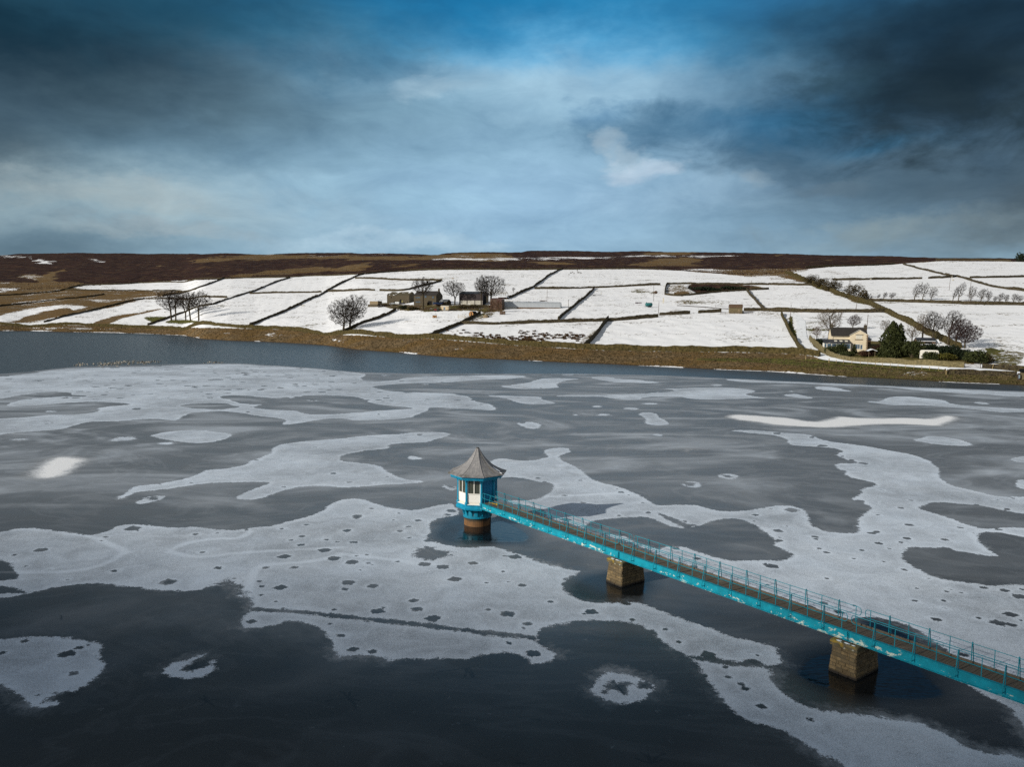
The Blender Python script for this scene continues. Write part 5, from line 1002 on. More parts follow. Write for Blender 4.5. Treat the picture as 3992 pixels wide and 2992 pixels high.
def seg_mesh(name, segs, mat, parent, n):
    A = np.array([s[0] for s in segs]); B = np.array([s[1] for s in segs]); R0 = np.array([s[2] for s in segs]); R1 = np.array([s[3] for s in segs])
    d = B-A; d /= np.maximum(np.linalg.norm(d, axis=1), 1e-6)[:, None]
    ref = np.where(np.abs(d[:, 2:3]) > 0.9, np.array([[1., 0, 0]]), np.array([[0, 0, 1.]])); a = np.cross(d, ref); a /= np.linalg.norm(a, axis=1)[:, None]; b = np.cross(d, a)
    k = len(segs); V = np.empty((k, 2*n, 3))
    for i in range(n):
        w_ = a*math.cos(6.2832*i/n)+b*math.sin(6.2832*i/n); V[:, i] = A+w_*R0[:, None]; V[:, n+i] = B+w_*R1[:, None]
    q = np.array([(i, (i+1) % n, n+(i+1) % n, n+i) for i in range(n)]); Q = (q[None]+(np.arange(k)*2*n)[:, None, None]).reshape(-1, 4)
    me = bpy.data.meshes.new(name); me.vertices.add(k*2*n); me.vertices.foreach_set('co', V.astype(np.float32).ravel())
    me.loops.add(Q.size); me.loops.foreach_set('vertex_index', Q.astype(np.int32).ravel()); me.polygons.add(len(Q)); me.polygons.foreach_set('loop_start', np.arange(0, Q.size, 4, dtype=np.int32))
    me.update(calc_edges=True); me.materials.append(mat); o = bpy.data.objects.new(name, me); COL.objects.link(o); o.parent = parent; return o
from mathutils import kdtree
def bare_tree(label, base, Ht, Wd, seed, lean=0.0, tilt=0.0, trunk=0.28, lev=7, fork=0, up=0.12, twig=None, bark=None, fine=1.0, flat=1.0, group='bare winter trees', name='bare_tree', low=0.2):
    """grow limbs towards points spread through the crown, thicken them by what they carry, then dress the ends with twigs"""
    rnd = random.Random(seed*13+5); N = {5: 140, 6: 300, 7: 720, 8: 1050}[lev]
    zb = Ht*low*0.8; zc = (Ht+zb)/2; rz = (Ht-zb)/2; rx = Wd/2; A = []
    lm = [(rnd.uniform(0, 6.28), rnd.uniform(-.6, 1), rnd.uniform(.75, 1.05)) for _ in range(9)]
    while len(A) < N:
        v = Vector((rnd.gauss(0, 1), rnd.gauss(0, 1), rnd.gauss(0, 1))).normalized(); q = rnd.random()**0.42
        k = 0.80+0.20*max(w_*max(0, v.dot(Vector((math.cos(a), math.sin(a), z)).normalized()))**6 for a, z, w_ in lm)
        p = v*(q*k); zz = p.z; 
        if zz < -0.5: p.x *= .8; p.y *= .8
        z = zc+p.z*rz; A.append(Vector((p.x*rx+lean*(z-zb)*0.75+tilt*min(z, Ht*trunk), p.y*rx, z)))
    D = Ht*0.031; nodes = []; par = []
    def addn(p, q): nodes.append(p); par.append(q); return len(nodes)-1
    k0 = addn(Vector((0, 0, 0)), -1); tops = [k0]; z = D
    ztop = max(zb+rz*0.35, Ht*trunk)
    dirs = [(tilt+lean*.2, 0)] if not fork else [(-.30+tilt, 0), (.32+tilt, .05)]
    wob = rnd.uniform(-.06, .06)
    zf = ztop*(.55 if fork else 2); cur = k0
    while nodes[cur].z < min(zf, ztop): p = nodes[cur]; cur = addn(p+Vector((tilt+wob*math.sin(p.z), wob*math.cos(p.z*1.3), 1)).normalized()*D, cur)
    if fork:
        for dx, dy in dirs:
            c = cur
            while nodes[c].z < ztop: c = addn(nodes[c]+Vector((dx, dy, 1)).normalized()*D, c)
    live = A[:]
    for it in range(80):
        if not live: break
        kd = kdtree.KDTree(len(nodes))
        for i, p in enumerate(nodes): kd.insert(p, i)
        kd.balance(); pull = {}; keep = []
        for a in live:
            co, i, d = kd.find(a)
            if d < D*1.25: continue
            keep.append(a); v = pull.get(i); w_ = (a-co)/d; pull[i] = w_ if v is None else v+w_
        live = keep
        if not pull: break
        for i, v in pull.items():
            d = v.normalized()+Vector((rnd.gauss(0, .16), rnd.gauss(0, .16), rnd.gauss(0, .12)+up*.6)); 
            if par[i] >= 0: d += (nodes[i]-nodes[par[i]]).normalized()*0.55
            addn(nodes[i]+d.normalized()*D, i)
        if len(nodes) > 5200: break
    n = len(nodes); cnt = [0.0]*n; kids = [0]*n
    tipr = 0.012+0.0011*Ht
    for i in range(n-1, 0, -1):
        if kids[i] == 0: cnt[i] = tipr**2.35
        cnt[par[i]] += cnt[i]; kids[par[i]] += 1
    R = [c**(1/2.35) for c in cnt]; R0 = Ht*0.027; ksc = R0/max(R[0], 1e-6)
    R = [max(tipr, tipr+(r-tipr)*min(ksc*R[0]/max(R[0]-tipr, 1e-6), 1.6)) for r in R]
    t = thing(name, label, 'tree', base, 0, group); big = [((0, 0, -.5), (0, 0, .02*Ht), R[0]*1.55, R[0]*1.15)]; small = []; thr = R[0]*0.33
    for i in range(1, n):
        a, b = nodes[par[i]], nodes[i]; (big if R[i] > thr else small).append((tuple(a), tuple(b), min(R[par[i]], R[i]*1.35), R[i]))
        if R[i] < tipr*2.6:
            d = (b-a).normalized()
            for _ in range(int(3.6*fine+rnd.random())):
                ax = Vector((rnd.gauss(0, 1)+lean*.7, rnd.gauss(0, 1), rnd.gauss(0, .7)+.25)).normalized(); e = b+(d*.9+ax).normalized()*D*rnd.uniform(.6, 1.7)
                small.append((tuple(b), tuple(e), tipr*.9, tipr*.5))
                if rnd.random() < .6:
                    f = b.lerp(e, .55); ax = Vector((rnd.gauss(0, 1), rnd.gauss(0, 1), rnd.gauss(0, 1))).normalized(); small.append((tuple(f), tuple(f+((e-b).normalized()*.7+ax*.8)*D*.7), tipr*.7, tipr*.45))
    seg_mesh('trunk', big, bark or M_bark, t, 6); seg_mesh('crown', small, twig or M_twig, t, 3); return t
def btree(label, sheet, bx, by, top, width, seed, **k):
    p = H(sheet, bx, by); m = mpp(p)/SH[sheet][2]; return bare_tree(label, p, (by-top)*m*1.02, width*m, seed, **k)
CL = 'clump of five bare trees by the shore'
btree('thickest of the five bare trees, at their left end', '1', 1478, 772, 492, 250, 1, group=CL, fine=1.5, tilt=-0.06, lean=-0.15, trunk=.30)
btree('slim second bare tree from the left in the clump of five', '1', 1516, 770, 498, 170, 2, group=CL, fine=1.5, trunk=.34, low=.3)
btree('middle bare tree of the clump of five, forking into a wide V', '1', 1602, 772, 520, 190, 3, group=CL, fine=1.5, fork=1, trunk=.30, low=.3)
btree('fourth of the five bare trees, leaning left over its neighbour', '1', 1643, 775, 515, 200, 4, group=CL, fine=1.5, tilt=-0.10, trunk=.32, low=.3)
btree('right end tree of the five bare trees, a low branch reaching right', '1', 1714, 776, 500, 210, 5, group=CL, fine=1.5, trunk=.30, lean=.12, low=.25)
PR = 'pair of large bare trees leaning together by the shore wall'
btree('broad left tree of the leaning pair by the shore wall, its trunk slanting right', '2', 745, 878, 572, 330, 6, group=PR, fine=1.5, tilt=0.14, lean=-0.05, trunk=.24, low=.08, lev=8)
btree('taller right tree of the leaning pair by the shore wall, crown swept right', '2', 803, 852, 540, 290, 7, group=PR, fine=1.5, tilt=0.08, lean=0.28, trunk=.24, low=.10, lev=8)
FT = 'bare trees standing round the farm'
btree('bare farm tree with a thin domed crown in front of the old farmhouse', '2', 1436, 675, 395, 205, 8, group=FT, fine=1.5, trunk=.42, low=.42)
btree('flat-topped bare farm tree with a forked trunk between shepherd hut and black barn', '2', 1709, 640, 420, 225, 9, group=FT, fine=1.5, fork=1, tilt=0.05, lean=-.12, trunk=.30, low=.28, lev=7)
btree('slender bare farm tree standing right in front of the black barn', '2', 1938, 655, 388, 150, 10, group=FT, fine=1.5, trunk=.42, low=.38)
btree('tallest round-crowned bare farm tree at the right end of the black barn', '2', 2022, 650, 368, 265, 11, group=FT, fine=1.5, trunk=.32, low=.22, lev=8)
for i, (x, b_, tp, w_, lb) in enumerate([(2030, 702, 590, 70, 'brown twiggy shrub below the rust shed, left one of two'), (2088, 702, 585, 75, 'brown twiggy shrub below the rust shed, right one beside the crate hut')]):
    btree(lb, '2', x, b_, tp, w_, 20+i, group='twiggy shrubs by the farm', name='shrub', lev=6, trunk=.16, low=0.02, up=.3, twig=M_twigr, fine=1.4)
btree('thin bare sapling between the steel frame and the rising wall behind the polytunnel', '3', 4, 535, 485, 40, 23, group='twiggy shrubs by the farm', name='sapling', lev=5, trunk=.3, up=.4)
SR = 'wind-bent saplings along the wall on the right'
sap = [(950, 587, 40, 28, .5, 'tiniest sapling at the left end of the wind-bent row, beside the hedge bushes'), (1000, 592, 66, 36, .5, 'second sapling from the left in the wind-bent row, slim and leaning'), (1065, 592, 62, 55, .4, 'third sapling from the left in the wind-bent row, low and spreading'),
 (1265, 603, 168, 95, .45, 'tall ragged sapling leaning right, left one of the trio in mid row'), (1335, 606, 166, 60, .3, 'tall narrow sapling in the middle of the trio in mid row'), (1410, 602, 122, 85, .25, 'shorter broad sapling on the right of the trio in mid row'),
 (1598, 608, 135, 45, .35, 'narrow sapling left of the wiggly tallest sapling, between the two poles'), (1645, 608, 176, 70, .3, 'tallest wiggly sapling between the two poles in the wind-bent row'), (1752, 613, 145, 75, .15, 'dense dark sapling beside the right-hand pole of the row'), (1840, 615, 125, 85, .25, 'open sapling just right of the dense dark one by the pole'), (1900, 618, 106, 50, .2, 'upright slim sapling right of the open one'), (1957, 617, 55, 35, .2, 'small sapling in the gap towards the right end of the row'), (2000, 622, 90, 62, .3, 'feathery sapling fifth from the right end of the row'), (2052, 624, 78, 45, .25, 'small feathery sapling fourth from the right end of the row'), (2120, 625, 92, 55, .25, 'leaning sapling crossed by a pale board near the right border'), (2165, 625, 72, 55, .3, 'last sapling at the right end of the wind-bent row')]
for i, (x, y, h_, w_, ln, lb) in enumerate(sap): btree(lb, '4', x, y, y-h_, w_*1.15, 40+i, group=SR, name='sapling', lev=6, trunk=.20, low=.06, lean=ln, tilt=ln*.25, up=.45, fine=1.3, twig=M_twig)
GT = 'bare garden trees around the cream house'
btree('large pale bare tree rising behind the left end of the cream house', '4', 525, 945, 648, 250, 60, group=GT, fork=0, tilt=.12, trunk=.26, low=.18, twig=M_twigt, fine=.9)
btree('small purple bare tree behind the roof of the cream house', '4', 735, 850, 718, 130, 61, group=GT, lean=.25, trunk=.2, low=.1, twig=M_twigp, fine=1.2)
btree('small russet bare tree left of the cream house by the lane', '4', 425, 940, 815, 95, 62, group=GT, trunk=.25, low=.15, twig=M_twigr, lev=6)
btree('pale straggly bare tree left of the big conifer', '4', 1015, 900, 755, 120, 63, group=GT, trunk=.2, low=.1, twig=M_twigt, lev=6, up=.3)
btree('hazy bare tree directly right of the big conifer', '4', 1245, 960, 800, 150, 64, group=GT, trunk=.22, low=.12, twig=M_twigt, lev=6, fine=1.3)
btree('pale bare tree behind the dark-roofed shed, left of the single dark trunk', '4', 1335, 955, 705, 140, 65, group=GT, trunk=.28, low=.2, twig=M_twigt, lev=7)
btree('bare tree with a single straight dark trunk in front of the overgrown wall', '4', 1427, 960, 682, 180, 66, group=GT, fine=1.5, trunk=.30, low=.2, up=.25)
btree('tall bare tree leaning right with a plumed top above the garden', '4', 1555, 985, 675, 190, 67, group=GT, fine=1.5, lean=.25, tilt=.05, trunk=.30, low=.2, up=.2)
btree('dense dark bare tree right of the plumed one, broad and low', '4', 1625, 1005, 745, 220, 68, group=GT, fine=1.5, lean=.25, trunk=.26, low=.15, twig=M_twigp, lev=8)
btree('purple bare tree at the right end of the garden, swept towards the open field', '4', 1700, 1015, 800, 240, 69, group=GT, fine=1.5, lean=.35, trunk=.24, low=.1, twig=M_twigp, lev=8)
# ---- leafy bushes and conifers: many small leaf faces in lumpy shells round visible stems
def bush(label, p, w_, h_, seed, mat, n=900, group='garden bushes', name='bush', cat='bush', cone=False, dp=None, size=0.26, spires=1):
    rnd = np.random.RandomState(seed); dp = dp or w_*0.8; C = []
    lumps = [(rnd.uniform(-.32, .32)*w_, rnd.uniform(-.3, .3)*dp, rnd.uniform(.25, .62)*h_, rnd.uniform(.22, .36)) for _ in range(9)]
    if cone:
        for s in range(spires):
            ox = 0 if s == 0 else w_*0.20; hh = h_*(1 if s == 0 else 0.95); k = n if s == 0 else n//3; wr = 1.0 if s == 0 else 0.62
            z = rnd.beta(1.1, 1.7, k); a = rnd.uniform(0, 6.283, k); lob = 0.66+0.20*np.sin(a*3+z*9)+0.18*np.sin(a*7+z*23+s)+0.08*np.sin(a*13+z*51)
            r = (1-z)**0.66*lob*(0.6+0.4*np.sqrt(rnd.rand(k)))*wr; r = r*np.where(z < .12, .75+z*2, 1)
            C.append(np.stack([ox+r*np.cos(a)*w_/2, r*np.sin(a)*dp/2, z*hh], 1))
    else:
        per = n//len(lumps)
        for lx, ly, lz, lr in lumps:
            v = rnd.normal(size=(per, 3)); v /= np.linalg.norm(v, axis=1)[:, None]; v *= (0.55+0.5*rnd.rand(per, 1)**.6)
            C.append(np.array([lx, ly, lz])+v*np.array([lr*w_, lr*dp, min(lr*h_*1.15, lz*1.05)]))
    C = np.concatenate(C); C[:, 2] = np.maximum(C[:, 2], 0.02); k = len(C)
    a = rnd.normal(size=(k, 3)); a /= np.linalg.norm(a, axis=1)[:, None]; b = np.cross(a, rnd.normal(size=(k, 3))); b /= np.linalg.norm(b, axis=1)[:, None]
    s = size*rnd.uniform(.6, 1.5, (k, 1)); V = np.stack([C-a*s, C+b*s*.7, C+a*s, C-b*s*.7], 1).reshape(-1, 3)
    t = thing(name, label, cat, p, 0, group)
    me = bpy.data.meshes.new('foliage'); me.vertices.add(4*k); me.vertices.foreach_set('co', V.astype(np.float32).ravel()); me.loops.add(4*k); me.loops.foreach_set('vertex_index', np.arange(4*k, dtype=np.int32)); me.polygons.add(k); me.polygons.foreach_set('loop_start', np.arange(0, 4*k, 4, dtype=np.int32)); me.update(calc_edges=True); me.materials.append(mat)
    o = bpy.data.objects.new('foliage', me); COL.objects.link(o); o.parent = t
    sg = [((0, 0, -.3), (0, 0, h_*(.9 if cone else .3)), .05*w_**.5, .02)]+[((0, 0, 0), (lx, ly, lz), .04*w_**.5, .015) for lx, ly, lz, lr in lumps[:6] if not cone]
    seg_mesh('trunk' if cone else 'stem', sg, M_bark, t, 5); return t
def gbush(label, sheet, bx, by, w_, h_, seed, mat, **k):
    p = H(sheet, bx, by); m = mpp(p)/SH[sheet][2]; return bush(label, p, w_*m, h_*m, seed, mat, **k)
HB = 'windswept hedge bushes along the overgrown diagonal wall'
gbush('uppermost tall hedge bush on the overgrown diagonal wall', '4', 378, 452, 126, 97, 1, M_brn, group=HB, n=1500, size=.34)
gbush('low hedge bush second down the overgrown diagonal wall', '4', 462, 486, 144, 94, 2, M_brn, group=HB, n=1500, size=.34)
gbush('widest hedge bush in the middle of the overgrown diagonal wall', '4', 568, 520, 180, 124, 3, M_brn, group=HB, n=1900, size=.34)
gbush('dark hedge bush behind the double pole', '4', 735, 580, 168, 128, 4, M_brn, group=HB, n=1700, size=.32)
gbush('lowest rounded hedge bush, beside the level wall of the saplings', '4', 830, 600, 120, 101, 5, M_brn, group=HB, n=1400, size=.30)
gbush('big dark conifer with a second spire beside the cream house', '4', 1070, 1090, 330, 312, 6, M_ever, name='conifer', cat='tree', cone=True, n=9000, size=.30, spires=2, group='garden evergreens')
gbush('small dark conical shrub against the front of the cream house', '4', 748, 1062, 60, 88, 7, M_ever, name='conifer', cat='bush', cone=True, n=1200, size=.16, group='garden evergreens')
gbush('golden conical shrub at the left corner of the glazed lean-to', '4', 566, 1010, 40, 60, 8, M_gold, name='conifer', cat='bush', cone=True, n=700, size=.14, group='garden evergreens')
gbush('dark green bush in front of the glazed lean-to, left of the middle one', '4', 560, 1062, 130, 78, 9, M_ever, n=1500, size=.22); gbush('taller dark green bush in front of the middle of the glazed lean-to', '4', 632, 1068, 110, 105, 10, M_ever, n=1700, size=.22)
gbush('low green bush between the lean-to and the small conical shrub', '4', 690, 1082, 130, 52, 11, M_ever, n=1100, size=.2); gbush('blackish green hedge bush left of the cream house by the lane', '4', 475, 985, 110, 62, 12, M_dkgr, n=1400, size=.22)
gbush('russet bush right of the cream house corner', '4', 850, 1085, 100, 62, 13, M_rus, n=1000, size=.2); gbush('large dark evergreen bush at the foot of the big conifer, on its right', '4', 1240, 1100, 190, 175, 14, M_ever, n=3000, size=.26)
gbush('round green bush hiding the middle of the white caravan', '4', 1393, 1122, 125, 90, 15, M_ever, n=1900, size=.22); gbush('yellow-green bush just right of the white caravan', '4', 1555, 1118, 160, 75, 16, M_gold, n=1700, size=.22)
gbush('dark bush under the purple tree, right of the yellow-green one', '4', 1690, 1115, 180, 110, 17, M_dkgr, n=2200, size=.26); gbush('large round evergreen bush by the field gate', '4', 1800, 1145, 190, 128, 18, M_ever, n=2600, size=.26)
gbush('brown bush at the right end of the garden beside the open field', '4', 1885, 1145, 120, 100, 19, M_brn, n=1500, size=.24); gbush('dark brown hedge behind the white caravan', '4', 1400, 1065, 190, 100, 20, M_dkgr, n=1900, size=.26)
gbush('dark green hedge behind the garden, right of the caravan hedge', '4', 1570, 1065, 230, 90, 21, M_dkgr, n=2000, size=.26); gbush('dark clump of bushes on the skyline at the upper right border', '4', 2195, 268, 110, 88, 22, M_dkgr, n=1200, size=.6, group='skyline bushes')
gbush('reddish bush behind the snow-roofed garden canopy', '4', 925, 1065, 80, 90, 23, M_rus, n=1000, size=.2)
gbush('dark shrub in front of the farm barn, by the end of the yard wall', '2', 1255, 680, 80, 40, 24, M_dkgr, n=700, size=.25, group='farm shrubs'); gbush('clipped green hedge in front of the old farmhouse', '2', 1352, 688, 125, 42, 25, M_brn, n=1100, size=.25, group='farm shrubs', dp=3.0)
gbush('scrubby brown bush right of the shepherd hut', '2', 1760, 672, 110, 42, 26, M_brn, n=800, size=.22, group='farm shrubs'); gbush('scrubby dark bush under the slender farm tree', '2', 1880, 668, 130, 36, 27, M_brn, n=800, size=.22, group='farm shrubs')
gbush('dark scrub in the right part of the old quarry hollow', '3', 1900, 512, 230, 34, 28, M_dkgr, n=1300, size=.5, group='quarry scrub', dp=8.0); gbush('dark scrub in the left part of the old quarry hollow', '3', 1680, 520, 240, 40, 29, M_dkgr, n=1500, size=.5, group='quarry scrub', dp=8.0)
# ------------------------------------------------------------------ poles and fences
M_pole = plain('weathered_pole_timber', (0.11, 0.080, 0.055), (0.07, 0.05, 0.036), 3, 0.9); M_post = plain('new_fence_timber', (0.36, 0.27, 0.13), (0.24, 0.18, 0.09), 4, 0.85); M_wire = plain('fence_wire', (0.16, 0.15, 0.14), None, 4, 0.6); M_iron = plain('pole_iron', (0.06, 0.06, 0.06), None, 4, .6)
POLES = [('wooden pole rising behind the middle of the polytunnel', '3', 293, 614, 508, 0, 0), ('wooden pole left of the snowy track, above the teal tanker', '3', 1213, 609, 475, -.02, 0), ('wooden pole at the bend of the wall right of the teal tanker', '3', 1253, 718, 613, .03, 0), ('wooden pole by the right end of the quarry hollow', '3', 2048, 556, 432, .03, 0),
 ('short pole with a bushy head near the polytunnel green door', '3', 477, 668, 595, 0, 2), ('wooden pole beside the top of the snowy lane', '4', 195, 788, 640, .02, 0), ('double pole with crossarms in front of the hedge bushes', '4', 700, 575, 430, .09, 1), ('wooden pole leaning right below the hedge bushes', '4', 760, 692, 548, .11, 0),
 ('wooden pole behind the right-hand chimney of the cream house', '4', 852, 900, 728, .04, 0), ('wooden pole left of the narrow sapling on the right hillside', '4', 1566, 515, 392, .05, 0), ('wooden pole beside the dense dark sapling', '4', 1736, 606, 441, .06, 0)]
for lb, sh, x, y, tp, ln, k in POLES:
    p = H(sh, x, y); m = mpp(p)/SH[sh][2]; h_ = (y-tp)*m; t = thing('utility_pole', lb, 'pole', p, 0, 'wooden utility poles')
    t2 = Vector((ln*h_, 0, h_))
    MB().tube((0, 0, -.5), t2, .15, .11, 8).build('shaft', M_pole, t)
    if k == 1:
        MB().tube((-1.0-ln*.5, 0, -.5), t2+Vector((-.9, 0, -.5)), .15, .11, 8).build('shaft', M_pole, t)
        MB().box(t2.x-1.6, t2.x+.9, -.08, .08, h_-.45, h_-.25).build('crossarm', M_pole, t); MB().box(t2.x+.1, t2.x+.7, -.2, .25, h_*.62, h_*.72).build('transformer_box', M_iron, t)
    elif k == 2:
        mm = MB(); rr = random.Random(4)
        for _ in range(14): mm.tube(t2*.86, t2*.86+Vector((rr.uniform(-.8, .8), rr.uniform(-.5, .5), rr.uniform(-.2, 1.0))), .03, .015, 4)
        mm.build('bushy_head', M_twig, t)
    else:
        MB().box(t2.x-.05, t2.x+.05, -.05, .05, h_, h_+.28).build('insulator', M_iron, t)
def fence(label, posts, ph, mat, group, wires=(0.45, 0.9), pr=.06, rails=0, name='wire_fence', railmat=None, thick=()):
    P = [hit(*q) for q in posts]; o = P[0]; t = thing(name, label, 'fence', o, 0, group)
    for i, p in enumerate(P):
        k = 1.9 if i in thick else 1.0; q = p-o; MB().tube((q.x, q.y, q.z-.3), (q.x, q.y, q.z+ph*(1.25 if i in thick else 1)), pr*k, pr*k*.9, 6).build('fence_post', mat, t)
    m = MB()
    for z in wires:
        for a, b in zip(P[:-1], P[1:]):
            a = a-o+Vector((0, 0, z)); b = b-o+Vector((0, 0, z))
            if rails: m.prism([(a.x, a.y-.09, a.z-.06), (a.x, a.y-.05, a.z-.06), (a.x, a.y-.05, a.z+.06), (a.x, a.y-.09, a.z+.06)], b-a)
            else: m.tube(a, b, .008, .008, 3)
    m.build('rail' if rails else 'wire', railmat or (mat if rails else M_wire), t); return t
def line(sh, xs, y0, y1): x0, x1 = xs[0], xs[-1]; return [S(sh, x, y0+(y1-y0)*(x-x0)/max(x1-x0, 1e-6)) for x in xs]
lp = [(330, 1112), (375, 1114), (427, 1117), (530, 1138), (592, 1142), (655, 1145), (728, 1150), (800, 1155), (865, 1160), (930, 1167), (990, 1175), (1058, 1178), (1125, 1182), (1190, 1190), (1262, 1195), (1330, 1197), (1397, 1202), (1475, 1207), (1540, 1243)]
fence('pale timber post and wire fence along the snowy lane below the cream house', [S('4', *q) for q in lp], 1.25, M_post, 'field fences', wires=(.4, .75, 1.1), pr=.085, thick=(0, 3, 18))
fence('thin wire fence across the field below the farmhouse, left of the timber gate', line('2', list(range(1090, 1520, 27)), 756, 754)+line('2', list(range(1570, 1740, 27)), 754, 752), 1.3, M_pole, 'field fences', pr=.045)
fence('thin wire fence behind the polytunnel', line('3', list(range(20, 460, 32)), 600, 602), 1.3, M_pole, 'field fences', pr=.045)
fence('thin wire fence running past the teal tanker', line('3', list(range(575, 1150, 33)), 648, 642), 1.2, M_pole, 'field fences', pr=.045)
fence('low post and rail fence in front of the small stone hut', line('3', [1790, 1830, 1870, 1910, 1950, 1990, 2030, 2065], 722, 716), 1.3, M_pole, 'field fences', wires=(.4, .8, 1.2), rails=1, pr=.09, name='rail_fence')
fence('short post and rail fence beside the arched wooden pod', [S('g', x, y) for x, y in ((545, 1402), (610, 1398), (680, 1392), (745, 1388))], 1.1, M_post, 'field fences', wires=(.45, .95), rails=1, pr=.07, name='rail_fence')
fence('row of stakes along the top of the overgrown diagonal wall', [S('4', x, y) for x, y in ((905, 640), (940, 657), (975, 672), (1010, 690), (1050, 712), (1085, 730), (1130, 752), (1170, 775), (1220, 795))], 2.9, M_pole, 'field fences', wires=(2.5,), pr=.06)
fence('row of short stakes above the polytunnel field wall', line('3', [40, 140, 230, 330, 440, 560, 700, 780], 795, 772), 2.4, M_pole, 'field fences', wires=(2.1,), pr=.05)
fence('row of short stakes above the wall behind the cream house', line('4', [150, 230, 300, 380, 450, 520, 600, 680, 760, 840, 930], 695, 700), 2.6, M_pole, 'field fences', wires=(2.2,), pr=.05)
fence('weathered rails and posts of the stock pens in front of the black barn', [S('g', x, y) for x, y in ((330, 1090), (440, 1090), (560, 1095), (680, 1092), (800, 1095), (920, 1090), (1040, 1088), (1160, 1085))], 1.4, M_pole, 'field fences', wires=(.4, .8, 1.2), rails=1, pr=.09, name='rail_fence')
# ------------------------------------------------------------------ buildings and farm things
M_cream = plain('cream_render', (0.72, 0.62, 0.45), (0.65, 0.56, 0.41), 0.8, 0.85, 0.15)
M_rooft = stone_mat('stone_slates', (0.040, 0.034, 0.030), (0.026, 0.022, 0.020), 0.5, 0.28, mort=(0.012, 0.010, 0.009)); M_roofg = plain('grey_roof_sheet', (0.045, 0.05, 0.06), (0.03, 0.034, 0.042), 1.5, 0.5)
M_quoin = plain('brown_quoin_stone', (0.14, 0.085, 0.05), (0.09, 0.055, 0.035), 3, 0.9); M_chim = stone_mat('chimney_stone', (0.085, 0.065, 0.038), (0.05, 0.04, 0.026), 0.5, 0.25)
M_barn = stone_mat('barn_gritstone', (0.115, 0.088, 0.047), (0.065, 0.052, 0.032), 0.8, 0.32, mort=(0.05, 0.04, 0.025)); M_hut = stone_mat('hut_stone', (0.24, 0.185, 0.09), (0.19, 0.15, 0.075), 0.6, 0.3)
M_black = plain('black_and_indoor_shade', (0.010, 0.010, 0.010), None, 2, 0.8, 0.1); M_lint = plain('dark_lintel', (0.075, 0.055, 0.038), None, 3, 0.85)  # flat black; as sheets over openings it paints in the indoor shade
def _snroof(n, p):
    f = n.noise(n.obj(), 0.22, 5, 0.6)
    n.put(p.inputs['Base Color'], n.mix(n.step(f, 0.54, 0.57), (0.062, 0.052, 0.030), (0.82, 0.85, 0.9))); p.inputs['Roughness'].default_value = 0.9
M_snroof = material('part_snowed_slates', _snroof)
def _corr(c1, c2, sc=3.0):
    def b(n, p):
        x, y, z = n.sep(n.obj()); wv = n.wave(n.comb(n.math('ADD', x, y), 0.0, 0.0), sc); f = n.noise(n.obj(), 0.6, 5)
        n.put(p.inputs['Base Color'], n.mix(n.step(f, 0.35, 0.65), c1, c2)); p.inputs['Roughness'].default_value = 0.6
        n.put(p.inputs['Normal'], n.bump(wv, 0.5, 0.08))
    return b
M_choc = material('dark_brown_cladding', _corr((0.036, 0.022, 0.024), (0.024, 0.016, 0.018))); M_rustc = material('rusty_cladding', _corr((0.105, 0.055, 0.028), (0.06, 0.034, 0.02))); M_redc = material('dull_red_cladding', _corr((0.10, 0.045, 0.035), (0.07, 0.035, 0.03)))
M_conc = plain('pale_concrete', (0.50, 0.48, 0.42), (0.40, 0.38, 0.33), 0.8, 0.9); M_timb = plain('grey_timber', (0.26, 0.20, 0.12), (0.17, 0.13, 0.08), 2.5, 0.85); M_steel = plain('primed_steel', (0.10, 0.075, 0.03), None, 3, 0.6); M_blus = plain('blue_sheet', (0.012, 0.03, 0.085), (0.008, 0.02, 0.06), 1.2, 0.5)
M_wglass = plain('blue_reflecting_glass', (0.10, 0.16, 0.22), (0.04, 0.06, 0.09), 1.0, 0.1, 0.5); M_blind = plain('white_blind', (0.7, 0.66, 0.55), (0.6, 0.57, 0.48), 2, 0.7)
M_orange = plain('orange_brown_timber', (0.42, 0.22, 0.08), (0.30, 0.15, 0.055), 3, 0.75); M_brown = plain('brown_timber', (0.12, 0.075, 0.045), (0.08, 0.05, 0.03), 2, 0.85); M_rubber = plain('black_rubber', (0.015, 0.015, 0.015), None, 4, 0.8)
def gable_body(x0, x1, y0, y1, he, hr, z0=-0.6):
    ym = (y0+y1)/2; return MB().prism([(x0, y0, z0), (x0, y1, z0), (x0, y1, he), (x0, ym, hr), (x0, y0, he)], (x1-x0, 0, 0))
def gable_roof(x0, x1, y0, y1, he, hr, th=0.16, ov=0.25):
    ym = (y0+y1)/2; sl = (hr-he)/(ym-y0); m = MB()
    m.prism([(x0-ov, y0-ov, he-sl*ov), (x0-ov, ym, hr), (x0-ov, y1+ov, he-sl*ov), (x0-ov, y1+ov, he-sl*ov+th), (x0-ov, ym, hr+th*1.3), (x0-ov, y0-ov, he-sl*ov+th)], (x1-x0+2*ov, 0, 0)); return m
def window(t, x0, x1, z0, z1, y=0.0, fm=None, pm=None, mull=1, M=None):
    f = MB(); w_ = min(0.12, (x1-x0)*.14)
    f.box(x0, x1, y-.05, y+.06, z0, z0+w_); f.box(x0, x1, y-.05, y+.06, z1-w_, z1); f.box(x0, x0+w_, y-.05, y+.06, z0+w_, z1-w_); f.box(x1-w_, x1, y-.05, y+.06, z0+w_, z1-w_)
    for i in range(mull): xm = x0+(x1-x0)*(i+1)/(mull+1); f.box(xm-w_*.4, xm+w_*.4, y-.045, y+.06, z0+w_, z1-w_)
    if M is not None: f.xf(M)
    o = f.build('window', fm or M_white, t); g = MB().box(x0+.02, x1-.02, y-.015, y+.05, z0+.02, z1-.02)
    if M is not None: g.xf(M)
    g.build('pane', pm or M_wglass, o); return o
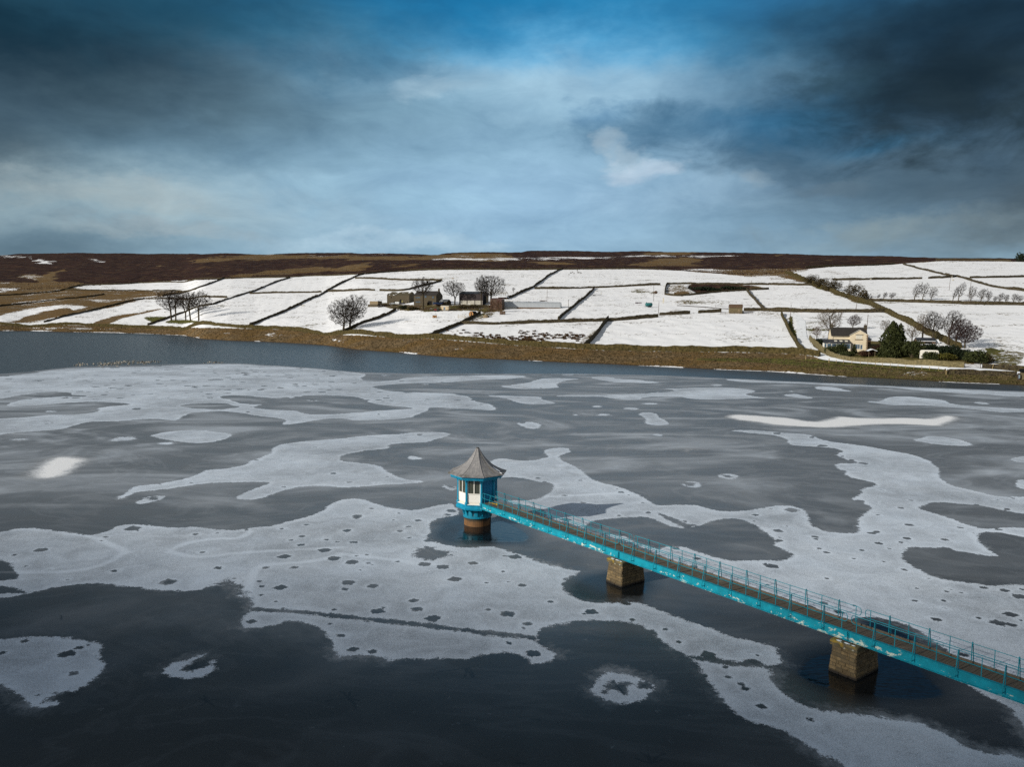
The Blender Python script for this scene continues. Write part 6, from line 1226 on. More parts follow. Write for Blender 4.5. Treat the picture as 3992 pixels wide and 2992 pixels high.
def chimney(t, x, y, w_, d, z0, z1, pots=2):
    c = MB().box(x-w_/2, x+w_/2, y-d/2, y+d/2, z0, z1); c.box(x-w_/2-.1, x+w_/2+.1, y-d/2-.1, y+d/2+.1, z1-.18, z1-.02); o = c.build('chimney', M_chim, t)
    for i in range(pots): MB().lathe([(.14, z1), (.12, z1+.5), (.15, z1+.55)], 8).xf(Matrix.Translation((x+(i-(pots-1)/2)*.38, y, 0))).build('chimney_pot', M_quoin, o)
R_ = math.radians
# ---- cream house
p = H('h', 1385, 1180); m = mpp(p)/6.144
X = lambda v: (v-1385)*m
Zh = lambda v: (1172-v)*m
t = thing('cream_house', 'cream rendered house with dark slate roof, front gable and glazed lean-to', 'house', p, R_(-13))
dp = 8.2; ob = 1.3
gable_body(X(785), X(1588), ob, ob+dp, Zh(800), Zh(612)).build('wall', M_cream, t)
gable_roof(X(785), X(1588), ob, ob+dp, Zh(800), Zh(612), ov=.2).build('roof', M_rooft, t)
xa, xb = X(1192), X(1588); xm = (xa+xb)/2
MB().prism([(xa, 0, -.6), (xb, 0, -.6), (xb, 0, Zh(770)), (xm, 0, Zh(652)), (xa, 0, Zh(770))], (0, ob+dp*.45, 0)).build('gable_wall', M_cream, t)
g = MB(); th = .16; e = .35; sl = (Zh(652)-Zh(770))/(xm-xa)
g.prism([(xa-e, -.22, Zh(770)-sl*e), (xm, -.22, Zh(652)), (xb+e, -.22, Zh(770)-sl*e), (xb+e, -.22, Zh(770)-sl*e+th), (xm, -.22, Zh(652)+th*1.3), (xa-e, -.22, Zh(770)-sl*e+th)], (0, ob+dp*.45, 0)); g.build('gable_roof', M_rooft, t)
MB().prism([(xa-e, -.26, Zh(770)-sl*e-.03), (xm, -.26, Zh(652)-.03), (xb+e, -.26, Zh(770)-sl*e-.03), (xb+e, -.26, Zh(770)-sl*e+.1), (xm, -.26, Zh(652)+.12), (xa-e, -.26, Zh(770)-sl*e+.1)], (0, .035, 0)).build('verge_board', M_white, t)
q = MB(); z = 0.1; i = 0
while z < Zh(775): q.box(xb-(.62 if i % 2 else .36), xb+.03, -.03, .5, z, z+.30); z += .36; i += 1
q.build('quoins', M_quoin, t)
window(t, X(1325), X(1455), Zh(865), Zh(775), 0, pm=M_blind); MB().box(X(1308), X(1480), -.10, .02, Zh(772), Zh(760)).build('lintel', M_lint, t); MB().box(X(1295), X(1475), -.16, .02, Zh(888), Zh(874)).build('window_sill', M_lint, t)
window(t, X(1275), X(1420), Zh(1110), Zh(990), 0, mull=2); window(t, X(1422), X(1478), Zh(1118), Zh(1000), 0, mull=0)
chimney(t, X(822), ob+dp/2, .85, .7, Zh(640), Zh(535), 1); chimney(t, X(1572), ob+dp/2-.6, 1.0, .8, Zh(700), Zh(540), 2)
MB().box(X(1185), X(815), ob-.12, ob-.02, Zh(822)-.12, Zh(822)).build('gutter', M_dark, t); MB().tube((X(818), ob-.08, Zh(885)), (X(818), ob-.08, Zh(825)), .05).build('downpipe', M_dark, t)
lx0, lx1 = X(592), X(1192); yl = -1.9
lw = MB(); lw.box(lx0, lx1, yl, ob, -.6, Zh(1108)); lw.build('lean_to_wall', M_cream, t)
r = MB().prism([(lx0-.2, yl-.3, Zh(972)), (lx0-.2, ob, Zh(892)), (lx0-.2, ob, Zh(892)+.12), (lx0-.2, yl-.3, Zh(972)+.12)], (lx1-lx0+.2, 0, 0)).build('lean_to_roof', M_roofg, t)
for c_ in (865, 985, 1105): MB().prism([(X(c_-32), yl+.9, Zh(948)+.10), (X(c_-32), yl+2.0, Zh(918)+.10), (X(c_-32), yl+2.0, Zh(918)+.17), (X(c_-32), yl+.9, Zh(948)+.17)], (64*m, 0, 0)).build('roof_light', M_blind, r)
for a_, b_ in ((596, 655), (660, 760), (765, 875), (880, 990), (997, 1188)): window(t, X(a_), X(b_), Zh(1106), Zh(978), yl+.02, mull=0)
MB().box(lx0-.04, lx0+.10, yl-.02, ob, Zh(1106), Zh(975)).build('lean_to_end', M_white, t)
# out-buildings of the garden
p = H('h', 1740, 1130); m = mpp(p)/6.144; t = thing('garden_shed', 'long low dark shed behind the cream house, with a snow-covered roof patch', 'shed', p+Vector((0, 9, .5)), R_(-10))
MB().box(-150*m, 170*m, 0, 5, -1, 190*m).build('wall', M_brown, t); MB().prism([(-165*m, -.4, 185*m), (-165*m, 5.3, 235*m), (-165*m, 5.3, 255*m), (-165*m, -.4, 205*m)], (350*m, 0, 0)).build('roof', M_roofg, t); MB().box(-10*m, 22*m, -.08, .02, 0, 140*m).build('door', M_white, t)
p = H('h', 1720, 1310); m = mpp(p)/6.144; t = thing('garden_canopy', 'small open garden canopy with a snow-covered ridge roof on timber posts', 'canopy', p, R_(-10))
for sx in (-78, 60):
    for yy in (0, 2.2): MB().tube((sx*m, yy, -.3), (sx*m, yy, 150*m), .07, .06, 6).build('post', M_timb, t)
rr = MB().prism([(-105*m, 0, 0), (0, 0, 40*m), (105*m, 0, 0), (105*m, 0, 10*m), (0, 0, 52*m), (-105*m, 0, 10*m)], (0, 3.2, 0)).xf(Matrix.Translation((-5*m, -.5, 145*m))); rr.build('roof', M_snow, t); MB().box(-70*m, 55*m, 2.2, 2.3, 0, 140*m).build('back_panel', M_brown, t)
p = H('c', 1090, 1080); m = mpp(p)/4.809; t = thing('caravan', 'white touring caravan with rounded front, half hidden behind a round bush', 'caravan', p, R_(-18))
L0, L1, hh = -170*m, 165*m, 185*m
MB().prism([(L0, 0, .5), (L1-.25, 0, .5), (L1, 0, 1.0), (L1-.1, 0, 1.5), (L1-.75, 0, hh-.1), (L1-1.2, 0, hh), (L0+.5, 0, hh), (L0, 0, hh-.35)], (0, 2.2, 0)).build('body', M_white, t, bevel=.08)
window(t, L1-2.2, L1-.85, 1.35, 2.1, -.0, fm=M_dark, mull=0); window(t, L0+.6, L0+1.9, 1.35, 2.1, 0, fm=M_dark, mull=0); MB().box(-.4, .35, -.03, .02, .55, 2.3).build('door', M_conc, t)
for yy in (.05, 1.95): MB().lathe([(.1, -.1), (.33, -.1), (.33, .1), (.1, .1)], 14).xf(Matrix.Translation((0, yy, .33)) @ Matrix.Rotation(math.pi/2, 4, 'X')).build('wheel', M_rubber, t)
MB().box(L1-.1, L1+1.1, 1.0, 1.2, .42, .5).build('tow_bar', M_dark, t)
p = H('c', 1100, 790); m = mpp(p)/4.809; t = thing('garage', 'dark pitched-roof garage behind the garden hedges, snow on the roof edge', 'garage', p+Vector((0, 2, -.8)), R_(-15))
gable_body(-190*m, 120*m, 0, 6, 95*m, 150*m).build('wall', M_brown, t); gable_roof(-190*m, 120*m, 0, 6, 95*m, 150*m).build('roof', M_roofg, t); MB().box(-60*m, 60*m, -.06, .02, 0, 80*m).build('door', M_black, t); MB().box(-190*m, 120*m, -.32, -.20, 95*m-.05, 95*m+.12).build('snow_edge', M_snow, t)
p = H('c', 1250, 800); m = mpp(p)/4.809; t = thing('outbuilding', 'small outbuilding with a snowy pitched roof just left of the leaning garden trees', 'outbuilding', p+Vector((0, 5, -.5)), R_(-15))
gable_body(-90*m, 110*m, 0, 4.5, 62*m, 112*m).build('wall', M_brown, t); gable_roof(-90*m, 110*m, 0, 4.5, 62*m, 112*m).build('roof', M_snow, t)
MB().box(-20*m, 20*m, -.06, .02, 0, 50*m).build('door', M_black, t)
p = hit(3988, 1481); m = mpp(p)/7.575; t = thing('lakeside_hut', 'small tan hut with a black roof cut off by the right border', 'hut', p, R_(-20))
MB().box(-25*m, 240*m, 0, 3, -.5, 215*m).build('wall', M_orange if False else M_hut, t); MB().prism([(-45*m, -.35, 215*m), (-45*m, 3.3, 215*m), (-45*m, 3.3, 300*m), (-45*m, -.35, 300*m)], (300*m, 0, 0)).build('roof', M_black, t); window(t, 55*m, 130*m, 130*m, 205*m, 0, mull=0, fm=M_lint)
p = hit(3971, 1482); m = mpp(p)/7.575; t = thing('storage_tank', 'dark upright tank with a pale blue front beside the lakeside hut', 'tank', p, R_(-20)); MB().lathe([(.01, 0), (.42, 0), (.45, .1), (.45, 1.9), (.3, 2.15), (.1, 2.2)], 16).build('shell', M_dark, t); MB().prism([(-.15, -.47, .5), (.2, -.47, .5), (.2, -.47, 1.6), (-.15, -.47, 1.7)], (0, .1, 0)).build('front_panel', plain('pale_blue', (.25, .33, .42)), t)
# ---- stone barn and farmhouse
def farm(sh, x, y): p = H(sh, x, y); return p, mpp(p)/SH[sh][2]
YB = R_(-26)
p, m = farm('f', 380, 925); t = thing('stone_barn', 'long stone barn with an arched doorway and patches of snow on its roof', 'barn', p, YB)
c = math.cos(YB); X = lambda v: (v-380)*m/c; Z = lambda v: (925-v)*m*1.0
gable_body(X(40), X(722), 0, 9, Z(678), Z(585)).build('wall', M_barn, t); gable_roof(X(40), X(722), 0, 9, Z(678), Z(585), ov=.12).build('roof', M_snroof, t)
a = [(X(428), -.06, 0)]+[((X(428)+X(500))/2+(X(500)-X(428))/2*math.cos(math.pi-math.pi*i/8), -.06, Z(835)+(Z(797)-Z(835))*math.sin(math.pi*i/8)) for i in range(9)]+[(X(500), -.06, 0)]
MB().prism(a, (0, .08, 0)).build('arched_doorway_shade', M_black, t); MB().box(X(490), X(530), -.12, -.05, .1, Z(822)).build('door', M_gold if False else plain('mustard_door', (.22, .19, .07)), t)  # black sheet on the wall painted as the dark inside the arch
MB().box(X(250), X(292), -.05, .03, 0, Z(855)).build('doorway', M_black, t); MB().box(X(158), X(186), -.05, .03, Z(758), Z(718)).build('window', M_black, t); MB().box(X(660), X(690), -.05, .03, Z(915), Z(868)).build('window', M_black, t)  # doorway and windows are black sheets standing in for indoor shade
p2, m2 = farm('f', 1150, 985); t = thing('farmhouse', 'old dark stone farmhouse with two chimneys joined behind the barn and trees', 'house', p2+Vector((0, 3, 0)), YB)
X = lambda v: (v-1150)*m2/c; Z = lambda v: (985-v)*m2
gable_body(X(800), X(1480), 0, 9, Z(688), Z(560)).build('wall', M_barn, t); gable_roof(X(800), X(1480), 0, 9, Z(688), Z(560), ov=.12).build('roof', M_rooft, t); chimney(t, X(1465), 4.5, 1.1, .9, Z(600), Z(490), 2); chimney(t, X(820), 4.5, .9, .8, Z(600), Z(545), 2)
for a_, b_, z0, z1 in ((1130, 1190, 750, 690), (1362, 1416, 765, 705), (850, 1000, 760, 722), (850, 1000, 890, 850), (1372, 1418, 910, 865)): window(t, X(a_), X(b_), Z(z0), Z(z1), 0, mull=1 if b_-a_ < 100 else 3, fm=M_lint)
MB().box(X(1235), X(1350), -.05, .03, 0, Z(840)).build('doorway', M_black, t); MB().box(X(1095), X(1240), -1.6, 0, -.3, Z(880)).build('porch', M_barn, t)
p, m = farm('l', 1145, 815); t = thing('farm_shed', 'pale timber farm shed with a snowy lean roof at the left end of the barn', 'shed', p, YB); X = lambda v: (v-1145)*m/c; Z = lambda v: (822-v)*m
MB().box(X(1050), X(1240), 0, 5.5, 45*m, Z(695)).build('wall', M_timb, t); MB().box(X(1018), X(1242), -.5, 5.6, -.6, 55*m).build('plinth', M_barn, t); MB().prism([(X(1050)-.2, -.3, Z(695)), (X(1050)-.2, 5.8, Z(675)), (X(1050)-.2, 5.8, Z(668)), (X(1050)-.2, -.3, Z(688))], (X(1240)-X(1050)+.4, 0, 0)).build('roof', M_snow, t); MB().tube((X(1130), 3, Z(690)), (X(1130), 3, Z(640)), .07).build('flue', M_dark, t)
p, m = farm('l', 1310, 815); t = thing('scrap_heap', 'dark rounded heap of sheeted farm scrap beside the pale timber shed', 'heap', p, 0); mm = MB(); rs = random.Random(2)
for i in range(7): k = len(mm.v); mm.lathe([(.05, 1.0), (.5, .85), (.9, .45), (1.0, 0), (1.0, -.3)], 9); mm.xf(Matrix.Translation((rs.uniform(-1.5, 2), rs.uniform(-.8, .8), 0)) @ Matrix.Diagonal((rs.uniform(.8, 1.6), 1.2, rs.uniform(.9, 2.1), 1)), k)
mm.build('sheeted_heap', M_dark, t)
p, m = farm('f', 1690, 1000); t = thing('farm_shed', 'dark farm shed with a pale snowy roof between the farmhouse and the striped hut', 'shed', p+Vector((0, 4, 0)), YB); X = lambda v: (v-1690)*m/c; Z = lambda v: (1000-v)*m
gable_body(X(1545), X(1775), 0, 6, Z(862), Z(800)).build('wall', M_barn, t); gable_roof(X(1545), X(1775), 0, 6, Z(862), Z(800), ov=.1).build('roof', plain('thin_snow_slates', (.42, .44, .46), (.24, .24, .24), .8), t); MB().box(X(1580), X(1640), -.05, .03, 0, Z(890)).build('doorway', M_black, t)
t = thing('lean_to', 'blue sheeted lean-to in front of the farm shed, behind the red tractor', 'lean-to', p+Vector((-2.2, 0, 0)), YB); MB().prism([(X(1440), 0, Z(935)), (X(1440), 3.4, Z(885)), (X(1440), 3.4, Z(880)), (X(1440), 0, Z(930))], (X(1720)-X(1440), 0, 0)).build('roof', M_blus, t)
for xx in (1445, 1580, 1712): MB().tube((X(xx), .15, -.3), (X(xx), .15, Z(934)), .08).build('post', M_timb, t)
MB().box(X(1440), X(1720), 3.3, 3.4, -.3, Z(890)).build('back_wall', M_brown, t)
# ---- shepherd hut, tractor
p, m = farm('f', 1735, 1130); t = thing('shepherd_hut', 'pale striped shepherd hut on wheels with a white double door beside the red tractor', 'hut', p, YB); X = lambda v: (v-1735)*m/c; Z = lambda v: (1130-v)*m
x0, x1, D, hb, ht = X(1603), X(1830), 2.6, Z(1100), Z(1000)
def _stripe(n, p):
    x, y, z = n.sep(n.obj()); w1 = n.wave(n.comb(n.math('ADD', x, y), 0., 0.), .42); w2 = n.noise(n.comb(n.math('ADD', x, y), 0., 0.), .9, 2)
    n.put(p.inputs['Base Color'], n.mix(n.step(w1, .4, .6), (.56, .46, .30), n.mix(n.step(w2, .45, .55), (.50, .34, .20), (.20, .15, .10)))); p.inputs['Roughness'].default_value = .8
M_stripe = material('striped_boarding', _stripe)
arc = [(0, D/2-D/2*math.cos(math.pi*i/8), ht+.55*math.sin(math.pi*i/8)) for i in range(9)]
MB().prism([(x0, 0, hb), (x0, D, hb)]+[(x0, y, z) for _, y, z in arc][::-1], (x1-x0, 0, 0)).build('body', M_stripe, t)
MB().prism([(x0-.15, y*1.06-.08, z+.02) for _, y, z in arc]+[(x0-.15, y*1.06-.08, z+.10) for _, y, z in arc][::-1], (x1-x0+.3, 0, 0)).build('curved_roof', M_conc, t)
window(t, X(1680), X(1748), hb, Z(1012), -.02, mull=1); window(t, .9, 1.7, 1.5, 2.3, 0, mull=0, M=Matrix.Translation((x1+.03, 0, 0)) @ Matrix.Rotation(math.pi/2, 4, 'Z'))
for xx in (x0+.7, x1-.7):
    for yy in (.1, D-.1): MB().lathe([(.08, -.05), (.36, -.05), (.36, .05), (.08, .05)], 12).xf(Matrix.Translation((xx, yy, .36)) @ Matrix.Rotation(math.pi/2, 4, 'X')).build('wheel', M_dark, t)
def tractor(label, p, yaw, red, s=1.0):
    t = thing('tractor', label, 'tractor', p, yaw); t.scale = (s, s, s)
    MB().prism([(-1.9, -.35, .75), (-.1, -.35, .75), (-.1, -.35, 1.55), (-1.8, -.35, 1.45), (-1.95, -.35, 1.2)], (0, .7, 0)).build('bonnet', red, t, bevel=.05)
    cb = MB().box(-.05, 1.35, -.72, .72, .75, 1.35); cb.build('cab_base', red, t)
    f = MB()
    for xx in (0, 1.25):
        for yy in (-.68, .60): f.box(xx, xx+.08, yy, yy+.08, 1.35, 2.6)
    f.box(-.1, 1.45, -.78, .78, 2.6, 2.72); fo = f.build('cab_frame', M_dark, t); MB().box(.02, 1.3, -.66, .66, 1.36, 2.6).build('cab_glass', M_glass, fo)
    for xx, r, w_ in ((-1.45, .45, .28), (.85, .82, .45)):
        for sy in (-1, 1):
            M = Matrix.Translation((xx, sy*.88, r)) @ Matrix.Rotation(math.pi/2, 4, 'X'); wo = MB().lathe([(r*.5, -w_/2), (r*.9, -w_/2), (r, -w_*.3), (r, w_*.3), (r*.9, w_/2), (r*.5, w_/2)], 20).xf(M).build('wheel', M_rubber, t); MB().lathe([(.05, -w_*.3), (r*.55, -w_*.4), (r*.55, w_*.4), (.05, w_*.3)], 16).xf(M).build('rim', M_white, wo)
    MB().tube((-.6, -.3, 1.5), (-.6, -.3, 2.3), .05).build('exhaust', M_dark, t)
p, m = farm('f', 1500, 1145); tractor('red tractor with a dark cab parked at the left end of the striped hut', p, R_(-15), plain('tractor_red', (.20, .02, .025)), 1.05)
p, m = farm('f', 350, 925); 
def car(label, p, yaw, col, kind=0, s=1.0, name='parked_car', cat='car'):
    t = thing(name, label, cat, p, yaw); t.scale = (s, s, s)
    body = [(-2.1, 0, .35), (2.1, 0, .35), (2.15, 0, .75), (1.9, 0, .95), (1.1, 0, 1.0), (-1.9, 0, 1.05), (-2.1, 0, .8)]
    roof = [(-1.85, .1, 1.0), (1.0, .1, 1.0), (.45, .1, 1.5), (-1.5, .1, 1.52)] if kind == 0 else [(-2.0, .05, 1.0), (1.35, .05, 1.0), (.95, .05, 1.9), (-2.0, .05, 1.95)]
    MB().prism(body, (0, 1.7, 0)).build('body', col, t, bevel=.06); MB().prism(roof, (0, 1.5 if kind == 0 else 1.6, 0)).build('cabin', col, t, bevel=.05)
    MB().prism([(x*.86+.0, .06 if kind == 0 else .02, 1.08+(z-1)*.72) for x, _, z in roof], (0, .06, 0)).build('side_window', M_glass, t)
    for xx in (-1.35, 1.35):
        for yy in (.1, 1.6): MB().lathe([(.08, -.1), (.32, -.1), (.32, .1), (.08, .1)], 14).xf(Matrix.Translation((xx, yy, .32)) @ Matrix.Rotation(math.pi/2, 4, 'X')).build('wheel', M_rubber, t)
M_carw = plain('white_car_paint', (.70, .72, .72), None, 1, .3, .5); M_card = plain('dark_car_paint', (.025, .03, .045), None, 1, .3, .5); M_carg = plain('silver_car_paint', (.33, .35, .37), None, 1, .3, .5)
q = H('f', 350, 955); car('white van parked in front of the stone barn', q+Vector((0, 2.6, .3)), R_(160), M_carw, 1, 1.1, 'parked_van', 'van'); car('silver grey car parked behind the yard wall, left of the white van', q+Vector((-3.2, -.3, .2)), R_(165), M_carg); car('dark car parked at the right end of the yard wall by the barn', q+Vector((4.6, .3, .2)), R_(150), M_card)
wall('low yard wall in front of the parked cars at the stone barn', 'f 80,1035 250,1040 420,1050', 1.2, .6, M_dry, seed=91)
# ---- black barn, pens, steel frame, rust shed
YG = R_(-14)
p, m = farm('g', 700, 1012); t = thing('agricultural_barn', 'big dark brown clad barn with white lower panels and an open dark end', 'barn', p, YG); c = math.cos(YG); X = lambda v: (v-700)*m/c; Z = lambda v: (1015-v)*m
D = 15.; gable_body(X(365), X(1050), 0, D, Z(716), Z(650)).build('wall', M_choc, t); gable_roof(X(365), X(1050), 0, D, Z(716), Z(650), ov=.3).build('roof', material('dark_sheet_roof', _corr((.035, .038, .045), (.07, .075, .085))), t)
for a_, b_ in ((385, 585), (608, 810), (832, 1035)): MB().box(X(a_), X(b_), -.08, .05, -.5, Z(905)).build('concrete_panel', M_conc, t)
for a_ in (372, 597, 821, 1042): MB().box(X(a_)-.14, X(a_)+.14, -.16, .04, -.5, Z(720)).build('stanchion', M_choc, t)
MB().box(X(1050)-.02, X(1050)+.06, 1.2, 8.5, -.3, Z(740)).build('open_end_shade', M_black, t); MB().box(X(1050)-.02, X(1050)+.08, 8.6, 14.5, -.3, Z(740)).build('sliding_door', M_timb, t)  # the shade inside the open end is a black sheet
p, m = farm('g', 1530, 800); t = thing('steel_frame', 'bare yellowish steel frame of an unroofed shed right of the big dark barn', 'building frame', p+Vector((0, 5, 0)), YG); X = lambda v: (v-1530)*m/c; Z = lambda v: (800-v)*m
D = 8.; fr = MB(); x0, x1 = X(1180), X(1700); he, hr = Z(705), Z(640)
for k in range(5):
    xx = x0+(x1-x0)*k/4; f2 = MB()
    for yy in (0, D): f2.box(xx-.09, xx+.09, yy-.09, yy+.09, -.5, he)
    f2.path([(xx, 0, he), (xx, D/2, hr), (xx, D, he)], .11, 4); f2.build('portal', M_steel, t)
for k in range(7):
    y = D*k/6; z = hr-abs(y-D/2)/(D/2)*(hr-he); MB().box(x0-.2, x1+.2, y-.06, y+.06, z+.09, z+.22).build('purlin', M_steel, t)
p, m = farm('g', 1425, 1175); t = thing('rusty_shed', 'rust-brown clad shed between the big dark barn and the polytunnel', 'shed', p+Vector((0, 3, 0)), YG); X = lambda v: (v-1425)*m/c; Z = lambda v: (1175-v)*m
MB().box(X(1255), X(1595), 0, 7, -.5, Z(865)).build('wall', M_rustc, t); MB().prism([(X(1255)-.2, -.3, Z(865)), (X(1255)-.2, 7.3, Z(835)), (X(1255)-.2, 7.3, Z(825)), (X(1255)-.2, -.3, Z(855))], (X(1600)-X(1255)+.4, 0, 0)).build('roof', M_redc, t); MB().box(X(1450), X(1590), -.07, .03, Z(945), Z(870)).build('red_panel', M_redc, t)
p, m = farm('g', 1580, 880); t = thing('open_shed', 'low open-fronted shed with a flat snowy roof behind the rust-brown shed', 'shed', p+Vector((0, 2, 0)), YG); MB().box(-150*m, 160*m, 0, 6, 78*m, 98*m).build('roof', M_snow, t); MB().box(-150*m, 160*m, 5.4, 5.6, -.5, 78*m).build('back_wall', M_brown, t)
for k in (-140, -40, 60, 150): MB().box(k*m-.1, k*m+.1, .2, .4, -.5, 78*m).build('post', M_brown, t)
# ---- polytunnel
p, m = farm('t', 650, 690); t = thing('polytunnel', 'long pale translucent polytunnel with a green door at its right end', 'polytunnel', p, R_(-9)); c = math.cos(R_(-9)); X = lambda v: (v-650)*m/c
def _poly(n, p):
    x, y, z = n.sep(n.obj()); wv = n.wave(n.comb(x, 0., 0.), .33); f = n.noise(n.obj(), .3, 4)
    n.put(p.inputs['Base Color'], n.mix(n.step(wv, .9, 1.), n.mix(f, (.27, .30, .33), (.36, .38, .40)), (.50, .52, .54))); p.inputs['Roughness'].default_value = .28; p.inputs['Specular IOR Level'].default_value = .6
M_poly = material('polythene_skin', _poly)
hh = 148*m; wy = 7.; x0, x1 = X(-5), X(1235); z0 = 28*m
prof = [(wy/2-wy/2*math.cos(math.pi*i/12), z0+(hh-z0)*math.sin(math.pi*i/12)**.85) for i in range(13)]
mm = MB(); n = 25
for j in range(n): mm.v += [(x0+(x1-x0)*j/(n-1), y, z+(.05 if j % 2 else 0)) for y, z in prof]
mm.f = [(j*13+i, j*13+i+1, j*13+14+i, j*13+13+i) for j in range(n-1) for i in range(12)]; mm.build('skin', M_poly, t, smooth=True)
MB().prism([(x1-.02, y, z) for y, z in prof], (.05, 0, 0)).build('end_panel', M_poly, t); MB().prism([(x0-.02, y, z) for y, z in prof], (.05, 0, 0)).build('end_panel', M_poly, t)
MB().prism([(x1+.04, 1.0, z0-.3), (x1+.04, wy-1.2, z0-.3), (x1+.04, wy*.62, hh*.72), (x1+.04, wy*.38, hh*.72)], (.06, 0, 0)).build('door', plain('green_net_door', (.0, .16, .12), (.0, .1, .08), 1), t)
MB().box(x0, X(300), -.08, .02, -.5, z0+.1).build('base_board', M_conc, t); MB().box(X(300), x1, -.08, .02, -.5, z0+.05).build('base_board', M_brown, t)
for k in range(7): xx = x0+(x1-x0)*k/6
t = thing('log_pile', 'low dark pile of logs just behind the ridge of the polytunnel, beside the pole', 'log pile', H('t', 880, 525), 0); mm = MB(); rs = random.Random(3)
for i in range(12): a_ = rs.uniform(-2.2, 2.0); mm.tube((a_-1., rs.uniform(-.5, .5), .15+.16*(i % 3)), (a_+1., rs.uniform(-.5, .5), .2+.16*(i % 3)), .14, .12, 7)
mm.build('logs', M_brown, t)
# ---- small things in the fields
p, m = farm('g', 715, 1352); t = thing('camping_pod', 'arched wooden camping pod with a dark door and black back, by the rising wall', 'pod', p, R_(-28)); w_, h_ = 150*m, 138*m
pod = [(-w_/2*math.cos(math.pi*i/10)*(1 if i not in (0, 10) else .92), 0, h_*math.sin(math.pi*i/10)**.7) for i in range(11)]
MB().prism(pod, (0, .12, 0)).build('front', M_orange, t); MB().prism([(x*1.05, .12, z*1.03) for x, _, z in pod], (0, 4.6, 0)).build('shell', M_black, t); MB().prism([(x*1.06, -.12, z*1.04) for x, _, z in pod]+[(x*.98, -.12, z*.97) for x, _, z in pod][::-1], (0, .2, 0)).build('arch_trim', M_brown, t); MB().box(-.35, .35, -.06, .02, .1, h_*.78).build('door', M_black, t)
def crate(label, sh, x, y, pw, ph, mat, yaw=0., snowy=False, name='hen_house', cat='hen house'):
    p, m = farm(sh, x, y); t = thing(name, label, cat, p, yaw); a, h_ = pw*m/2, ph*m
    mm = MB(); nb = 5
    for i in range(nb): mm.box(-a, a, -.02*(i % 2), 1.7, .2+(h_-.35)*i/nb, .2+(h_-.35)*(i+1)/nb-.02)
    mm.build('boarding', mat, t); MB().prism([(-a-.12, -.2, h_-.15), (a+.12, -.2, h_-.15), (a+.12, 1.9, h_-.02), (-a-.12, 1.9, h_-.02)], (0, 0, .09)).build('roof', M_snow if snowy else M_brown, t)
    for xx in (-a+.1, a-.2):
        for yy in (.05, 1.5): MB().box(xx, xx+.1, yy, yy+.1, -.2, .22).build('leg', M_brown, t)
    MB().box(-.25, .25, -.07, -.02, .25, h_*.6).build('pop_door', M_lint, t)
crate('tan boarded hen house standing in the wire-fenced field below the striped hut', 'f', 1432, 1330, 118, 75, M_orange); crate('brown boarded hen house with its shadow to the right, below the polytunnel', 'g', 1608, 1308, 155, 100, M_brown, R_(-10))
p, m = farm('g', 1145, 1390); t = thing('covered_heap', 'grey rounded heap half covered by a sheet beside the rough patch above the wall', 'heap', p, 0); MB().lathe([(.02, 90*m), (45*m, 82*m), (80*m, 45*m), (92*m, 0), (92*m, -.3)], 18).build('heap', M_timb, t); MB().prism([(10*m, -95*m, 0), (96*m, -30*m, 0), (70*m, -20*m, 70*m), (10*m, -40*m, 92*m)], (0, -.05, .02)).build('sheet', M_roofg, t)
def gate(label, sh, xa, ya, xb, yb, h_, mat, group=None):
    a = H(sh, xa, ya); b = H(sh, xb, yb); d = b-a; t = thing('field_gate', label, 'gate', a, 0, group); d.z = d.z
    for k, e in ((0, 1.25), (1, 1.25)): q = d*k; MB().tube(q+Vector((0, 0, -.3)), q+Vector((0, 0, h_*e)), .11, .10, 6).build('gate_post', mat, t)
    mm = MB()
    for k in range(5): z = h_*(.15+.2*k); mm.tube(d*.04+Vector((0, 0, z)), d*.96+Vector((0, 0, z)), .04, .04, 4)
    mm.tube(d*.04+Vector((0, 0, h_*.15)), d*.5+Vector((0, 0, h_*.95)), .04, .04, 4); mm.tube(d*.96+Vector((0, 0, h_*.15)), d*.5+Vector((0, 0, h_*.95)), .04, .04, 4); mm.build('gate_leaf', mat, t); return t
gate('timber five-bar gate left of the arched wooden pod', 'g', 342, 1410, 532, 1406, 85*farm('g', 440, 1410)[1], M_post); gate('dark field gate at the right end of the garden wall above the snowy yard', '4', 1700, 1182, 1835, 1188, 1.5, M_lint)
gate('small timber gate in the wall right of the leaning pair of trees', '2', 1050, 752, 1068, 745, 1.4, M_post)
t = thing('gate_post', 'leaning pale post on the low wall behind the snowy yard', 'post', hit(3868, 1441), 0); MB().tube((0, 0, -.3), (.35, 0, 1.9), .10, .09, 6).build('shaft', M_post, t)
p, m = farm('k', 380, 632); t = thing('slurry_tanker', 'teal slurry tanker trailer standing alone in the middle field', 'tanker', p, R_(8)); M_tl = plain('teal_tank_paint', (.02, .15, .15), (.015, .10, .105), 1.2, .45); L, r = 108*m, 30*m
MB().lathe([(.05, -L/2-.2), (r*.7, -L/2-.1), (r, -L/2+.2), (r, L/2-.2), (r*.7, L/2+.1), (.05, L/2+.2)], 20).xf(Matrix.Translation((0, 0, r+.55)) @ Matrix.Rotation(math.pi/2, 4, 'Y')).build('tank', M_tl, t, smooth=True); MB().box(-L/2-.9, L/2-.3, -.35, .35, .45, .62).build('chassis', M_dark, t)
for xx in (-.1, .95):
    for sy in (-1, 1): MB().lathe([(.1, -.15), (.48, -.15), (.48, .15), (.1, .15)], 16).xf(Matrix.Translation((xx, sy*.95, .48)) @ Matrix.Rotation(math.pi/2, 4, 'X')).build('wheel', M_rubber, t)
MB().tube((-L/2+.5, 0, r*2+.5), (-L/2+.5, 0, r*2+.95), .22).build('hatch', M_tl, t)
